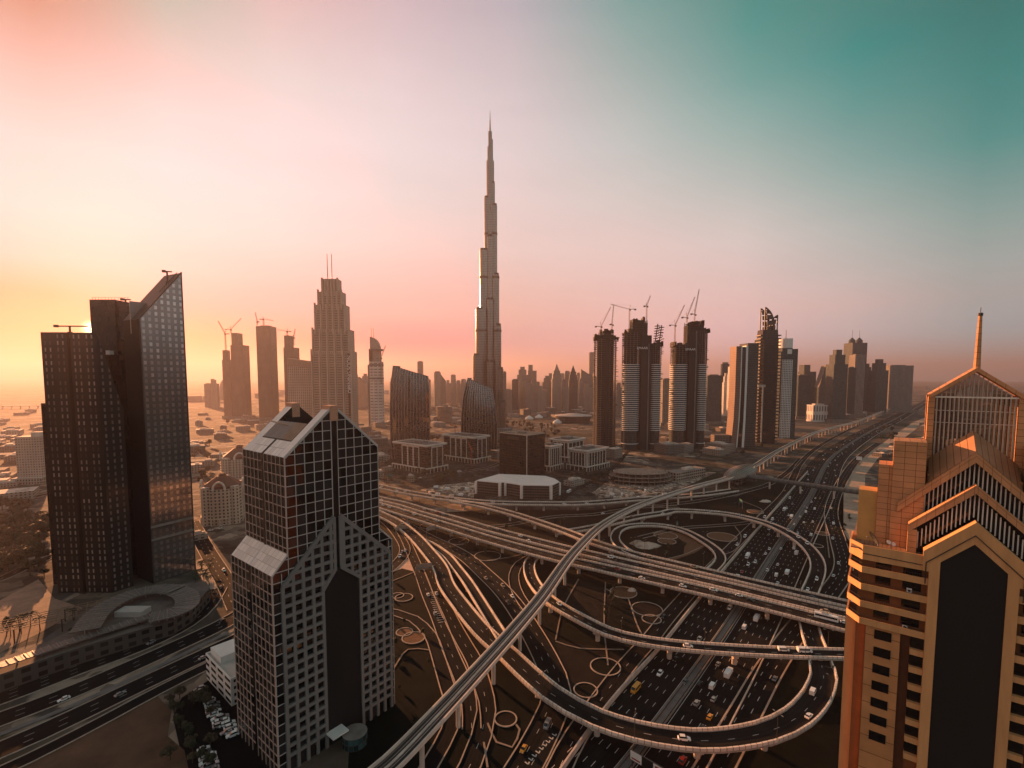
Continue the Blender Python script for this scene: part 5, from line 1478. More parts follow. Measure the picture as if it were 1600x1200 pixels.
square_block('white columned office block half hidden behind the brown glass cube', 860, 737, R(50), 838, 880, 698, (0.15, 0.5, 0.85), (0.04, 0.2, 0.36, 0.52, 0.68, 0.84, 0.97), False)
square_block('white columned office block with a grey roof beside the unfinished round towers', 917, 738, R(46), 885, 952, 705, (0.04, 0.18, 0.32, 0.46, 0.6, 0.74, 0.9), (0.04, 0.16, 0.28, 0.4, 0.52, 0.64, 0.76, 0.9), False)
square_block('low white columned block farther back behind the columned pair', 888, 722, R(48), 856, 916, 689, (0.08, 0.25, 0.42, 0.6, 0.8), (0.1, 0.3, 0.5, 0.7, 0.9), False)

def cube_office():
    f, wr, wl = corner(823, 752, R(47), 780.5, 851)
    t = thing('cube_office', 'brown glass office cube rising from a flat white podium', 'office block', f.O, f.a)
    h = AT(823, 681, f.O.y).z
    GLB = facade('brown_cube_glass', (0.025, 0.020, 0.017), (0.012, 0.010, 0.009), 3.9, 3.2, 0.86, 0.86, 0.08, 0.6)
    m = MB(); m.box(0, wr, 0, wl, 0, h, 0, 1); m.build('tower_body', [GLB, plain('brown_roof', (0.30, 0.19, 0.13), 0.85, var=0.2, scale=0.15)], t)
    m = MB(); m.bar((-.1, -.1, 8), (-.1, -.1, h), 1.2, 1.2); m.box(-.4, wr + .4, -.4, .6, h, h + 1.2); m.box(-.4, .6, .6, wl + .4, h, h + 1.2); m.box(wr - .6, wr + .4, .6, wl + .4, h, h + 1.2); m.box(.6, wr - .6, wl - .6, wl + .4, h, h + 1.2)
    m.build('corner_trim', plain('cube_trim', (0.42, 0.32, 0.26), 0.7, var=0.15), t)
    m = MB(); m.box(wr * .4, wr * .6, wl * .4, wl * .6, h, h + 2); m.box(wr * .08, wr * .25, wl * .6, wl * .85, h, h + 1.4); m.build('roof_plant', CONC_DARK, t)
    m = MB(); m.box(-.12, -.02, wl * .28, wl * .7, h - 7.5, h - 4.0); m.build('sign_strip', plain('dark_sign', (0.03, 0.022, 0.018), 0.5), t)
    # podium: stepped outline
    z = 17.0
    pix = [(744, 751), (781, 754.5), (785, 753.5), (790, 754), (815, 758), (861, 759), (874, 753), (866, 748), (852, 744), (780, 741)]
    pts = [G(x, y, z) - f.O for x, y in pix]
    loc = [(p.dot(f.ex), p.dot(f.ey)) for p in pts]
    m = MB(); m.prism(loc, 0, z - .6, 0, 0)
    pd = m.build('podium', facade('podium_glass', (0.10, 0.082, 0.07), (0.026, 0.022, 0.02), 3.4, 3.0, 0.92, 0.62, 0.1, 0.4), t)
    m = MB(); m.prism(loc, z - .58, z + .5); m.build('podium_roof', plain('white_podium_roof', (0.78, 0.70, 0.65), 0.75, var=0.1, scale=0.15), t)
    m = MB()
    for k_ in (0, 1, 3, 4, 5, 6): m.box(loc[k_][0] - 1.4, loc[k_][0] + 1.4, loc[k_][1] - 1.4, loc[k_][1] + 1.4, 0, z - .6)
    m.build('podium_column', plain('white_podium_column', (0.74, 0.64, 0.58), 0.75, var=0.1, scale=0.15), pd)
cube_office()

# ------------------------------------------------------------------ leaning glass buildings with fins
def fin_building(label, Y, left, right, bulge, name='leaning_glass_building'):
    """left/right: list of (px, py) from the foot to the top; the roof runs straight between the two tops"""
    fl = Frame(AT(left[0][0], left[0][1], Y), 0.0)
    b = AT((left[0][0] + right[0][0]) / 2, 700, Y)
    t = thing(name, label, 'glass building', (b.x, Y, 0))
    lft = [AT(x, y, Y) for x, y in left]; rgt = [AT(x, y, Y) for x, y in right]
    def at_z(line, z):
        for a, c in zip(line[:-1], line[1:]):
            if a.z <= z <= c.z + 1e-6: 
                k_ = (z - a.z) / max(1e-6, c.z - a.z); return a.x + (c.x - a.x) * k_
        return line[-1].x if z > line[-1].z else line[0].x
    zl, zr = lft[-1].z, rgt[-1].z
    n = 13; nz = 16
    m = MB(); fins = MB()
    D = 38.0
    def pt(q, s):
        """q across 0..1, s up 0..1"""
        top = zl + (zr - zl) * q
        z = top * s
        x = at_z(lft, min(z, zl)) * (1 - q) + at_z(rgt, min(z, zr)) * q
        y = -bulge * math.sin(math.pi * (0.12 + 0.76 * q)) * (0.55 + 0.45 * math.sin(math.pi * min(1, s * .8 + .1)))
        return Vector((x - b.x, y, z))
    for i in range(n):
        for j in range(nz):
            q0, q1, s0, s1 = i / n, (i + 1) / n, j / nz, (j + 1) / nz
            P = [pt(q0, s0), pt(q1, s0), pt(q1, s1), pt(q0, s1)]
            m.quad(*P, 0, [(p.x, p.z) for p in P])
    for j in range(nz):
        for q, sg in ((0, -1), (1, 1)):
            a, c = pt(q, j / nz), pt(q, (j + 1) / nz)
            sh = Vector((-sg * 5.0, D, 0))
            m.quad(a, c, c + sh, a + sh, 0, [(0, a.z), (0, c.z), (D, c.z), (D, a.z)])
    for i in range(n):
        a, c = pt(i / n, 1), pt((i + 1) / n, 1)
        s0 = Vector((5.0 - 10.0 * i / n, D, 0)); s1 = Vector((5.0 - 10.0 * (i + 1) / n, D, 0))
        m.quad(a - Vector((0, 0, 3)), c - Vector((0, 0, 3)), c + s1 - Vector((0, 0, 3)), a + s0 - Vector((0, 0, 3)), 1)
    m.build('curtain_wall', [facade('fin_glass', (0.07, 0.07, 0.07), (0.11, 0.11, 0.11), 4.0, 40.0, 0.99, 0.8, 0.07, 0.1, gmetal=0.9, wmetal=.9, tilt=0.0), ROOF], t)
    for i in range(n + 1):
        pr = [pt(i / n, j / nz) + Vector((0, -.35, 0)) for j in range(nz + 1)]
        for a, c in zip(pr[:-1], pr[1:]): fins.bar(a, c, 0.75, 1.1, up=(0, 1, 0))
    fins.build('fin', plain('bronze_fin', (0.42, 0.38, 0.35), 0.28, 0.85, var=0.2, scale=0.2), t)
    m = MB()
    for i in range(n): m.bar(pt(i / n, 1), pt((i + 1) / n, 1), 1.0, 1.0)
    m.build('roof_edge', DARKSTEEL, t)
fin_building('dark leaning glass building with vertical fins and a sloping roof, tallest at its outer corner', 900, [(613, 715), (611, 690), (610, 640), (611.5, 600), (614.5, 571.5)], [(671, 712), (672, 680), (671.5, 640), (671, 610), (669, 588)], 9)
fin_building('bulging curved glass building with fins in front of the very tall stepped tower', 985, [(723, 706), (721, 690), (721, 650), (724, 620), (731, 590.5)], [(776, 704), (777, 690), (776.5, 660), (774, 635), (769, 607)], 13)

# ------------------------------------------------------------------ cranes
def crane(px, py, Y, mast, jib_az, jib_el, jib, label, mat=None, z=None, counter=None, group='tower cranes on the building sites', w=1.7):
    b = AT(px, py, Y) if z is None else Vector((AT(px, py, Y).x, Y, z))
    t = thing('tower_crane', label, 'crane', b, 0, group)
    mt = mat or CRANE
    def lattice(m, a, c, w, seg):
        a = Vector(a); c = Vector(c); d = (c - a).normalized()
        up = Vector((0, 0, 1)) if abs(d.z) < .8 else Vector((0, 1, 0))
        x = d.cross(up).normalized(); y = x.cross(d)
        co = [(x * sx + y * sy) * (w / 2) for sx, sy in ((-1, -1), (1, -1), (1, 1), (-1, 1))]
        for q in co: m.bar(a + q, c + q, w * .17)
        n = max(2, int((c - a).length / seg))
        for i in range(n):
            p0 = a + (c - a) * (i / n); p1 = a + (c - a) * ((i + 1) / n)
            for k_ in range(4):
                m.bar(p0 + co[k_], p1 + co[(k_ + 1) % 4], w * .1)
    m = MB(); lattice(m, (0, 0, 0), (0, 0, mast), w, w * 1.6); m.build('mast', mt, t)
    d = Vector((math.cos(jib_az) * math.cos(jib_el), math.sin(jib_az) * math.cos(jib_el), math.sin(jib_el)))
    h = Vector((math.cos(jib_az), math.sin(jib_az), 0))
    top = Vector((0, 0, mast + 1))
    m = MB(); lattice(m, top, top + d * jib, w * .75, w * 1.5); jb = m.build('jib', mt, t)
    cj = counter or jib * .28
    m = MB(); m.bar(top, top - h * cj, w * .8, w * .5); m.box(-h.x * cj - w, -h.x * cj + w, -h.y * cj - w * .7, -h.y * cj + w * .7, mast - 1.4, mast + 1.4); m.build('counterweight', CONC_DARK, t)
    m = MB(); apex = top + Vector((0, 0, jib * .16 + 2)) - h * 1.5
    m.bar(top, apex, w * .35); m.bar(apex, top + d * jib * .9, w * .09); m.bar(apex, top - h * cj * .9, w * .09)
    m.build('stay', mt, jb)
    m = MB(); m.box(-w * .9 + h.y * w, w * .9 + h.y * w, -w * 1.1, -w * .2, mast - w, mast + w * .6); m.build('cab', mt, t)

# ------------------------------------------------------------------ round towers under construction
def stadium(cx, cy, w, d, n=8, cut=0.45):
    """outline with rounded corners, w wide, d deep"""
    r = min(w, d) * cut
    out = []
    for (sx, sy, a0) in ((1, -1, -90), (1, 1, 0), (-1, 1, 90), (-1, -1, 180)):
        for k_ in range(n + 1):
            a = R(a0 + 90 * k_ / n)
            out.append((cx + sx * (w / 2 - r) + r * math.cos(a), cy + sy * (d / 2 - r) + r * math.sin(a)))
    return out

def text_mesh(body, size, mat, name, parent, loc, rot, extrude=0.1):
    cu = bpy.data.curves.new(name, 'FONT'); cu.body = body; cu.size = size; cu.extrude = extrude; cu.align_x = 'CENTER'; cu.align_y = 'CENTER'
    tmp = bpy.data.objects.new(name + '_tmp', cu)
    C.objects.link(tmp)
    dg = bpy.context.evaluated_depsgraph_get()
    me = bpy.data.meshes.new_from_object(tmp.evaluated_get(dg))
    bpy.data.objects.remove(tmp); bpy.data.curves.remove(cu)
    me.name = name; me.materials.clear(); me.materials.append(mat)
    o = bpy.data.objects.new(name, me); C.objects.link(o)
    o.parent = parent; o.location = loc; o.rotation_euler = rot
    return o
LETTER = plain('white_letter', (0.8, 0.78, 0.76), 0.6, var=0.05)

BANDW = plain('white_balcony', (0.60, 0.60, 0.58), 0.6, var=0.15, scale=0.08)
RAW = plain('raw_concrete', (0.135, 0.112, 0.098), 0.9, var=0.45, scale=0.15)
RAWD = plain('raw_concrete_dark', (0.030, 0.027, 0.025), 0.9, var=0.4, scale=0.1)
SITEGLASS = facade('site_glass', (0.05, 0.05, 0.05), (0.025, 0.036, 0.037), 4.0, 3.2, 0.85, 0.8, 0.12, 0.5)
def round_tower(label, Y, x0, x1, ytop_left, ytop_right, core_x, ycore, yband, yfoot, sign=None, finished=True, colours=None):
    ax, bx = AT(x0, 650, Y).x, AT(x1, 650, Y).x
    cx = (ax + bx) / 2; w = bx - ax
    t = thing('unfinished_tower', label, 'tower', (cx, Y + 20, 0), 0.0, 'unfinished towers beside the highway')
    zt = lambda y: AT(x0, y, Y).z
    zl, zr, zc, zb = zt(ytop_left), zt(ytop_right), zt(ycore), zt(yband)
    D = 40.0
    wings = [(-w / 2, -w * .05, zl, D), (w * .20, w / 2, zr, D * .9)]
    fh = 4.0
    if not finished: wings = [(-w / 2, w / 2, zl, D)]
    for xa, xb, ztop, dd in wings:
        cxw = (xa + xb) / 2; ww = xb - xa
        out = stadium(cxw, 0, ww, dd, 6); inn = stadium(cxw, 0, ww - 3.6, dd - 3.6, 6)
        zfin = min(zb, ztop) if finished else 0
        if finished:
            m = MB(); m.prism(inn, 0, zfin, 0, 1); m.build('glass_body', [SITEGLASS, RAW], t)
            m = MB(); z = 12.0
            mech = zt(650) 
            while z < zfin - 1:
                if not (zt(692) < z < zt(674)): m.prism(out, z, z + 1.25, bottom=True)
                z += fh
            m.build('balcony_band', BANDW, t)
        # open concrete frame above
        m = MB(); z = zfin
        while z < ztop:
            m.prism(out, z, z + 0.5)
            z += fh
        for k_ in range(0, len(inn), 2):
            p = inn[k_]; m.box(p[0] - .55, p[0] + .55, p[1] - .55, p[1] + .55, zfin, ztop)
        m.build('concrete_frame', RAW, t)
        m = MB(); m.prism([(cxw + (p[0] - cxw) * .78, p[1] * .72) for p in inn], zfin, ztop - 4 * random.random()); 
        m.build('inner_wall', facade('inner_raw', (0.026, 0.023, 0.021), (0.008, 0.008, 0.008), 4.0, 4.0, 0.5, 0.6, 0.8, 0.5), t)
    cxa, cxb = AT(core_x[0], 600, Y).x - cx, AT(core_x[1], 600, Y).x - cx
    m = MB()
    if finished: m.box(-w * .05 + .05, w * .20 - .05, -D * .42, D * .3, 0, max(zl, zr) - 6, 0, 1)
    else: m.box(-w * .06, w * .10, -D * .5 - .6, D * .2, 0, zl - 2, 0, 1)
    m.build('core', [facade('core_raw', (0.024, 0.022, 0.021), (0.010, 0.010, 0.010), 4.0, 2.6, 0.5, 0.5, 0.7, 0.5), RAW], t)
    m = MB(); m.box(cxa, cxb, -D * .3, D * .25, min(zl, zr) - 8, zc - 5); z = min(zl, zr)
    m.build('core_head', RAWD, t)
    m = MB(); z = min(zl, zr) + 1
    ring = stadium((cxa + cxb) / 2, -1, (cxb - cxa) * 1.12, D * .66, 4)
    while z < zc: m.prism(ring, z, z + .6); z += 3.4
    for k_ in range(0, len(ring), 2): m.tube([(ring[k_][0], ring[k_][1], min(zl, zr) - 2), (ring[k_][0], ring[k_][1], zc + 1 + 2 * random.random())], 0.35, 5)
    m.build('formwork', plain('formwork', (0.07, 0.05, 0.04), 0.85, var=0.5, scale=0.3), t)
    # rough edge: props, platforms and netting sticking out
    m = MB()
    for k_ in range(36):
        s = random.choice((-1, 1)); z = random.uniform(zt(640), zl)
        x = s * w / 2; m.box(x - 1.4, x + 1.4, -D * random.uniform(.1, .4) - 1.5, -D * .1, z, z + .5 + random.random())
    for k_ in range(26):
        x = random.uniform(-w / 2, w / 2); zz = zl if x < 0 else zr
        m.box(x - .2, x + .2, -D * .35, -D * .35 + .4, zz - 2, zz + random.uniform(1, 4))
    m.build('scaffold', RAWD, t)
    m = MB()
    for k_ in range(46):                            # ragged heads: tables, screens and props left on the top floors
        x = random.uniform(-w / 2, w / 2); zz = (zl if x < w * .1 else zr) if not cxa < x < cxb else zc
        a = random.uniform(.8, 3.2); m.box(x - a, x + a, -D * .38, D * random.uniform(-.3, .2), zz - random.uniform(0, 6), zz + abs(random.gauss(0, 3.2)))
    m.build('climbing_screen', plain('screen', (0.055, 0.043, 0.036), .85, var=.5, scale=.3), t)
    if finished:
        m = MB(); m.bar((w * .13, -D * .42 - 1.0, 0), (w * .13, -D * .42 - 1.0, zr), 2.0, 1.6, up=(0, 1, 0)); m.build('hoist_mast', plain('hoist', (0.16, 0.15, 0.14), .6, .2), t)
    if sign:
        cxs, czs, sz = sign
        p = AT(cxs, czs, Y)
        text_mesh('EMAAR', sz, LETTER, 'letter_sign', t, (p.x - cx, -D * .5 - 1.2, p.z), (R(90), 0, 0), 0.2)
    return t
round_tower('slim unfinished grey tower of bare concrete floors, first of the three beside the highway', 1060, 929, 965, 528, 528, (938, 959), 518, 600, 725, None, False)
round_tower('unfinished round tower with white balcony bands and a jagged top, middle of the three', 1000, 974, 1035, 519, 537, (988, 1012), 500, 569, 745, (1003.5, 544, 7.0))
round_tower('unfinished round tower with white balcony bands beside the skyline gap, third of the three', 1010, 1051, 1106, 538, 517, (1074, 1100), 504, 569, 740, (1078.5, 546, 6.5))
# leaning climbing forms at the second tower
def jack():
    Y = 990
    b = AT(1026, 545, Y)
    t = thing('climbing_formwork', 'dark leaning formwork platforms hanging off the middle unfinished tower', 'formwork', b)
    m = MB()
    for (a, c) in (((1022, 545), (1028, 506)), ((1028, 548), (1034, 508))):
        A, Cc = AT(*a, Y) - b, AT(*c, Y) - b; m.bar(A, Cc, 1.6)
        for k_ in range(7): 
            p = A + (Cc - A) * (0.3 + k_ * .1); m.box(p.x - 3.2 - k_ * .25, p.x + 3.2 + k_ * .25, -4, 4, p.z, p.z + 1.2)
    m.build('platform', RAWD, t)
jack()
def crane_px(base, pivot, tip, Y, label, mat=None, toward=0.25):
    """luffing or flat-top crane drawn from photo pixels: mast foot, slewing point, jib tip"""
    b = AT(*base, Y); p = AT(*pivot, Y); q = AT(*tip, Y)
    dx, dz = q.x - p.x, q.z - p.z
    dy = math.hypot(dx, dz) * toward
    L_ = math.sqrt(dx * dx + dy * dy + dz * dz)
    crane(base[0], base[1], Y, max(4.0, p.z - b.z), math.atan2(dy, dx), math.asin(dz / L_), L_, label, mat, w=1.9 * Y / 1000)
crane_px((939, 519), (939, 511), (956, 479), 1055, 'luffing crane with a raised jib on the slim grey tower')
crane_px((956, 519), (956, 508), (960.5, 475), 1060, 'steeply raised luffing crane on the other edge of the slim grey tower')
crane_px((983, 520), (983, 484), (955, 475), 1000, 'flat jib crane standing against the middle unfinished tower')
crane_px((1010, 502), (1010, 479), (1017, 462), 1000, 'crane with a striped mast on top of the middle unfinished tower')
crane_px((1054, 540), (1054, 509), (1072, 476), 1010, 'luffing crane beside the lower shoulder of the third unfinished tower')
crane_px((1073, 504), (1073, 497), (1089, 463), 1015, 'luffing crane on the roof edge of the third unfinished tower')
crane_px((1085, 504), (1085, 492), (1096, 451), 1020, 'tallest striped luffing crane on the third unfinished tower')
crane_px((737, 752), (736, 705), (730, 694), 800, 'bright red crane mast standing in the pit beside the square blocks', REDSTEEL, 0.9)
crane_px((711, 700), (703, 667), (694, 665), 900, 'red crane with a teal jib behind the square blocks', REDSTEEL, 1.0)
crane_px((740, 748), (740, 732), (748, 726), 830, 'short red crane beside the taller red mast', REDSTEEL, 0.7)

# unfinished podium below them
def site_podium():
    c = G(1000, 752, 0)
    t = thing('unfinished_podium', 'curved unfinished concrete podium below the round towers', 'podium', (c.x, c.y, 0))
    m = MB()
    for k_, (z, sc) in enumerate(((5, 1.0), (10, .97), (15, .86))):
        pts = [(c_[0] * 46 * sc, c_[1] * 30 * sc) for c_ in [(math.cos(a), math.sin(a)) for a in [R(10 * i) for i in range(36)]]]
        m.prism(pts, z - .7, z)
    m.build('floor_slab', plain('site_slab', (0.30, 0.21, 0.16), 0.9, var=0.35, scale=0.15), t)
    m = MB()
    for i in range(30):
        a = R(12 * i); m.box(43 * math.cos(a) - .5, 43 * math.cos(a) + .5, 28 * math.sin(a) - .5, 28 * math.sin(a) + .5, 0, 14.3)
    for i in range(40): 
        a = R(9 * i); m.tube([(36 * math.cos(a), 22 * math.sin(a), 15), (36 * math.cos(a), 22 * math.sin(a), 16 + 3 * random.random())], .25, 4)
    m.build('column', CONC_DARK, t)
    c = G(1080, 745, 0)
    t = thing('site_office_block', 'long low pale building with dark openings beside the metro line', 'building', (c.x, c.y, 0), R(35))
    m = MB(); m.box(-48, 22, -9, 9, 0, 13, 0, 1); m.build('body', [facade('site_block', (0.36, 0.28, 0.23), (0.03, 0.028, 0.026), 4.2, 5.0, 0.6, 0.5), ROOF], t)
    m = MB(); m.box(-20, 0, -4, 4, 13, 16); m.build('roof_hut', CONC, t)
site_podium()

# ------------------------------------------------------------------ apartment blocks with domed roofs
def domed(label, px, pyb, ytop, xl, xr, ydome, a):
    c = G(px, pyb); Y = c.y
    w = AT(xr, pyb, Y).x - AT(xl, pyb, Y).x
    h = AT(px, ytop, Y + w * .3).z; hd = AT(px, ydome, Y + w * .45).z
    ctr = Vector((AT((xl + xr) / 2, pyb, Y).x, Y + w * .45, 0))
    t = thing('domed_apartments', label, 'apartment block', ctr, a, 'cream apartment blocks')
    r = w * .47
    WALLA = facade('apartment_wall', (0.50, 0.39, 0.30), (0.06, 0.05, 0.045), 3.4, 3.6, 0.42, 0.52, 0.3, 0.5)
    m = MB(); m.prism(ngon(0, 0, r, 8, R(22.5)), 0, h, 0, 1); m.build('body', [WALLA, ROOF_LIGHT], t)
    m = MB()
    for k_ in range(4):
        q = R(45 + 90 * k_); x, y = r * .92 * math.cos(q), r * .92 * math.sin(q)
        m.prism(ngon(x, y, r * .22, 8), 0, h + 2.5, 0, 1)
    m.build('corner_turret', [WALLA, ROOF_LIGHT], t)
    m = MB()
    for k_ in range(4):                             # balconies and arched dormers on each side
        q = R(90 * k_); ex = Vector((math.cos(q), math.sin(q), 0)); ey = Vector((-ex.y, ex.x, 0)); bs = ex * (r * .93)
        z = 7.0
        while z < h - 3:
            m.bar(bs - ey * r * .2 + Vector((0, 0, z)), bs + ey * r * .2 + Vector((0, 0, z)), 2.2, 1.1); z += 3.4
    m.build('balcony', plain('balcony_cream', (0.50, 0.39, 0.31), .8), t)
    m = MB()
    for k_ in range(4):
        q = R(90 * k_); ex = Vector((math.cos(q), math.sin(q), 0)); ey = Vector((-ex.y, ex.x, 0)); bs = ex * (r * .95) + Vector((0, 0, h))
        path = [bs + ey * (r * .26 * math.cos(R(18 * i))) + Vector((0, 0, r * .34 * math.sin(R(18 * i)) + 1)) for i in range(11)]
        m.tube([bs + ey * r * .26] + path + [bs - ey * r * .26], r * .055, 6)
    m.build('arch', plain('arch_white', (0.66, 0.55, 0.46), .8), t)
    m = MB(); m.prism(ngon(0, 0, r * .86, 8, R(22.5)), h, h + 2.5); m.prism(ngon(0, 0, r * .9, 8, R(22.5)), h + 2.5, h + 2.5 + (hd - h) * .62, scale=.30); m.prism(ngon(0, 0, r * .2, 8, R(22.5)), h + 2.5 + (hd - h) * .62, hd, scale=.5)
    m.build('dome_roof', plain('brown_roof_tile', (0.17, 0.075, 0.05), .8, var=.2, scale=.3), t)
    m = MB()
    for k_ in range(16):
        q = R(22.5 * k_); m.bar((r * 1.02 * math.cos(q), r * 1.02 * math.sin(q), 0), (r * 1.02 * math.cos(q), r * 1.02 * math.sin(q), 6.5), 1.1)
    m.prism(ngon(0, 0, r * 1.06, 16), 6.5, 7.4); m.build('arcade', plain('arcade_cream', (0.54, 0.43, 0.34), .8), t)
domed('cream apartment block with a brown domed roof standing by the junction', 333, 822, 762, 300, 366, 739, R(20))
domed('cream domed apartment block farther back, cut off by the gabled tower', 357, 764, 716, 332, 390, 695, R(30))
# ================================================================== FAR TOWERS
def fac(wall, glass, **k): 
    fac.n += 1
    return facade('tower_facade_%d' % fac.n, wall, glass, **k)
fac.n = 0
BEIGE = fac((0.30, 0.245, 0.20), (0.055, 0.05, 0.047), fh=3.9, bay=3.4, wu=.5, wv=.55)
BEIGE2 = fac((0.24, 0.205, 0.175), (0.05, 0.048, 0.046), fh=3.9, bay=5.0, wu=.62, wv=.5)
GREYT = fac((0.20, 0.185, 0.17), (0.045, 0.045, 0.045), fh=3.9, bay=4.0, wu=.6, wv=.6)
DARKT = fac((0.08, 0.078, 0.075), (0.03, 0.032, 0.033), fh=3.9, bay=3.0, wu=.8, wv=.7)
TEALT = fac((0.07, 0.085, 0.085), (0.035, 0.05, 0.052), fh=3.9, bay=2.4, wu=.85, wv=.75)
STRIPT = fac((0.28, 0.24, 0.21), (0.05, 0.05, 0.05), fh=3.9, bay=4.5, wu=.55, wv=.9)
WHITET = fac((0.58, 0.54, 0.50), (0.05, 0.05, 0.05), fh=3.9, bay=4.2, wu=.5, wv=.5)

def tower(label, x0, x1, ytop, Y, mat, style='flat', name='tower', group='towers of the hazy skyline', rot=0.0, depth=None, crown=None, cat='tower', pod=True, roof=None):
    """free-standing tower; x0..x1 and ytop are photo pixels at depth Y"""
    a, b, tp = AT(x0, ytop, Y), AT(x1, ytop, Y), AT((x0 + x1) / 2, ytop, Y)
    w = b.x - a.x; h = tp.z; cx = (a.x + b.x) / 2
    D = depth or w * .9
    t = thing(name, label, cat, (cx, Y + D / 2, 0), 0, group)
    k_ = 1.0
    if rot: k_ = 1.0 / (math.cos(rot) + abs(math.sin(rot)) * D / w)
    W, D = w * k_, D * k_
    rm = roof or CONC_DARK
    rt = lambda pts: [(x * math.cos(rot) - y * math.sin(rot), x * math.sin(rot) + y * math.cos(rot)) for x, y in pts]
    rect = lambda sx, sy=None, ox=0: rt([(-W / 2 * sx + ox, -D / 2 * (sy or sx)), (W / 2 * sx + ox, -D / 2 * (sy or sx)), (W / 2 * sx + ox, D / 2 * (sy or sx)), (-W / 2 * sx + ox, D / 2 * (sy or sx))])
    m = MB()
    if style == 'flat':
        m.prism(rect(1), 0, h - 3, 0, 1); m.build('body', [mat, rm], t)
        m = MB(); m.prism(rect(.6, .6), h - 3, h, 0, 0); m.build('plant_room', rm, t)
    elif style == 'step':
        m.prism(rect(1), 0, h * .80, 0, 1); m.build('body', [mat, rm], t)
        m = MB(); m.prism(rect(.72), h * .80, h * .93, 0, 1); m.prism(rect(.42), h * .93, h, 0, 1); m.build('crown', [mat, rm], t)
    elif style == 'setback':
        m.prism(rect(1), 0, h * .86, 0, 1); m.build('body', [mat, rm], t)
        m = MB(); m.prism(rect(.5, .8, ox=-W * .2), h * .86, h, 0, 1); m.build('upper_block', [mat, rm], t)
    elif style == 'pyramid':
        m.prism(rect(1), 0, h * .70, 0, 1); m.prism(rect(.84), h * .70, h * .80, 0, 1); m.build('body', [mat, rm], t)
        m = MB(); m.prism(rect(.66), h * .80, h * .87, 0, 0); m.prism(rect(.5), h * .87, h * .95, 0, 0, scale=.5); m.prism(rect(.2), h * .95, h, scale=.4); m.build('crown', [mat], t)
    elif style == 'slant':
        p = rect(1); lo = h * .80
        V = [(x, y, 0) for x, y in p] + [(p[0][0], p[0][1], h), (p[1][0], p[1][1], lo), (p[2][0], p[2][1], lo), (p[3][0], p[3][1], h)]
        m.add(V, [(0, 1, 5, 4), (1, 2, 6, 5), (2, 3, 7, 6), (3, 0, 4, 7)], 0, [[(0, 0), (W, 0), (W, lo), (0, h)], [(0, 0), (D, 0), (D, lo), (0, lo)], [(0, 0), (W, 0), (W, h), (0, lo)], [(0, 0), (D, 0), (D, h), (0, h)]])
        m.add(V, [(4, 5, 6, 7)], 1); m.build('body', [mat, rm], t)
        m = MB(); m.bar(V[4], V[5], 1.5); m.build('roof_edge', DARKSTEEL, t)
    elif style == 'slantr':
        p = rect(1); lo = h * .55
        V = [(x, y, 0) for x, y in p] + [(p[0][0], p[0][1], lo), (p[1][0] - W * .25, p[1][1], h), (p[2][0] - W * .25, p[2][1], h), (p[3][0], p[3][1], lo)]
        m.add(V, [(0, 1, 5, 4), (1, 2, 6, 5), (2, 3, 7, 6), (3, 0, 4, 7)], 0, [[(0, 0), (W, 0), (W, h), (0, lo)]] * 4); m.add(V, [(4, 5, 6, 7)], 1); m.build('body', [mat, rm], t)
        m = MB(); m.bar(V[4], V[5], 1.5); m.build('roof_edge', DARKSTEEL, t)
    elif style == 'round':
        m.prism(ngon(0, 0, W / 2, 20, 0, D / 2), 0, h * .97, 0, 1); m.build('body', [mat, rm], t)
        m = MB(); m.prism(ngon(0, 0, W * .36, 20, 0, D * .36), h * .97, h); m.build('plant_room', rm, t)
    elif style == 'twin':
        m.prism(rect(1), 0, h * .93, 0, 1); m.build('body', [mat, rm], t)
        m = MB()
        for s in (-1, 1):
            m.prism(ngon(s * W * .25, 0, W * .2, 12), h * .93, h * .965); m.prism(ngon(s * W * .25, 0, W * .2, 12), h * .965, h, scale=.25)
        m.build('domed_cap', [mat], t)
        m = MB()
        for s in (-1, 1): m.tube([(s * W * .25, 0, h), (s * W * .25, 0, h * 1.10)], .6, 5)
        m.build('antenna', DARKSTEEL, t)
    if crown: crown(t, W, D, h)
    if pod:
        m = MB(); m.prism(rect(1.35, 1.35), 0, 11, 0, 1); m.build('podium', [BEIGE2, rm], t)
    return t
def mast(dx=0, hh=30, r=.7):
    def f(t, W, D, h):
        m = MB(); m.tube([(dx * W, 0, h - 1), (dx * W, 0, h + hh)], [r, r * .4], 6); m.build('antenna', DARKSTEEL, t)
    return f

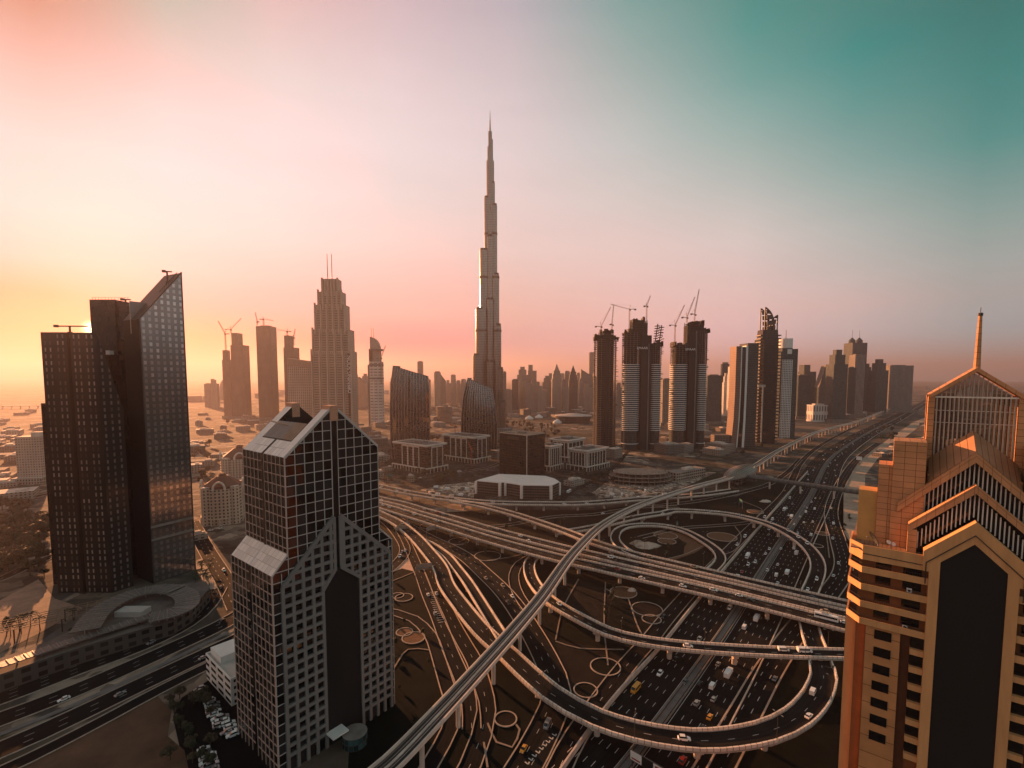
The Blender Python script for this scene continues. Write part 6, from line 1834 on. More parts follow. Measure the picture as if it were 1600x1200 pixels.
# ------------------------------------------------------------------ the very tall stepped tower
def supertall():
    Y = 1215.0; axis = AT(767, 600, Y)
    t = thing('supertall_tower', 'very tall stepped silver tower that narrows to a needle', 'skyscraper', (axis.x, Y, 0))
    mpx = Y / F
    SIL = facade('silver_skin', (0.17, 0.15, 0.135), (0.25, 0.225, 0.205), 4.0, 1.7, 0.6, 0.72, 0.16, 0.25, gmetal=0.95, wmetal=.6, wallrough=0.28, gspec=0.6, tilt=0.02)
    BANDM = plain('mechanical_band', (0.10, 0.075, 0.06), .6, .3, var=.2)
    zz = lambda y: AT(767, y, Y).z
    def capsule(ang, ln, r, n=14):
        """outline of a wing: from the axis out to a round nose"""
        c, s = math.cos(ang), math.sin(ang)
        pts = [(0, -r), (ln - r, -r)] + [(ln - r + r * math.cos(R(-90 + 180 * k_ / n)), r * math.sin(R(-90 + 180 * k_ / n))) for k_ in range(1, n)] + [(ln - r, r), (0, r)]
        return [(x * c - y * s, x * s + y * c) for x, y in pts]
    def wing(ang, tiers, name):
        m = MB(); bm_ = MB()
        for ext, ytop in tiers:
            r = min(13.0, 5.5 + ext * .16)
            m.prism(capsule(ang, ext, r), 0, zz(ytop), 0, 1, smooth=True)
            bm_.prism(capsule(ang, ext * .97, r * .7), zz(ytop), zz(ytop) + 5)
        m.build(name, [SIL, CONC_DARK], t); bm_.build('terrace_plant', BANDM, t)
    A1, A2, A3 = R(205), R(-28), R(88)
    cl = abs(math.cos(A1)); cr = math.cos(A2)
    left = [(739.7, 556), (744.3, 485), (750.9, 393), (757.9, 311), (761.8, 264)]
    right = [(789.5, 628), (786.3, 577), (783.0, 509.5), (780.0, 431), (777.0, 323), (773.7, 288)]
    wing(A1, [((767 - x) * mpx / cl * .985, y) for x, y in left], 'wing')
    wing(A2, [((x - 767) * mpx / cr * .985, y) for x, y in right], 'wing')
    wing(A3, [(46, 600), (38, 540), (30, 450), (22, 350), (15, 280)], 'wing')
    # short lobes facing the street between the wings
    wing(R(-95), [(27, 566), (21, 470), (16, 372)], 'front_lobe')
    m = MB()
    for r, y0, y1 in ((12.5, 700, 330), (9.5, 330, 252), (7.0, 252, 230), (4.6, 230, 206)): m.prism(ngon(0, 0, r, 12), max(0, zz(y0)), zz(y1), 0, 1, smooth=True)
    m.prism(ngon(3.6, 0, 3.2, 10), zz(260), zz(218), 0, 1)
    m.build('core', [SIL, CONC_DARK], t)
    m = MB(); m.prism(ngon(0, 0, 2.4, 8), zz(206), zz(190), scale=.55); m.prism(ngon(0, 0, 1.2, 8), zz(190), zz(172), scale=.25); m.build('needle', plain('needle_steel', (.34, .3, .28), .35, .7), t)
    m = MB()
    for y, r in ((365, 15.8), (434, 20.5), (517, 25.5)):
        pass
    for y, tl, tr in ((365, left[2:], right[4:]), (433, left[1:], right[3:]), (516, left[0:], right[2:])):
        el = (767 - tl[0][0]) * mpx / cl; er = (tr[0][0] - 767) * mpx / cr
        if y == 365: el = (767 - 757.9) * mpx / cl
        if y == 433: el = (767 - 750.9) * mpx / cl
        if y == 516: el = (767 - 744.3) * mpx / cl
        for ang, ex in ((A1, el), (A2, er)):
            m.prism(capsule(ang, ex + .25, min(13.0, 5.5 + ex * .16) + .25), zz(y + 3.2), zz(y))
    m.build('mechanical_floor', BANDM, t)
    m = MB(); m.prism(ngon(0, 0, 75, 3, R(85)), 0, 14, 0, 1); m.prism(ngon(30, -30, 24, 16), 0, 26, 0, 1); m.build('podium', [BEIGE2, ROOF], t)
supertall()

# ------------------------------------------------------------------ stepped beige tower with two masts
def stepped():
    Y = 1078.0
    mpx = Y / F; c = AT(518.5, 600, Y)
    t = thing('stepped_hotel_tower', 'stepped beige tower with twin masts and a dark lettered banner', 'tower', (c.x, Y + 22, 0))
    ST = facade('stepped_wall', (0.40, 0.32, 0.26), (0.05, 0.042, 0.038), 3.7, 4.6, 0.62, 0.5, 0.3, 0.4)
    ST2 = facade('stepped_balconies', (0.36, 0.29, 0.235), (0.035, 0.03, 0.028), 3.7, 30.0, 0.92, 0.5, 0.3, 0.3)
    zz = lambda y: AT(518, y, Y).z
    lv = [(488, 549, 547), (490, 546, 513), (494, 540, 474), (499, 535, 453), (505, 529, 434)]
    x_ = lambda px: (px - 518.5) * mpx
    ztop = 0
    body = MB()
    for i, (a, b, y) in enumerate(lv):
        ins = i * 2.2
        body.box(x_(a), x_(b), -22 + ins + 2, 22 - ins, ztop, zz(y) - (2 if i < 4 else 0), 0, 1); ztop = zz(y) - 2.02 if i < 4 else zz(y)
    body.build('body', [ST, CONC], t)
    ribs = MB(); bal = MB()
    for i, (a, b, y) in enumerate(lv):                # projecting piers and balcony stacks
        w = x_(b) - x_(a)
        for q in (0.0, .2, .4, .6, .8, 1.0):
            x = x_(a) + w * q; yy = -22 + i * 2.2
            ribs.box(x - 1.5, x + 1.5, yy - 1.8, yy + 2.4, 0 if i == 0 else zz(lv[i - 1][2]) - 12, zz(y) + (2 if q in (.0, 1.0) else -1))
        if i < 4:
            for q in (.1, .3, .5, .7, .9):
                x = x_(a) + w * q; yy = -22 + i * 2.2
                bal.box(x - w * .07, x + w * .07, yy + .7, yy + 2.3, 0 if i == 0 else zz(lv[i - 1][2]) - 8, zz(y) - 6)
    ribs.build('pier', plain('stepped_pier', (0.40, 0.32, 0.26), .8, var=.15, scale=.1), t); bal.build('balcony_stack', ST2, t)
    for px in (513.2, 520):
        m = MB(); m.tube([(x_(px), -10, zz(438)), (x_(px), -10, zz(394.5))], [1.1, .7], 8); m.build('mast', DARKSTEEL, t)
    m = MB(); m.box(x_(549) - 7, x_(549) + .3, -22.6, -20.2, zz(650), zz(552)); m.build('banner', plain('banner_dark', (0.02, 0.017, 0.016), .6), t)
    text_mesh('OPENING SOON', 11.0, LETTER, 'banner_letters', t, (x_(549) - 3.4, -22.9, zz(585)), (R(90), R(-90), 0), .15)
    m = MB(); m.box(x_(531), x_(537), -13.6, -13.2, zz(517), zz(523)); m.build('crest_panel', DARKSTEEL, t)
    # slab hotel beside it
    a, b = AT(447, 560, Y + 30), AT(489, 566, Y + 30)
    t = thing('hotel_slab', 'broad beige hotel slab with a solid frieze along its sloping roof, beside the stepped tower', 'hotel', ((a.x + b.x) / 2, Y + 55, 0))
    w = b.x - a.x; z1, z2 = a.z, b.z
    m = MB(); V = [(-w / 2, -20, 0), (w / 2, -20, 0), (w / 2, 15, 0), (-w / 2, 15, 0), (-w / 2, -20, z1), (w / 2, -20, z2), (w / 2, 15, z2), (-w / 2, 15, z1)]
    m.add(V, [(0, 1, 5, 4), (1, 2, 6, 5), (2, 3, 7, 6), (3, 0, 4, 7)], 0, [[(0, 0), (w, 0), (w, z2), (0, z1)], [(0, 0), (35, 0), (35, z2), (0, z2)], [(0, 0), (w, 0), (w, z1), (0, z2)], [(0, 0), (35, 0), (35, z1), (0, z1)]]); m.add(V, [(4, 5, 6, 7)], 1)
    m.build('body', [ST, CONC], t)
    m = MB(); V = [(-w / 2 - .3, -20.5, z1 - 16), (w / 2 + .3, -20.5, z2 - 16), (w / 2 + .3, -20.5, z2 + 1), (-w / 2 - .3, -20.5, z1 + 1)]; m.add(V + [(x, 15.5, z) for x, y, z in V], [(0, 1, 2, 3), (7, 6, 5, 4), (3, 2, 6, 7), (0, 3, 7, 4), (1, 5, 6, 2), (0, 4, 5, 1)])
    m.build('frieze', plain('frieze', (0.26, 0.19, 0.145), .7, var=.35, scale=.25), t)
stepped()

# ------------------------------------------------------------------ unfinished towers in the orange haze
UNF = fac((0.17, 0.12, 0.095), (0.045, 0.035, 0.03), fh=4.0, bay=4.0, wu=.5, wv=.6)
tower('unfinished tower with two cranes in the orange haze, highest of its pair', 359, 379, 520, 1750, UNF, 'setback', 'unfinished_tower', 'unfinished towers in the orange haze')
tower('lower unfinished tower joined to its taller neighbour in the orange haze', 346, 359, 547, 1765, UNF, 'setback', 'unfinished_tower', 'unfinished towers in the orange haze')
tower('tall plain unfinished tower standing alone in the orange haze', 399.5, 422, 508, 1700, UNF, 'flat', 'unfinished_tower', 'unfinished towers in the orange haze')
tower('unfinished tower partly behind the beige hotel slab', 442, 460, 524, 1650, UNF, 'setback', 'unfinished_tower', 'unfinished towers in the orange haze')
crane_px((353, 548), (353, 522), (338, 501), 1745, 'thin luffing crane in front of the lower hazy tower')
crane_px((361, 521), (361, 515), (374, 497), 1750, 'luffing crane on the taller hazy tower')
crane_px((402, 508), (402, 503), (397, 488), 1700, 'raised luffing crane on the lone hazy tower')
crane_px((412, 508), (412, 499), (426, 501), 1705, 'flat jib crane on the lone hazy tower')
crane_px((449, 525), (449, 518), (431, 515), 1650, 'flat jib crane on the hazy tower by the hotel slab')
crane_px((459, 540), (459, 528), (460, 514), 1655, 'steep luffing crane behind the hotel slab')

def white_curve():
    Y = 1500.0; c = AT(586, 600, Y); mpx = Y / F; zz = lambda y: AT(586, y, Y).z
    t = thing('curved_white_tower', 'white tower with a curved sail top and two thin masts', 'tower', (c.x, Y + 18, 0))
    WB = facade('white_wrap', (0.58, 0.50, 0.45), (0.16, 0.12, 0.10), 9.0, 14.0, 0.75, 0.3, 0.4, .4)
    x_ = lambda px: (px - 586) * mpx
    m = MB(); m.prism(ngon(0, 0, x_(597), 20), 0, zz(565), 0, 1); m.build('body', [WB, CONC], t)
    m = MB(); m.box(x_(574), x_(580), -12, 14, 0, zz(570)); m.box(x_(576), x_(582), -10, 12, zz(570), zz(547)); m.build('side_shaft', BEIGE2, t)
    m = MB(); out = []
    for k_ in range(9):
        q = R(90 * k_ / 8); out.append((x_(578) + (x_(593) - x_(578)) * math.sin(q), zz(547) + (zz(526) - zz(547)) * math.cos(q)))
    out += [(x_(593), zz(566)), (x_(578), zz(566))]
    n = len(out); m.add([(x, -10, z) for x, z in out] + [(x, 10, z) for x, z in out], [tuple(range(n)), tuple(reversed(range(n, 2 * n)))] + [(i, (i + 1) % n, (i + 1) % n + n, i + n) for i in range(n)]); m.build('sail', plain('sail_grey', (.30, .24, .2), .6, var=.2), t)
    for y in (545, 569, 590): 
        m = MB(); m.prism(ngon(0, 0, x_(597.5), 20), zz(y + 2.5), zz(y)); m.build('dark_band', CONC_DARK, t)
    for px in (579, 582.2):
        m = MB(); m.tube([(x_(px), 0, zz(530)), (x_(px), 0, zz(512))], .9, 6); m.build('mast', DARKSTEEL, t)
    crane_px((596, 600), (596, 560), (602, 540), 1495, 'thin hoist crane against the white sail topped tower')
white_curve()

SK = 'towers of the hazy skyline'
for lab, x0, x1, yt, Y, mt, st in (
    ('pale hazy slab just beside the stepped beige tower', 549, 557, 585, 2300, BEIGE, 'flat'),
    ('pair half of a hazy slab between stepped and sail topped towers', 559, 571, 589, 2350, BEIGE, 'slant'),
    ('slender hazy tower with a flared top above the first leaning glass building', 652, 660, 564, 2500, GREYT, 'flat'),
    ('pale rounded tower behind the first leaning glass building, taller of two', 677, 688, 580, 2300, BEIGE, 'round'),
    ('pale slab touching the taller rounded tower', 688, 696, 585, 2330, BEIGE2, 'slant'),
    ('pale pointed tower halfway between the two leaning glass buildings', 704, 713, 589, 2500, BEIGE, 'step'),
    ('faint flat tower behind the pointed pale one', 713, 719, 594, 2900, GREYT, 'flat'),
    ('faint pale tower beside the bulging glass building', 721, 728, 592, 2800, GREYT, 'flat'),
    ('slim tower showing just past the needle tower foot', 786, 791, 580, 1700, GREYT, 'flat'),
    ('low pale block beside the needle tower', 789, 800, 608, 1900, BEIGE2, 'flat'),
    ('narrow brownish tower with a flat top, first beyond the needle tower', 800, 810, 592, 2100, DARKT, 'flat'),
    ('hazy stepped tower with a raised middle', 808, 825, 573, 2500, GREYT, 'step'),
    ('tallest hazy pair with a square top', 825, 838.5, 570, 2550, GREYT, 'setback'),
    ('beige tower with dark side in front of the tallest hazy pair', 822, 835, 599, 2050, BEIGE2, 'flat'),
    ('slim beige tower in front of the stepped hazy one', 811, 823, 594, 2150, BEIGE, 'flat'),
    ('stubby pale tower with twin roof posts', 840, 854, 603, 2050, BEIGE, 'setback'),
    ('grey stepped slab behind the stubby pale tower', 848, 863, 587, 2350, GREYT, 'step'),
    ('beige tower with a pyramid crown in dark stone', 863, 878, 569, 2050, BEIGE, 'pyramid'),
    ('small grey tower beside the pyramid crown', 878, 885, 592, 2200, GREYT, 'flat'),
    ('low grey tower between the two crowned ones', 881, 889, 604, 2000, BEIGE2, 'flat'),
    ('dark slim tower with a small pointed crown', 889.5, 903, 571, 2050, DARKT, 'pyramid'),
    ('hazy tower with a slanted roof near the slim grey unfinished tower', 908, 927, 577, 2350, GREYT, 'slant'),
    ('pale square tower in front of the slanted hazy roof', 914, 928, 600, 2100, BEIGE, 'setback'),
    ('very faint tall tower just behind the slim grey unfinished tower', 921, 930, 550, 3000, GREYT, 'flat'),
    ('faint tower between the slim grey and the middle unfinished towers', 965, 974, 598, 1900, GREYT, 'setback'),
    ('beige slab with bands in the gap between the two banded towers', 1036, 1051, 591, 1500, BEIGE2, 'flat'),
    ('teal banded slab right behind the third unfinished tower', 1106, 1129, 585, 1550, TEALT, 'flat'),
    ('rounded teal tower above the banded slab', 1129, 1142, 566, 1900, TEALT, 'round'),
    ('white slender pair of towers beside the striped tower', 1132, 1140, 583, 1750, WHITET, 'step'),
    ('white tower touching the striped tower', 1140, 1148, 573, 1700, WHITET, 'setback'),
    ('dark teal block with a light sign strip past the white dotted tower', 1248, 1268, 585, 1750, TEALT, 'flat'),
    ('teal tower rising behind the dark teal block', 1257, 1276, 570, 2050, TEALT, 'setback'),
    ('green glass tower with a sharp tapering top', 1281, 1294, 571, 2000, TEALT, 'slantr'),
    ('hazy grey tower in the wide gap along the highway', 1297, 1304, 584, 2500, GREYT, 'flat'),
    ('dark slab tight behind the teal tower with the white band', 1326, 1338, 573, 1750, DARKT, 'flat'),
    ('brown tower in front of the twin domed tower', 1337, 1353, 553, 1850, STRIPT, 'flat'),
    ('stepped dark tower tucked beside the twin domed tower', 1352, 1365, 568, 2050, DARKT, 'step'),
    ('teal tower with a pale foot and a ribbed cap, second last along the highway', 1371, 1389.5, 561, 1950, TEALT, 'step'),
    ('broad grey tower with a little pointed roof, last along the highway', 1391, 1428, 570, 2100, STRIPT, 'flat'),
    ):
    tower(lab, x0, x1, yt, Y, mt, st, group=SK)
tower('teal tower with a white crossband beside the highway', 1304.5, 1326.5, 546, 1620, TEALT, 'step', group=SK)
tower('tall teal tower with twin domed caps and antennas', 1333, 1356, 527, 2000, TEALT, 'twin', group=SK)

# the crowd of faint towers behind them
random.seed(31)
for (xa, xb, n, ya, yb, lab) in ((545, 735, 16, 582, 597, 'faint tower in the peach haze between stepped tower and needle tower'), (792, 930, 26, 578, 597, 'faint tower in the crowded haze right behind the park belt'), (962, 1150, 16, 586, 598, 'faint tower in the haze between the unfinished towers'), (1245, 1300, 7, 586, 597, 'faint tower in the haze of the highway gap'), (300, 345, 4, 590, 600, 'ghostly tower in the orange haze before the unfinished pair')):
    for k_ in range(n):
        x = random.uniform(xa, xb); w = random.uniform(5, 11)
        tower(lab, x, x + w, random.uniform(ya, yb), random.uniform(2300, 3300), random.choice((BEIGE, BEIGE2, GREYT, STRIPT)), random.choice(('flat', 'step', 'setback', 'pyramid', 'slant')), group=lab.replace('tower in', 'towers in'), pod=False)

# ------------------------------------------------------------------ striped, crowned and dotted towers
def striped():
    Y = 1040.0; mpx = Y / F; c = AT(1166, 600, Y); zz = lambda y: AT(1166, y, Y).z; x_ = lambda px: (px - 1166) * mpx
    t = thing('striped_tower', 'tall slab tower with white vertical stripes and a flared foot', 'tower', (c.x, Y, 0))
    m = MB()
    def col(xa, xb, xfa, xfb, ytop, y0, y1, mat, name):
        m = MB(); zt_ = zz(ytop); zk = zt_ * .28
        V = []
        for z, a, b in ((0, xfa, xfb), (zk, xa + (xfa - xa) * .25, xb + (xfb - xb) * .25), (zk * 2, xa, xb), (zt_, xa, xb)):
            V += [(a, y0, z), (b, y0, z), (b, y1, z), (a, y1, z)]
        for k_ in range(3):
            for j in range(4):
                a, b = k_ * 4 + j, k_ * 4 + (j + 1) % 4
                l = abs(V[b][0] - V[a][0]) + abs(V[b][1] - V[a][1])
                m.add([V[a], V[b], V[b + 4], V[a + 4]], [(0, 1, 2, 3)], 0, [[(0, V[a][2]), (l, V[a][2]), (l, V[a + 4][2]), (0, V[a + 4][2])]])
        m.poly(V[12:16]); m.build(name, mat, t)
    col(x_(1149), x_(1156.5), x_(1145), x_(1153.5), 541, 0, 30, facade('striped_brown', (0.24, 0.15, 0.115), (0.07, 0.045, 0.035), 3.8, 2.5, .5, .5, .3), 'brown_bay')
    col(x_(1156.5) + .02, x_(1158), x_(1153.5), x_(1155), 541, -.6, 30, WHITE, 'white_stripe')
    col(x_(1158) + .02, x_(1164), x_(1155), x_(1162), 542, .6, 30, BLACKGLASS, 'dark_bay')
    col(x_(1164) + .02, x_(1167), x_(1162), x_(1165.5), 540, -.6, 30, WHITE, 'white_stripe')
    col(x_(1167) + .02, x_(1184), x_(1165.5), x_(1183), 536, 1.0, 40, facade('striped_teal', (0.07, 0.075, 0.075), (0.025, 0.032, 0.033), 3.8, 2.0, .8, .7, .12), 'teal_bay')
    m = MB(); m.box(x_(1120), x_(1148), 4, 24, 0, 26); m.build('side_wing', facade('side_wing', (0.20, 0.14, 0.11), (0.03, 0.025, 0.02), 4.0, 6.0, .8, .5, .3), t)
striped()
def crowned():
    Y = 1105.0; mpx = Y / F; c = AT(1202, 600, Y); zz = lambda y: AT(1202, y, Y).z; x_ = lambda px: (px - 1202) * mpx
    t = thing('crowned_tower', 'black tower topped by two curved horn like blades', 'tower', (c.x, Y + 15, 0))
    BK = facade('black_tower', (0.022, 0.023, 0.024), (0.012, 0.014, 0.015), 3.8, 2.2, .85, .7, .1, .5)
    m = MB(); m.prism([(x_(1187), -8), (x_(1191), -18), (x_(1212), -18), (x_(1217), -8), (x_(1217), 15), (x_(1187), 15)], 0, zz(530), 0, 1)
    m.prism([(x_(1189), -14), (x_(1214), -14), (x_(1214), 12), (x_(1189), 12)], zz(530), zz(515), 0, 1, scale=.93); m.build('body', [BK, DARKSTEEL], t)
    m = MB()
    for px in (1187.5, 1216.5):
        z = zz(690)
        while z < zz(520): m.box(x_(px) - 2.2, x_(px) + 2.2, -15, 8, z, z + 2.4); z += 7.5
    m.build('side_fin', plain('dark_fin', (0.03, 0.03, 0.03), .5, .3), t)
    def blade(pts, wdt, name):
        """curved horn: a thick edge along the curve, a solid web back to an upright, with slots left open"""
        for y in (-12, 8):
            m = MB(); P = [Vector((x_(a), y, zz(b))) for a, b in pts]; P = spline(P, 3)
            for i in range(len(P) - 1): m.bar(P[i], P[i + 1], wdt * 1.5 * (1 - .6 * i / len(P)), 3.0, up=(0, 1, 0))
            X1 = x_(pts[-1][0]); m.bar(Vector((X1, y, zz(516))), P[-1] - Vector((0, 0, 1)), 2.0)
            for i in range(len(P) - 1):
                if i % 4 == 3: continue
                a, b = P[i], P[i + 1]
                V = [a, b, Vector((X1 + (b.x - X1) * .25, y, b.z)), Vector((X1 + (a.x - X1) * .25, y, a.z))]
                m.add([p + Vector((0, -.6, 0)) for p in V] + [p + Vector((0, .6, 0)) for p in V], [(0, 1, 2, 3), (7, 6, 5, 4), (0, 4, 5, 1), (1, 5, 6, 2), (2, 6, 7, 3), (3, 7, 4, 0)])
            m.build(name, DARKSTEEL, t)
    blade([(1207, 516), (1206, 503), (1202, 490), (1196, 482.5), (1192.5, 480)], 3.2, 'horn')
    blade([(1200, 516), (1202, 506), (1206, 497), (1212, 492)], 2.6, 'horn')
    m = MB(); m.box(x_(1183.5), x_(1195), -18.5, -17, zz(605), zz(601)); m.bar((x_(1191), -18.6, 0), (x_(1191), -18.6, zz(605)), 3.0, .6, up=(0, 1, 0)); m.build('pale_strip', CONC, t)
crowned()
def dotted():
    Y = 1200.0; mpx = Y / F; c = AT(1232, 600, Y); zz = lambda y: AT(1232, y, Y).z; x_ = lambda px: (px - 1232) * mpx
    t = thing('dotted_tower', 'tower clad in white squares with a drum and a thin mast on top', 'tower', (c.x, Y + 18, 0))
    m = MB(); m.box(x_(1221), x_(1237), -19, 15, 0, zz(562)); m.build('dotted_face', facade('white_dots', (0.58, 0.56, 0.53), (0.03, 0.03, 0.03), 4.4, 4.0, .55, .55, .2, .3), t)
    m = MB(); m.box(x_(1219), x_(1221) - .02, -16, 15, 0, zz(549)); m.box(x_(1237) + .02, x_(1246), -15, 15, 0, zz(545)); m.box(x_(1221), x_(1237), -16, 15, zz(562) + .02, zz(544)); m.build('dark_body', TEALT, t)
    m = MB(); m.box(x_(1229), x_(1236), -16.3, -15.9, zz(553), zz(545.5)); m.build('white_panel', WHITE, t)
    m = MB(); m.prism(ngon(x_(1231.5), 0, x_(1241.5) - x_(1231.5), 20), zz(543.5), zz(528.5)); m.build('drum', WHITE, t)
    m = MB(); m.tube([(x_(1231.5), 0, zz(529)), (x_(1231.5), 0, zz(514))], [1.1, .6], 6); m.build('mast', DARKSTEEL, t)
dotted()
def white_low():
    c = AT(1282, 655, 1640)
    t = thing('white_ribbed_block', 'white ribbed low block beside the highway before the teal towers', 'building', (c.x, 1640, 0))
    h = AT(1282, 633, 1640).z; w = 24 * 1640 / F
    m = MB(); m.box(-w / 2, w / 2, 0, 40, 0, h, 0, 1); m.build('body', [facade('ribbed_white', (0.58, 0.54, 0.5), (0.10, 0.10, 0.10), 30, 9.0, .5, .6, .3, .2), ROOF_LIGHT], t)
    m = MB(); m.box(-w * .3, w * .3, 8, 30, h, h + 4); m.build('roof_plant', CONC, t)
white_low()

# ------------------------------------------------------------------ bowl-roofed hall and white tents
def bowl():
    c = G(899, 662); 
    t = thing('oval_hall', 'dark oval hall with a pale disc roof', 'hall', (c.x, c.y + 50, 0))
    m = MB(); m.prism(ngon(0, 0, 52, 32, 0, 42), 0, 22, 0, 1, scale=1.18); m.build('wall', [facade('hall_wall', (0.05, 0.045, 0.042), (0.02, 0.02, 0.02), 6, 4, .7, .7), ROOF], t)
    m = MB(); m.prism(ngon(0, 0, 62, 32, 0, 50), 22, 24); m.prism(ngon(0, 0, 60, 32, 0, 48), 24, 30, scale=.25); m.build('disc_roof', plain('disc_roof', (0.42, 0.37, 0.33), .7, var=.2), t)
    for k_, (px, py) in enumerate(((827, 655), (842, 653), (871, 661))):
        p = G(px, py)
        t = thing('marquee', ['peaked white marquee at the edge of the dark trees', 'longer white marquee beside the peaked one', 'small white marquee near the oval hall'][k_], 'marquee', p, 0, 'white marquees in the park')
        m = MB(); m.prism(ngon(0, 0, 15, 10), 0, 4); m.build('wall', WHITE, t)
        m = MB(); m.prism(ngon(0, 0, 15.6, 10, 0, 12), 4, 14, scale=.05); m.build('canopy', WHITE, t)
bowl()
def round_hotel():
    f, wr, wl = corner(693, 661, R(40), 679, 710)
    t = thing('banded_office', 'rounded banded office between the two leaning glass buildings', 'office block', (f.O.x, f.O.y, 0), f.a)
    h = AT(693, 636, f.O.y).z
    m = MB(); m.prism([(x + wr / 2, y + wl / 2) for x, y in stadium(0, 0, wr, wl, 5)], 0, h, 0, 1); m.build('body', [facade('banded', (0.24, 0.19, 0.155), (0.04, 0.035, 0.03), 4, 60, .99, .5), ROOF], t)
    m = MB(); m.box(wr * .3, wr * .7, wl * .3, wl * .7, h, h + 5); m.build('plant_room', CONC_DARK, t)
round_hotel()
def left_block():
    f, wr, wl = corner(28, 756, R(12), 26, 68)
    t = thing('pale_slab_block', 'pale slab block on a low podium, hazy behind the brown glass tower', 'building', f.O, f.a)
    h = AT(28, 683, f.O.y).z
    m = MB(); m.box(0, wr, 0, 20, 0, h, 0, 1); m.build('body', [facade('left_slab', (0.40, 0.31, 0.25), (0.14, 0.11, 0.09), 3.6, 3.2, .5, .5, .4), ROOF_LIGHT], t)
    m = MB(); m.box(-3, wr + 3, -8, 24, 0, 9, 0, 1); m.build('podium', [BEIGE, ROOF_LIGHT], t)
    m = MB(); m.box(wr * .55, wr * .95, 4, 14, h, h + 6); m.build('plant_room', CONC, t)
left_block()
def far_bridge():
    a = G(-60, 636, 12); b = G(66, 634, 12)
    t = thing('elevated_road', 'pale elevated road crossing the orange haze', 'bridge', (a.x, a.y, 0))
    m = MB(); m.bar((0, 0, 12), b - Vector((a.x, a.y, 0)), 12, 2.5); m.build('deck', CONC, t)
    for k_ in range(9):
        p = (b - a) * ((k_ + .5) / 9); m = MB(); m.prism(ngon(0, 0, 2, 8), 0, 11); m.build('pier', CONC, t, (p.x, p.y, 0))
far_bridge()

# ------------------------------------------------------------------ low city: individual low buildings by district
random.seed(21)
LOWM = [fac((0.25, 0.205, 0.17), (0.06, 0.05, 0.045), fh=3.4, bay=4.0, wu=.45, wv=.45), fac((0.24, 0.19, 0.155), (0.05, 0.045, 0.04), fh=3.4, bay=3.2, wu=.5, wv=.45),
        fac((0.31, 0.26, 0.22), (0.07, 0.06, 0.055), fh=3.4, bay=5.0, wu=.5, wv=.4), fac((0.15, 0.125, 0.11), (0.04, 0.04, 0.04), fh=3.4, bay=3.6, wu=.6, wv=.5)]
def low_building(x, y, w, d, h, a, label, group, mi):
    t = thing('low_building', label, 'building', (x, y, 0), a, group)
    m = MB(); m.box(-w / 2, w / 2, -d / 2, d / 2, 0, h, 0, 1); m.build('body', [LOWM[mi], random.choice((ROOF, ROOF, CONC_DARK, CONC))], t)
    m = MB()
    if random.random() < .6: m.box(-w * .3, w * .1, -d * .2, d * .25, h + .01, h + 3)
    m.box(w * .15, w * .35, -d * .3, d * .1, h + .01, h + 1.8); m.build('roof_plant', CONC, t)
DIST = [  # name, pixel box, how many, size, height
    ('flat roofed low building in the hazy district beyond the gabled tower', 'low buildings beyond the gabled tower', (296, 646, 600, 745), 60, (16, 42), (5, 16)),
    ('small low building at the feet of the hazy skyline towers', 'low buildings at the skyline foot', (780, 632, 930, 652), 34, (22, 46), (8, 24)),
    ('low block in the quarter behind the unfinished round towers', 'low buildings behind the unfinished towers', (1036, 640, 1150, 716), 26, (20, 46), (7, 20)),
    ('small flat roofed house in the quarter beside the sandy verge', 'houses beside the sandy verge', (1372, 690, 1445, 722), 16, (10, 22), (5, 10)),
    ('pale house in the quarter seen through and past the orange lantern', 'houses past the orange lantern', (1440, 625, 1700, 760), 60, (16, 40), (5, 14)),
    ('low building in the orange haze past the brown glass towers', 'low buildings in the orange haze', (-60, 636, 66, 780), 34, (20, 50), (5, 14)),
    ('low building between the leaning glass buildings and the skyline', 'low buildings behind the leaning glass buildings', (600, 640, 790, 668), 24, (22, 46), (6, 18)),
    ('low building lining the far stretch of the highway', 'low buildings along the far highway', (1250, 632, 1380, 656), 20, (22, 46), (6, 20)),
    ('tiny low building on the plain near the horizon', 'low buildings near the horizon', (300, 606, 1600, 628), 70, (50, 120), (10, 50)),
]
def near_highway(p):
    for key in ('med',):
        for q in ROADS[key][0]:
            if (q.x - p.x) ** 2 + (q.y - p.y) ** 2 < 62 ** 2: return True
    q = ROADS['metro'][0]
    return any((v.x - p.x) ** 2 + (v.y - p.y) ** 2 < 34 ** 2 for v in q)
USED = []
for lab, grp, (xa, ya, xb, yb), n, sz, hz in DIST:
    k_ = 0; tries = 0
    while k_ < n and tries < 900:
        tries += 1
        p = G(random.uniform(xa, xb), random.uniform(ya, yb))
        w, d = random.uniform(*sz), random.uniform(*sz)
        if near_highway(p): continue
        if any((u[0] - p.x) ** 2 + (u[1] - p.y) ** 2 < ((u[2] + max(w, d)) * .62) ** 2 for u in USED): continue
        USED.append((p.x, p.y, max(w, d)))
        low_building(p.x, p.y, w, d, random.uniform(*hz), random.choice((R(35), R(35), R(-55), R(20))), lab, grp, random.randrange(4)); k_ += 1
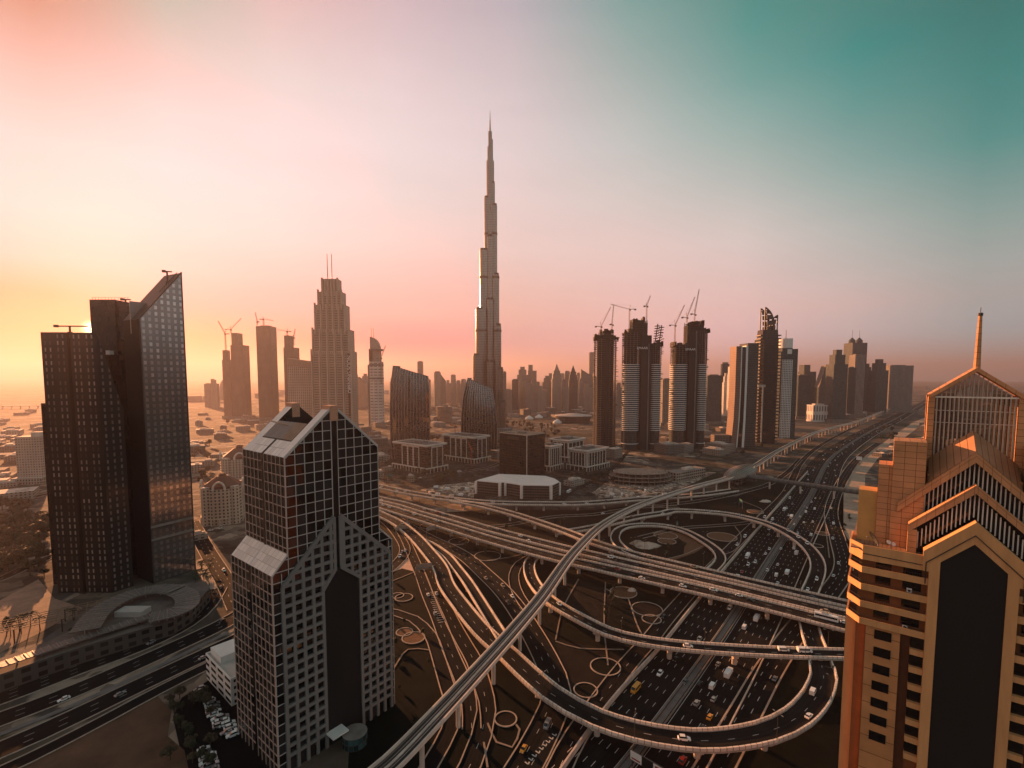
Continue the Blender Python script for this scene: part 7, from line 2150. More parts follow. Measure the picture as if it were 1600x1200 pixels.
for k_, (px, py, w, d, h, lab) in enumerate(((605, 735, 16, 12, 6, 'small pale pavilion by the trees near the first square block'), (642, 752, 9, 8, 8, 'tiny cream gatehouse among trees below the first square block'), (897, 757, 28, 16, 7, 'low pale pavilion ring below the columned blocks'), (1068, 706, 40, 24, 16, 'plain grey warehouse beside the third unfinished tower'), (960, 715, 26, 18, 18, 'plain beige block between slim grey and middle unfinished towers'), (312, 842, 12, 8, 5, 'small pale kiosk below the domed apartments'), (780, 716, 30, 20, 16, 'banded grey car park behind the brown glass cube'))):
    p = G(px, py); low_building(p.x, p.y, w, d, h, R(45), lab, None, k_ % 3)
# ================================================================== VEHICLES
random.seed(5)
TYRE = plain('tyre', (0.012, 0.012, 0.012), .8)
CARGLASS = plain('car_glass', (0.012, 0.013, 0.014), .1, spec=.6)
PAINTS = {'white': plain('car_white', (0.78, 0.77, 0.75), .35, var=.05), 'silver': plain('car_silver', (0.34, 0.34, 0.34), .3, .4, var=.05),
          'black': plain('car_black', (0.012, 0.012, 0.013), .25, var=.05), 'grey': plain('car_grey', (0.12, 0.12, 0.12), .3, .2, var=.05),
          'red': plain('car_red', (0.30, 0.03, 0.02), .3, var=.05), 'yellow': plain('car_yellow', (0.55, 0.27, 0.03), .4, var=.05), 'sand': plain('car_sand', (0.40, 0.31, 0.22), .35, .2, var=.05)}
LAMPW = plain('head_lamp', (0.7, 0.7, 0.66), .2); LAMPR = plain('tail_lamp', (0.35, 0.02, 0.015), .3)
def hull(m, secs):
    """loft of cross-sections: (x, half width, z low, z high)"""
    R_ = [[(x, -w, a), (x, w, a), (x, w * .94, b), (x, -w * .94, b)] for x, w, a, b in secs]
    for A, B in zip(R_[:-1], R_[1:]):
        for i in range(4): m.quad(A[i], A[(i + 1) % 4], B[(i + 1) % 4], B[i])
    m.quad(*reversed(R_[0])); m.quad(*R_[-1])
def wheels(t, xs, hw, r=.34):
    for x in xs:
        for s in (-1, 1):
            m = MB(); m.tube([(x, s * hw - .11, r), (x, s * hw + .11, r)], r, 10); m.build('wheel', TYRE, t)
def make_vehicle(kind, colour):
    name = {'car': 'car', 'suv': 'car', 'van': 'van', 'minibus': 'minibus', 'coach': 'coach', 'truck': 'truck'}[kind]
    t = thing(name, 'x', name); pm = PAINTS[colour]
    m = MB(); g = MB()
    if kind in ('car', 'suv'):
        L_, w, hb, hr = (4.6, .92, .92, 1.45) if kind == 'car' else (4.9, .98, 1.1, 1.85)
        hull(m, [(-L_ / 2, w * .86, .35, hb * .82), (-L_ / 2 + .25, w, .28, hb), (-L_ * .18, w, .25, hb * 1.02), (L_ * .2, w, .25, hb), (L_ / 2 - .5, w * .97, .28, hb * .84), (L_ / 2, w * .8, .38, hb * .66)])
        m.build('body', pm, t)
        back = -L_ * .42 if kind == 'suv' else -L_ * .36
        hull(g, [(back, w * .84, hb * .95, hb), (back + .45, w * .8, hb * .95, hr), (L_ * .05, w * .8, hb * .95, hr), (L_ * .23, w * .84, hb * .95, hb)]); g.build('window_band', CARGLASS, t)
        r_ = MB(); r_.box(back + .4, L_ * .06, -w * .77, w * .77, hr - .03, hr + .05); r_.build('roof', pm, t)
        wheels(t, (-L_ * .3, L_ * .31), w - .08)
        for s in (-1, 1):
            q = MB(); q.box(L_ / 2 - .12, L_ / 2 + .03, s * w * .62 - .17, s * w * .62 + .17, hb * .52, hb * .7); q.build('headlight', LAMPW, t)
            q = MB(); q.box(-L_ / 2 - .03, -L_ / 2 + .1, s * w * .66 - .15, s * w * .66 + .15, hb * .6, hb * .8); q.build('tail_light', LAMPR, t)
    elif kind in ('van', 'minibus'):
        L_, w, h = (5.4, 1.0, 2.25) if kind == 'van' else (7.2, 1.1, 2.7)
        hull(m, [(-L_ / 2, w, .35, h), (L_ / 2 - 1.6, w, .35, h), (L_ / 2 - .5, w, .35, h * .62), (L_ / 2, w * .9, .4, h * .45)]); m.build('body', pm, t)
        for s in (-1, 1): 
            a, b = sorted((s * (w * .985), s * (w + .02))); g.box(-L_ * .42, L_ * .30, a, b, h * .52, h * .82)
        g.add([(L_ / 2 - 1.55, -w * .8, h * .97), (L_ / 2 - 1.55, w * .8, h * .97), (L_ / 2 - .5, w * .8, h * .66), (L_ / 2 - .5, -w * .8, h * .66)], [(0, 1, 2, 3)]); g.v = [(x, y, z + .03) for x, y, z in g.v]; g.build('window_band', CARGLASS, t)
        wheels(t, (-L_ * .3, L_ * .3), w - .1, .38)
    elif kind == 'coach':
        L_, w, h = 12.0, 1.27, 3.3
        hull(m, [(-L_ / 2, w, .4, h), (L_ / 2 - .5, w, .4, h), (L_ / 2, w * .97, .45, h * .93)]); m.build('body', pm, t)
        for s in (-1, 1):
            a, b = sorted((s * w * .98, s * (w + .03))); g.box(-L_ * .46, L_ * .46, a, b, h * .48, h * .8)
        g.box(L_ / 2 - .1, L_ / 2 + .03, -w * .9, w * .9, h * .42, h * .85); g.build('window_band', CARGLASS, t)
        q = MB(); q.box(-2.5, 1.0, -.8, .8, h, h + .25); q.build('roof_unit', PAINTS['silver'], t)
        wheels(t, (-L_ * .28, L_ * .33), w - .12, .5)
    else:
        L_, w, h = 8.5, 1.22, 3.2
        m.box(L_ / 2 - 2.1, L_ / 2, -w * .95, w * .95, .5, 2.5); m.build('cab', pm, t)
        q = MB(); q.box(-L_ / 2, L_ / 2 - 2.3, -w, w, .95, h); q.build('cargo_box', PAINTS['white'] if colour != 'yellow' else pm, t)
        g.box(L_ / 2 - .5, L_ / 2 + .03, -w * .85, w * .85, 1.5, 2.3); g.build('windscreen', CARGLASS, t)
        wheels(t, (-L_ * .3, L_ * .33), w - .12, .48)
    remember(t)
    return t
PROTO = {}
def vehicle(kind, colour, p, yaw, label, group):
    key = (kind, colour)
    if key not in PROTO:
        t = make_vehicle(kind, colour); PROTO[key] = t
        t.location = p; t.rotation_euler = (0, 0, yaw); t['label'] = label; t['group'] = group
        return t
    return dup(PROTO[key], p, yaw, label, group)
def small_vehicle(colour, p, yaw, label, group):
    """far car: one joined mesh, too small to show parts"""
    key = ('far', colour)
    if key not in PROTO:
        m = MB()
        hull(m, [(-2.3, .8, .3, .75), (-2.0, .92, .28, .92), (1.0, .92, .25, .92), (2.3, .78, .35, .62)])
        n = len(m.f); hull(m, [(-1.8, .78, .85, .95), (-1.3, .74, .85, 1.45), (.3, .74, .85, 1.45), (1.05, .78, .85, .95)])
        for i in range(n, len(m.f)): m.m[i] = 1 if i != n + 6 else 0
        o = m.build('car', [PAINTS[colour], CARGLASS]); PROTO[key] = o
    else:
        o = PROTO[key].copy(); C.objects.link(o)
    o.location = p; o.rotation_euler = (0, 0, yaw); tag(o, label, 'car', group)
    return o

def along(path, frac):
    n = len(path) - 1; f = min(max(frac, 0), .9999) * n; i = int(f); t_ = f - i
    p = path[i].lerp(path[i + 1], t_); d = path[i + 1] - path[i]
    return p, math.atan2(d.y, d.x)
def snap(key, px, py, dz=0.0):
    """nearest place on a road centre line to what is seen at a photo pixel"""
    path, w = ROADS[key]
    best = None
    for i, q in enumerate(path):
        x, y = PX(q); d = (x - px) ** 2 + (y - py) ** 2
        if best is None or d < best[0]: best = (d, i)
    i = min(best[1], len(path) - 2); d = path[i + 1] - path[i]
    g = G(px, py, path[i].z); yaw = math.atan2(d.y, d.x)
    lat = (g - path[i]).dot(Vector((-math.sin(yaw), math.cos(yaw), 0)))
    along_ = (g - path[i]).dot(Vector((math.cos(yaw), math.sin(yaw), 0)))
    lim = w / 2 - 1.8 if key != 'med' else 22
    lat = max(-lim, min(lim, lat))
    return path[i] + Vector((-math.sin(yaw) * lat + math.cos(yaw) * along_, math.cos(yaw) * lat + math.sin(yaw) * along_, 0.03)), yaw
PICKED = [  # road, pixel, kind, colour, reverse, label
    ('R1', 596, 761, 'car', 'white', 0, 'white car on the topmost flyover just clear of the gabled tower'),
    ('R1', 620, 767, 'car', 'white', 0, 'white car alone on the wide part of the topmost flyover'),
    ('R1', 633, 769, 'car', 'white', 0, 'white car on the topmost flyover ahead of two others'),
    ('R1', 677, 776, 'car', 'white', 0, 'white car where the topmost flyover nears the fork'),
    ('R1', 698, 779, 'car', 'silver', 0, 'silver car at the fork of the topmost flyover'),
    ('R1', 770, 785, 'car', 'white', 0, 'white car passing below the white podium on the topmost flyover'),
    ('R1', 787, 788, 'car', 'white', 0, 'white car on the near lane of the topmost flyover below the white podium'),
    ('R1', 882, 788, 'car', 'white', 0, 'white car on the straight stretch of the topmost flyover'),
    ('R1', 917, 787, 'car', 'white', 0, 'white car on the topmost flyover just before the metro line crosses'),
    ('R3b', 598, 790, 'car', 'white', 0, 'white car on the wide flyover beside the gabled tower'),
    ('R3b', 637, 799, 'car', 'silver', 0, 'silver car leading a pair on the wide flyover'),
    ('R3b', 647, 804, 'car', 'white', 0, 'white car following in the pair on the wide flyover'),
    ('R3b', 688, 813, 'suv', 'white', 0, 'white off-roader alone on the wide flyover before the metro'),
    ('R3a', 663, 796, 'car', 'white', 1, 'white car on the middle flyover near its dark end'),
    ('R3a', 825, 846, 'suv', 'white', 1, 'white off-roader on the middle flyover just before the metro'),
    ('R3b', 1003, 904, 'car', 'white', 0, 'white car on the wide flyover above the striped round bed'),
    ('R3b', 1067, 917, 'suv', 'white', 0, 'white off-roader on the wide flyover above the highway wall'),
    ('R3b', 1115, 923, 'suv', 'white', 0, 'white off-roader on the wide flyover, first over the highway'),
    ('R3b', 1155, 931, 'car', 'white', 0, 'white car on the wide flyover, second over the highway'),
    ('R3b', 1172, 939, 'car', 'black', 0, 'black and pale car on the wide flyover, third over the highway'),
    ('R3b', 1291, 968, 'coach', 'white', 0, 'long white coach on the wide flyover before the orange tower'),
    ('R3b', 1320, 974, 'car', 'white', 0, 'white car right ahead of the white coach'),
    ('R6', 1075, 1011, 'suv', 'white', 0, 'white pickup on the lower crossing ramp'),
    ('R6', 1224, 1017, 'van', 'white', 0, 'white van on the lower crossing ramp'),
    ('R6', 1257, 1019, 'minibus', 'white', 0, 'white minibus on the lower crossing ramp close behind the van'),
    ('R7', 1069, 1156, 'suv', 'white', 0, 'white car rounding the bottom of the long curving ramp'),
    ('R7', 1270, 1083, 'van', 'white', 0, 'white box van entering the long curving ramp'),
    ('R5', 1109, 799, 'car', 'white', 0, 'white car on the arching ramp above the loop lawns'),
    ('R5', 1120, 798, 'car', 'white', 0, 'white car on the far lane of the arching ramp near its crest'),
    ('R5', 1157, 805, 'car', 'white', 0, 'white car on the arching ramp past the crest'),
    ('R5', 1207, 818, 'suv', 'white', 0, 'white off-roader on the arching ramp over the near carriageway'),
    ('R5', 1232, 830, 'suv', 'white', 0, 'white off-roader on the arching ramp over the median'),
    ('R5', 1247, 840, 'car', 'white', 0, 'white car on the arching ramp over the far carriageway'),
    ('R5', 1261, 850, 'suv', 'white', 0, 'white off-roader where the arching ramp bends down'),
    ('R5', 1276, 906, 'suv', 'white', 0, 'white car on the tail of the arching ramp'),
    ('R5', 1262, 922, 'car', 'white', 0, 'white car on the arching ramp just before it goes under the flyovers'),
    ('R5', 1036, 803, 'car', 'white', 0, 'white car climbing the arching ramp'),
    ('R5', 985, 808, 'car', 'grey', 0, 'grey car starting up the arching ramp under the metro'),
    ('slip_f', 943, 803, 'car', 'white', 0, 'white car on the ground lane beneath the topmost flyover'),
    ('slip_d', 622, 870, 'suv', 'white', 0, 'white car on the curved lane beside the gabled tower'),
    ('slip_d', 628, 863, 'car', 'silver', 0, 'silver car ahead on the curved lane beside the gabled tower'),
    ('slip_d', 633, 861, 'car', 'white', 0, 'white car on the outer side of the curved lane'),
    ('slip_a', 656, 889, 'car', 'white', 1, 'white car passing under the sign gantry'),
    ('slip_a', 669, 930, 'car', 'white', 1, 'white car on the lane by the hatched road nose'),
    ('slip_b', 679, 929, 'car', 'white', 0, 'white car on the lane across the hatched nose'),
    ('slip_a', 680, 960, 'suv', 'silver', 1, 'silver and white car past the hatched road nose'),
    ('slip', 855, 1135, 'van', 'silver', 0, 'silver van under the long curving ramp by the chevrons'),
    ('slip', 818, 1172, 'car', 'yellow', 0, 'yellow taxi at the bottom lane below the curving ramp'),
    ('med', 993, 1079, 'minibus', 'yellow', 1, 'yellow bus on the outer lane beside the retaining wall'),
    ('med', 1031, 1054, 'suv', 'white', 1, 'white off-roader on the highway near the yellow bus'),
    ('med', 1070, 1067, 'car', 'grey', 1, 'grey car beside the highway median'),
    ('med', 1122, 1039, 'car', 'silver', 0, 'dark silver car just below the lower crossing ramp'),
    ('med', 1138, 1056, 'truck', 'white', 0, 'white box truck on the far carriageway'),
    ('med', 1113, 1074, 'van', 'white', 0, 'pale van on the far carriageway behind the box truck'),
    ('med', 1093, 1070, 'car', 'black', 0, 'small dark car on the far carriageway by the median'),
    ('med', 1115, 1094, 'car', 'silver', 0, 'silver car following the pale van'),
    ('med', 1109, 1122, 'car', 'yellow', 0, 'yellow taxi on the far carriageway near the curving ramp'),
    ('col', 1211, 1062, 'car', 'silver', 0, 'silver car on the collector lanes under the lower crossing ramp'),
    ('med', 1169, 883, 'suv', 'white', 1, 'white car on the near carriageway just beyond the flyovers'),
    ('med', 1180, 879, 'suv', 'white', 1, 'white car ahead on the near carriageway beyond the flyovers'),
    ('med', 1196, 866, 'car', 'white', 1, 'white car beside the median beyond the flyovers'),
    ('med', 1201, 836, 'car', 'silver', 1, 'silver car just under the arching ramp'),
    ('med', 1199, 892, 'suv', 'white', 0, 'white car first behind the flyovers on the far carriageway'),
    ('med', 1213, 900, 'van', 'white', 0, 'white van second behind the flyovers on the far carriageway'),
    ('med', 1230, 897, 'truck', 'white', 0, 'white truck in the outer lane behind the flyovers'),
    ('med', 1215, 883, 'car', 'white', 0, 'white car in the middle of the far carriageway behind the flyovers'),
    ('med', 1215, 912, 'car', 'white', 0, 'white car almost hidden by the forked ramp edge'),
    ('med', 1220, 858, 'car', 'white', 0, 'white car emerging from under the arching ramp'),
    ('med', 1241, 820, 'car', 'white', 0, 'white car alone just above the arching ramp by the median'),
    ('med', 1270, 816, 'car', 'white', 0, 'white car alone just above the arching ramp in the outer lane'),
    ('med', 1250, 808, 'car', 'white', 0, 'white car trailing the bunch behind the footbridge'),
    ('med', 1273, 796, 'van', 'white', 0, 'white van in the bunch of traffic below the footbridge'),
    ('med', 1261, 794, 'car', 'white', 0, 'white car at the tail of the bunch below the footbridge'),
    ('med', 1268, 785, 'suv', 'white', 0, 'white off-roader amid the bunch below the footbridge'),
    ('med', 1274, 779, 'car', 'white', 0, 'white car ahead of the off-roader in the bunch'),
    ('med', 1281, 779, 'suv', 'yellow', 0, 'yellow taxi in the bunch below the footbridge'),
    ('med', 1257, 792, 'car', 'silver', 0, 'silver car on the median side of the bunch'),
    ('med', 1229, 795, 'suv', 'white', 1, 'white car on the near carriageway below the footbridge'),
    ('med', 1234, 779, 'van', 'white', 1, 'white van on the near carriageway below the footbridge'),
    ('med', 1238, 788, 'car', 'silver', 1, 'silver car on the near carriageway below the footbridge'),
    ('service', 1224, 767, 'car', 'yellow', 1, 'yellow taxi on the service road by the bridge pier'),
    ('col', 1299, 795, 'suv', 'white', 0, 'white off-roader on the collector lanes below the footbridge'),
    ('col', 1294, 811, 'car', 'grey', 0, 'grey car on the collector lanes by the lawn sliver'),
    ('col', 1302, 819, 'van', 'white', 0, 'white van on the collector lanes beside the sand'),
    ('col', 1301, 842, 'suv', 'white', 0, 'white off-roader on the collector lanes beside the small beds'),
    ('col', 1310, 881, 'suv', 'white', 0, 'white car on the collector lanes close to the orange tower'),
    ('col', 1301, 900, 'car', 'white', 0, 'white car on the collector lanes above the flyovers'),
    ('av2', 103, 1098, 'car', 'white', 1, 'white car on the dark avenue'),
    ('av1', 236, 1005, 'car', 'silver', 1, 'silver car near the avenue median'),
    ('av3', 188, 1086, 'car', 'silver', 0, 'silver car on the outer avenue lane'),
    ('acc4', 350, 892, 'suv', 'white', 0, 'white car on the road behind the podium'),
    ('acc', 660, 748, 'car', 'white', 0, 'white car below the first square office block'),
    ('acc', 715, 737, 'minibus', 'white', 0, 'white minibus by the building pit'),
    ('acc2', 887, 769, 'coach', 'white', 0, 'white coach parked beyond the white podium'),
]
for key, px, py, kind, col, rev, lab in PICKED:
    p, yaw = snap(key, px, py)
    vehicle(kind, col, p, yaw + (math.pi if rev else 0), lab, 'vehicles on the interchange')
# far highway traffic, in order away from the camera
COLS = ['white'] * 6 + ['silver', 'grey', 'black', 'sand', 'red']
med = ROADS['med'][0]
spots = []
for i, q in enumerate(med):
    x, y = PX(q)
    if 652 < y < 772 and x > 1200: spots.append(i)
for side, nm, n in ((-1, 'far', 62), (1, 'near', 44)):
    cars = []
    for k_ in range(n):
        i = spots[0] + (spots[-1] - spots[0] - 1) * (k_ + random.random() * .8) / n; j = int(i)
        q = med[j].lerp(med[j + 1], i - j); d = med[j + 1] - med[j]; yaw = math.atan2(d.y, d.x)
        lane = random.randrange(5); off = side * (4.8 + 3.65 * lane)
        cars.append((q + Vector((-math.sin(yaw) * off, math.cos(yaw) * off, .03)), yaw + (0 if side < 0 else math.pi), random.choice(COLS)))
    cnt = {}
    for p, yaw, c in cars:
        cnt[c] = cnt.get(c, 0) + 1
        small_vehicle(c, p, yaw, '%s car on the %s highway carriageway beyond the footbridge, %s %s one from the bridge' % (c, nm, nth(cnt[c] - 1), c), 'cars on the far highway')
# mixed traffic on the carriageways and ramps inside the interchange
random.seed(77)
def clash(p): return any((q.x - p.x) ** 2 + (q.y - p.y) ** 2 < 64 and abs(q.z - p.z) < 3 for q in PLACED)
PLACED = [o.location.copy() for o in C.objects if o.parent is None and o.get('group') == 'vehicles on the interchange']
for key, nm, n, rev in (('med', 'near carriageway inside the interchange', 22, 1), ('med', 'far carriageway inside the interchange', 26, 0), ('R1', 'topmost flyover', 7, 0), ('R2', 'forked ramp', 6, 0), ('R3a', 'middle flyover', 10, 1), ('R3b', 'wide flyover', 6, 0), ('R7', 'long curving ramp', 4, 0), ('R6', 'lower crossing ramp', 3, 0), ('slip', 'broad slip road', 6, 0), ('av2', 'dark avenue', 3, 1), ('av1', 'inner avenue', 3, 1), ('av3', 'outer avenue', 3, 0), ('service', 'service road', 5, 1)):
    path, w = ROADS[key]; ok = [i for i in range(len(path) - 1) if -20 < PX(path[i])[0] < 1325 and 770 < PX(path[i])[1] < 1200 and (key != 'med' or PX(path[i])[1] > 800)]
    cnt = {}; placed = 0
    for i in sorted(random.sample(ok, min(n, len(ok)))) if n <= len(ok) else sorted(random.choices(ok, k=n)):
        d = path[i + 1] - path[i]; yaw = math.atan2(d.y, d.x)
        off = (1 if rev else -1) * (4.8 + 3.65 * random.randrange(5)) if key == 'med' else random.choice((-1, 1)) * w * .23
        p = path[i] + d * random.random() + Vector((-math.sin(yaw) * off, math.cos(yaw) * off, .03))
        if clash(p): continue
        PLACED.append(p.copy()); kd = random.choice(('car', 'car', 'car', 'suv', 'suv', 'van', 'truck' if key == 'med' else 'car')); c = random.choice(('white', 'silver', 'grey', 'black', 'black', 'sand', 'red', 'white'))
        if key[:2] == 'av': kd = 'car'; c = random.choice(('grey', 'black', 'silver'))
        if kd in ('van', 'truck'): c = 'white'
        cnt[(kd, c)] = cnt.get((kd, c), 0) + 1
        vehicle(kd, c, p, yaw + (math.pi if rev else 0), '%s %s, %s such one along the %s' % (c, {'suv': 'off-roader', 'truck': 'box truck'}.get(kd, kd), nth(cnt[(kd, c)] - 1), nm), 'traffic on the ' + nm)
# parked cars beside the white block
k_ = 0
for r_, (ox, oy, n) in enumerate(((312, 1078, 5), (326, 1092, 7), (334, 1102, 7), (348, 1122, 5), (358, 1132, 4), (318, 1172, 5), (328, 1182, 4))):
    a = G(ox, oy, .05)
    for j in range(n):
        p = a + Vector((math.cos(R(-52)), math.sin(R(-52)), 0)) * (j * 2.9) - Vector((0, 0, .0))
        c = random.choice(['white', 'white', 'white', 'silver', 'grey'])
        if random.random() < .14: continue
        vehicle(random.choice(('car', 'suv')), c, p, R(38) + (math.pi if random.random() < .5 else 0),
                '%s parked car, %s in the %s parking row from the white office block' % (c, nth(j), nth(r_)), 'cars parked beside the white office block')
for lab, px, py in (('pale parked car in front of the domed apartments', 329, 829), ('second pale parked car in front of the domed apartments', 343, 826), ('third pale parked car in front of the domed apartments', 347, 821)):
    vehicle('car', 'white', G(px, py, .1), R(20), lab, 'cars by the domed apartments')

# ================================================================== TREES
def make_tree(kind):
    random.seed({'round': 3, 'wide': 4, 'palm': 6, 'tall': 8}[kind])
    t = thing({'palm': 'palm_tree'}.get(kind, 'tree'), 'x', 'tree')
    m = MB()
    if kind == 'palm':
        m.tube([(0, 0, 0), (.15, 0, 3), (.1, .1, 6.5)], [.28, .2, .17], 7); m.build('trunk', BARK, t)
        m = MB()
        for i in range(17):
            a = 2 * math.pi * i / 17 + random.random() * .3; e = random.uniform(.1, 1.0)
            pr = Vector((.1, .1, 6.5)); d = Vector((math.cos(a) * math.cos(e), math.sin(a) * math.cos(e), math.sin(e)))
            for s in range(5):
                q = pr + d * .75; sd_ = Vector((-math.sin(a), math.cos(a), 0)) * (.42 - .06 * s); dn = Vector((0, 0, -.18))
                m.quad(pr - sd_ + dn, q - sd_ + dn, q, pr); m.quad(pr, q, q + sd_ + dn, pr + sd_ + dn)
                pr = q; d = (d + Vector((0, 0, -.34))).normalized()
        m.build('crown', FOLIAGE, t)
    else:
        h, rw, rh = {'round': (5.0, 2.6, 2.4), 'wide': (5.0, 3.6, 2.1), 'tall': (7.0, 2.0, 3.8)}[kind]
        m.tube([(0, 0, 0), (.1, .05, h * .35), (0, .1, h * .7)], [.3, .22, .14], 7)
        for i in range(5):
            a = i * 1.26; m.tube([(.05, .05, h * .4), (math.cos(a) * rw * .35, math.sin(a) * rw * .35, h * .75), (math.cos(a) * rw * .6, math.sin(a) * rw * .6, h * .95)], [.13, .09, .05], 5)
        m.build('trunk', BARK, t)
        m = MB(); clumps = []
        for i in range(15):
            v = Vector((random.gauss(0, 1), random.gauss(0, 1), random.gauss(0, 1))).normalized()
            k_ = random.uniform(.35, .85); clumps.append((Vector((v.x * rw * k_, v.y * rw * k_, h + v.z * rh * k_)), random.uniform(.28, .5) * rw))
        for c, r in clumps:
            for i in range(46):
                v = Vector((random.gauss(0, 1), random.gauss(0, 1), random.gauss(0, 1))).normalized() * r * random.uniform(.6, 1.08)
                p = c + v; n = (v.normalized() + Vector((random.uniform(-.6, .6), random.uniform(-.6, .6), random.uniform(-.2, .8)))).normalized()
                x = n.cross(Vector((0, 0, 1))); x = x.normalized() if x.length > .01 else Vector((1, 0, 0)); y = n.cross(x); s = random.uniform(.2, .42)
                m.quad(p - x * s - y * s, p + x * s - y * s * .6, p + x * s * .8 + y * s, p - x * s * .7 + y * s)
        m.build('crown', FOLIAGE if kind != 'wide' else FOLIAGE_WARM, t)
    remember(t); return t
TP = {}
def tree(kind, p, scale, label, group):
    if kind not in TP:
        t = make_tree(kind); TP[kind] = t; t.location = p; t.scale = (scale,) * 3; t['label'] = label; t['group'] = group; return t
    return dup(TP[kind], p, random.uniform(0, 6.28), label, group, scale)
random.seed(11)
GROVES = [  # pixel polygon box, count, kinds, scale, label, group
    ((0, 796, 72, 885), 40, ('wide', 'round', 'wide'), (1.5, 2.6), 'dusky tree in the dense grove beside the brown glass tower', 'trees of the grove by the brown glass tower'),
    ((300, 885, 330, 930), 16, ('palm',), (.8, 1.1), 'palm in the row along the striped paving behind the podium', 'palms behind the podium'),
    ((600, 738, 735, 758), 30, ('wide', 'round', 'palm'), (.9, 1.7), 'garden tree at the feet of the square office blocks', 'trees round the square office blocks'),
    ((596, 700, 620, 736), 16, ('palm', 'round'), (1.0, 1.5), 'tree on the pale lot beside the first square office block', 'trees beside the first square block'),
    ((880, 740, 985, 757), 22, ('round', 'palm', 'wide'), (.9, 1.5), 'small street tree among the columned office blocks', 'trees among the columned blocks'),
    ((788, 662, 872, 688), 56, ('round', 'tall', 'wide'), (1.1, 1.9), 'dark tree in the park belt behind the brown glass cube', 'trees of the park belt'),
    ((264, 1090, 330, 1200), 20, ('round', 'wide'), (.55, .95), 'black looking tree between the brown sand lot and the parked cars', 'trees by the parked cars'),
    ((1300, 790, 1328, 860), 14, ('round',), (.45, .8), 'small bush along the sandy verge edge', 'bushes on the sandy verge'),
    ((1374, 664, 1400, 690), 12, ('round', 'wide'), (1.2, 2.0), 'tree among the houses beside the sandy verge', 'trees by the houses'),
    ((350, 762, 384, 800), 14, ('round', 'wide'), (1.6, 2.6), 'tree between the domed apartments and the gabled tower', 'trees by the domed apartments'),
    ((10, 960, 120, 1010), 10, ('palm', 'round'), (.8, 1.2), 'tree on the forecourt beside the lattice pergola', 'trees on the forecourt'),
    ((1440, 640, 1690, 740), 22, ('wide', 'round'), (1.6, 3.0), 'tree among the pale houses past the orange lantern', 'trees past the orange lantern'),
    ((300, 660, 600, 712), 16, ('wide', 'round'), (1.4, 2.4), 'dusty tree in the hazy district beyond the gabled tower', 'trees beyond the gabled tower'),
    ((880, 900, 960, 1000), 10, ('round',), (.35, .7), 'shrub on the dark lawns before the striped round bed', 'shrubs on the lawns'),
    ((1020, 832, 1110, 868), 12, ('round', 'palm'), (.35, .7), 'shrub on the lawn inside the loop ramp', 'shrubs inside the loop'),
    ((1130, 822, 1175, 866), 8, ('round', 'palm'), (.35, .7), 'shrub on the lawn outside the loop ramp', 'shrubs outside the loop'),
    ((600, 905, 690, 1080), 14, ('round', 'palm'), (.35, .7), 'shrub on the dark lawn beside the gabled tower', 'shrubs beside the gabled tower'),
    ((720, 825, 830, 880), 10, ('round',), (.4, .8), 'shrub on the lawn under the wide flyover', 'shrubs under the flyover'),
    ((640, 640, 790, 700), 22, ('wide', 'round'), (1.2, 2.2), 'street tree between the leaning glass buildings', 'trees between the leaning glass buildings'),
    ((296, 700, 384, 760), 16, ('wide', 'round'), (1.0, 1.8), 'dusty tree near the domed apartments', 'trees near the domed apartments'),
    ((-40, 880, 70, 905), 14, ('wide', 'round'), (1.2, 2.0), 'tree along the road edge of the dense grove', 'trees at the grove edge'),
    ((1130, 690, 1240, 712), 10, ('round',), (1.0, 1.8), 'tree at the foot of the black crowned tower', 'trees below the crowned tower'),
]
for (xa, ya, xb, yb), n, kinds, sc, lab, grp in GROVES:
    k_ = 0; tries = 0
    while k_ < n and tries < 600:
        tries += 1
        p = G(random.uniform(xa, xb), random.uniform(ya, yb))
        if near_highway(p) and 'verge' not in lab: continue
        if any((u[0] - p.x) ** 2 + (u[1] - p.y) ** 2 < (u[2] * .62 + 2) ** 2 for u in USED): continue
        kd = random.choice(kinds)
        o_ = tree(kd, p, random.uniform(*sc), lab.replace('tree', 'palm').replace('shrub', 'small palm') if kd == 'palm' and 'palm' not in lab else lab, grp + (' and palms' if kd == 'palm' and 'palm' not in grp else '')); k_ += 1
        if ('shrub' in lab or 'bush' in lab) and kd != 'palm': o_.name = 'shrub'; o_['category'] = 'shrub'

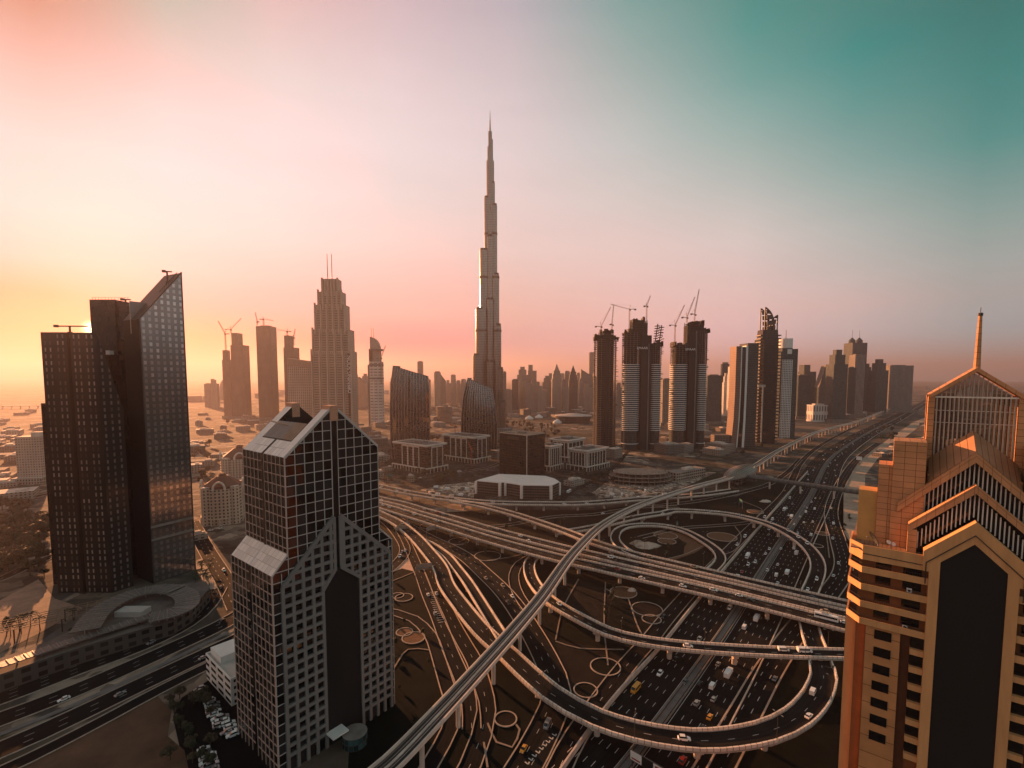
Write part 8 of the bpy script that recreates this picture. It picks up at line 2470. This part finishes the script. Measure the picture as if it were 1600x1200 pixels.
# ================================================================== STREET FURNITURE
def make_lamp():
    t = thing('street_lamp', 'x', 'street lamp')
    m = MB(); m.tube([(0, 0, 0), (0, 0, 10.5)], [.16, .09], 6); m.build('pole', DARKSTEEL, t)
    for s in (-1, 1):
        m = MB(); m.tube([(0, 0, 10.3), (0, s * .9, 10.9), (0, s * 1.9, 11.0)], .06, 5); arm = m.build('arm', DARKSTEEL, t)
        m = MB(); m.box(-.16, .16, s * 1.9 - .45, s * 1.9 + .45, 10.9, 11.08); m.build('lamp_head', STEEL, arm)
    remember(t); return t
LP = None; 
RN = {'R1': 'topmost flyover', 'R2': 'forked ramp', 'R3a': 'middle flyover', 'R3b': 'wide flyover', 'R7': 'long curving ramp', 'R6': 'lower crossing ramp', 'R5': 'arching ramp', 'R4': 'loop ramp'}
for key, side in (('R1', 1), ('R3a', 1), ('R3b', -1), ('R7', -1), ('R6', -1), ('R5', 1), ('R4', -1), ('R2', 1)):
    path, w = ROADS[key]; d = 20.0; acc = 0; k_ = 0
    for i in range(len(path) - 1):
        acc += (path[i + 1] - path[i]).length
        if acc < d: continue
        d += 46.0
        x, y = PX(path[i])
        if not (590 < x < 1340 and y < 1200): continue
        yaw = math.atan2(path[i + 1].y - path[i].y, path[i + 1].x - path[i].x)
        p = path[i] + Vector((-math.sin(yaw), math.cos(yaw), 0)) * side * (w / 2 - .22) + Vector((0, 0, 1.1))
        lab = 'thin dark twin armed street lamp on the %s, %s along it' % (RN[key], nth(k_)); k_ += 1
        if LP is None: LP = make_lamp(); LP.location = p; LP.rotation_euler = (0, 0, yaw); LP['label'] = lab; LP['group'] = 'street lamps of the interchange'
        else: dup(LP, p, yaw, lab, 'street lamps of the interchange')

def gantry_sign(px, py, z, w, h, key, label, board, teal=False):
    p, yaw = snap(key, px, py); path, rw = ROADS[key]
    p.z = max(0.1, p.z)
    t = thing('road_sign_gantry', label, 'road sign', (p.x, p.y, p.z), yaw)
    m = MB(); m.tube([(0, -w / 2 - .5, 0), (0, -w / 2 - .5, z + h * .6)], .22, 8); m.tube([(0, w / 2 + .5, 0), (0, w / 2 + .5, z + h * .6)], .22, 8); m.bar((0, -w / 2 - .5, z + h * .3), (0, w / 2 + .5, z + h * .3), .3, .5); m.build('gantry_frame', STEEL, t)
    m = MB(); m.box(-.45, -.2, -w / 2, w / 2, z, z + h, 0); m.build('sign_board', board, t)
SIGNB = facade('sign_back', (0.34, 0.27, 0.22), (0.20, 0.16, 0.13), 1.2, 1.2, .8, .8, .5, .2)
SIGNT = plain('sign_teal', (0.02, 0.14, 0.13), .5)
gantry_sign(629, 838, 6.0, 10, 4.4, 'slip_d', 'pale sign board standing over the curved lane beside the gabled tower', SIGNB)
gantry_sign(664, 902, 6.0, 12, 4.6, 'slip_a', 'wide ribbed sign board over the lane past the pink paved triangle', SIGNB)
gantry_sign(676, 838, 6.0, 10, 4.2, 'slip', 'pale sign board over the broad slip road near the small beds', SIGNB)
gantry_sign(600, 754, 6.0, 9, 4.6, 'acc', 'teal road sign near the start of the topmost flyover', SIGNT)
gantry_sign(1163, 797, 6.0, 8, 4.0, 'slip_f', 'teal sign in the lawn beside the arching ramp', SIGNT)
gantry_sign(1034, 856, 4.0, 5, 3.6, 'R4', 'small teal sign at the exit of the loop ramp', SIGNT)

def billboard():
    a, b = G(985, 1172, 7), G(1040, 1204, 7)
    d = b - a; yaw = math.atan2(d.y, d.x); L_ = d.length
    t = thing('billboard', 'long low advertising board in white, black and red below the curving ramp', 'billboard', (a.x, a.y, 0), yaw)
    wd = (L_ - .3) / 3
    m = MB(); m.box(0, L_, -.05, .3, 3.4, 7.4); m.build('frame', DARKSTEEL, t)
    for i, mt in enumerate((WHITE, plain('board_black', (.015, .015, .016), .5), WHITE)):
        m = MB(); m.box(.1 + i * (wd + .05), .1 + i * (wd + .05) + wd, -.14, -.06, 3.6, 7.2); m.build('board_panel', mt, t)
    m = MB(); m.box(.6, wd * .9, -.17, -.15, 4.1, 4.7); m.box(wd * 2.2, wd * 2.9, -.17, -.15, 5.6, 6.6); m.build('red_stripe', PAINTS['red'], t)
    m = MB()
    for x in (.8, L_ / 2, L_ - .8): m.tube([(x, .15, 0), (x, .15, 3.4)], .22, 8)
    m.build('post', DARKSTEEL, t)
    # board on a post in the sandy verge
    p = G(1342, 726); t = thing('billboard', 'white square board on a post in the sandy verge', 'billboard', p, R(-35))
    m = MB(); m.tube([(0, 0, 0), (0, 0, 8)], .5, 8); m.build('post', DARKSTEEL, t)
    m = MB(); m.box(-4, 4, -.3, .3, 8, 14); m.build('board_panel', WHITE, t)
    # road chevrons and hatching
    m = MB()
    path, w = ROADS['slip']
    c = G(868, 1150, .17); 
    for i in range(9):
        q = c + Vector((-.62, -.78, 0)) * (i * 2.4); 
        for s in (-1, 1):
            m.bar(q, q + Vector((.8 * s * 1.2 - .5, 1.4, 0)) * .9, .5, .02)
    o = m.build('chevron_marking', PAINT); tag(o, kind='structure')
    m = MB(); n0 = G(676, 925, .19); n1 = G(689, 972, .19)
    for i in range(16):
        q = n0.lerp(n1, i / 15); w_ = .6 + 2.0 * (1 - abs(i / 15 - .55)); m.bar(q + Vector((-w_, -.5, 0)), q + Vector((w_, .5, 0)), .45, .02)
    o = m.build('hatched_marking', PAINT); tag(o, kind='structure')
    # heaps and huts on the lawns
    for lab, px, py, w, h, mt in (('small sandy heap on the striped round bed', 987, 924, 3.2, 2.6, CONC), ('broad pale rubble mound inside the loop ramp', 1010, 853, 13, 3.0, plain('rubble', (0.45, 0.34, 0.27), .95, var=.4, scale=.4)), ('second pale rubble mound inside the loop ramp', 996, 850, 7, 3.6, plain('rubble_two', (0.35, 0.26, 0.2), .95, var=.5, scale=.4)), ('pale rubble heap by the footbridge slip lane', 1196, 784, 7, 2.4, CONC)):
        p = G(px, py); t = MB(); random.seed(px)
        rings = [[(w * s * (1 + random.uniform(-.2, .2)) * math.cos(R(30 * k_)), w * .6 * s * (1 + random.uniform(-.2, .2)) * math.sin(R(30 * k_)), h * z * (1 + random.uniform(-.1, .1))) for k_ in range(12)] for s, z in ((1, 0), (.8, .45), (.5, .85), (.15, 1.0))]
        for A, B in zip(rings[:-1], rings[1:]):
            for k_ in range(12): t.quad(A[k_], A[(k_ + 1) % 12], B[(k_ + 1) % 12], B[k_])
        t.poly(rings[-1]); o = t.build('earth_mound', mt, None, p); tag(o, lab, 'mound')
    # clutter of the building sites: cabins and stacked material
    random.seed(9); cols = [PAINTS['white'], PAINTS['sand'], CONC, CONC_DARK, ROOF_LIGHT]
    for nm, (xa, ya, xb, yb), n in (('building pit', (665, 762, 745, 778), 16), ('unfinished podium', (930, 764, 1040, 780), 22)):
        for i in range(n):
            p = G(random.uniform(xa, xb), random.uniform(ya, yb)); k_ = random.randrange(5)
            m = MB(); m.box(-3, 3, -1.25, 1.25, 0.1, 2.7); m.box(-3.06, 3.06, -1.3, 1.3, 2.7, 2.85); 
            for q in (-1.6, .2): m.box(q, q + 1.0, -1.31, -1.26, 1.0, 2.0)
            tag(m.build('site_cabin', cols[k_], None, (p.x, p.y, .05), random.uniform(0, 3.1)), 'site cabin or crate in the clutter beside the %s' % nm, 'site cabin', 'site cabins beside the %s' % nm)
billboard()

# ================================================================== HAZE
def haze():
    m = MB(); m.box(-27500, 27500, -27500, 27500, -1.0, 905.0)
    mt = bpy.data.materials.new('haze_air'); mt.use_nodes = True
    N, L = mt.node_tree.nodes, mt.node_tree.links
    N.clear(); out = N.new('ShaderNodeOutputMaterial'); v = N.new('ShaderNodeVolumePrincipled')
    v.inputs['Color'].default_value = HAZE_COL; v.inputs['Density'].default_value = HAZE_D; v.inputs['Anisotropy'].default_value = HAZE_G
    L.new(v.outputs[0], out.inputs['Volume'])
    tag(m.build('haze', mt), kind='stuff')
HAZE_COL = (0.46, 0.41, 0.46, 1)
haze()
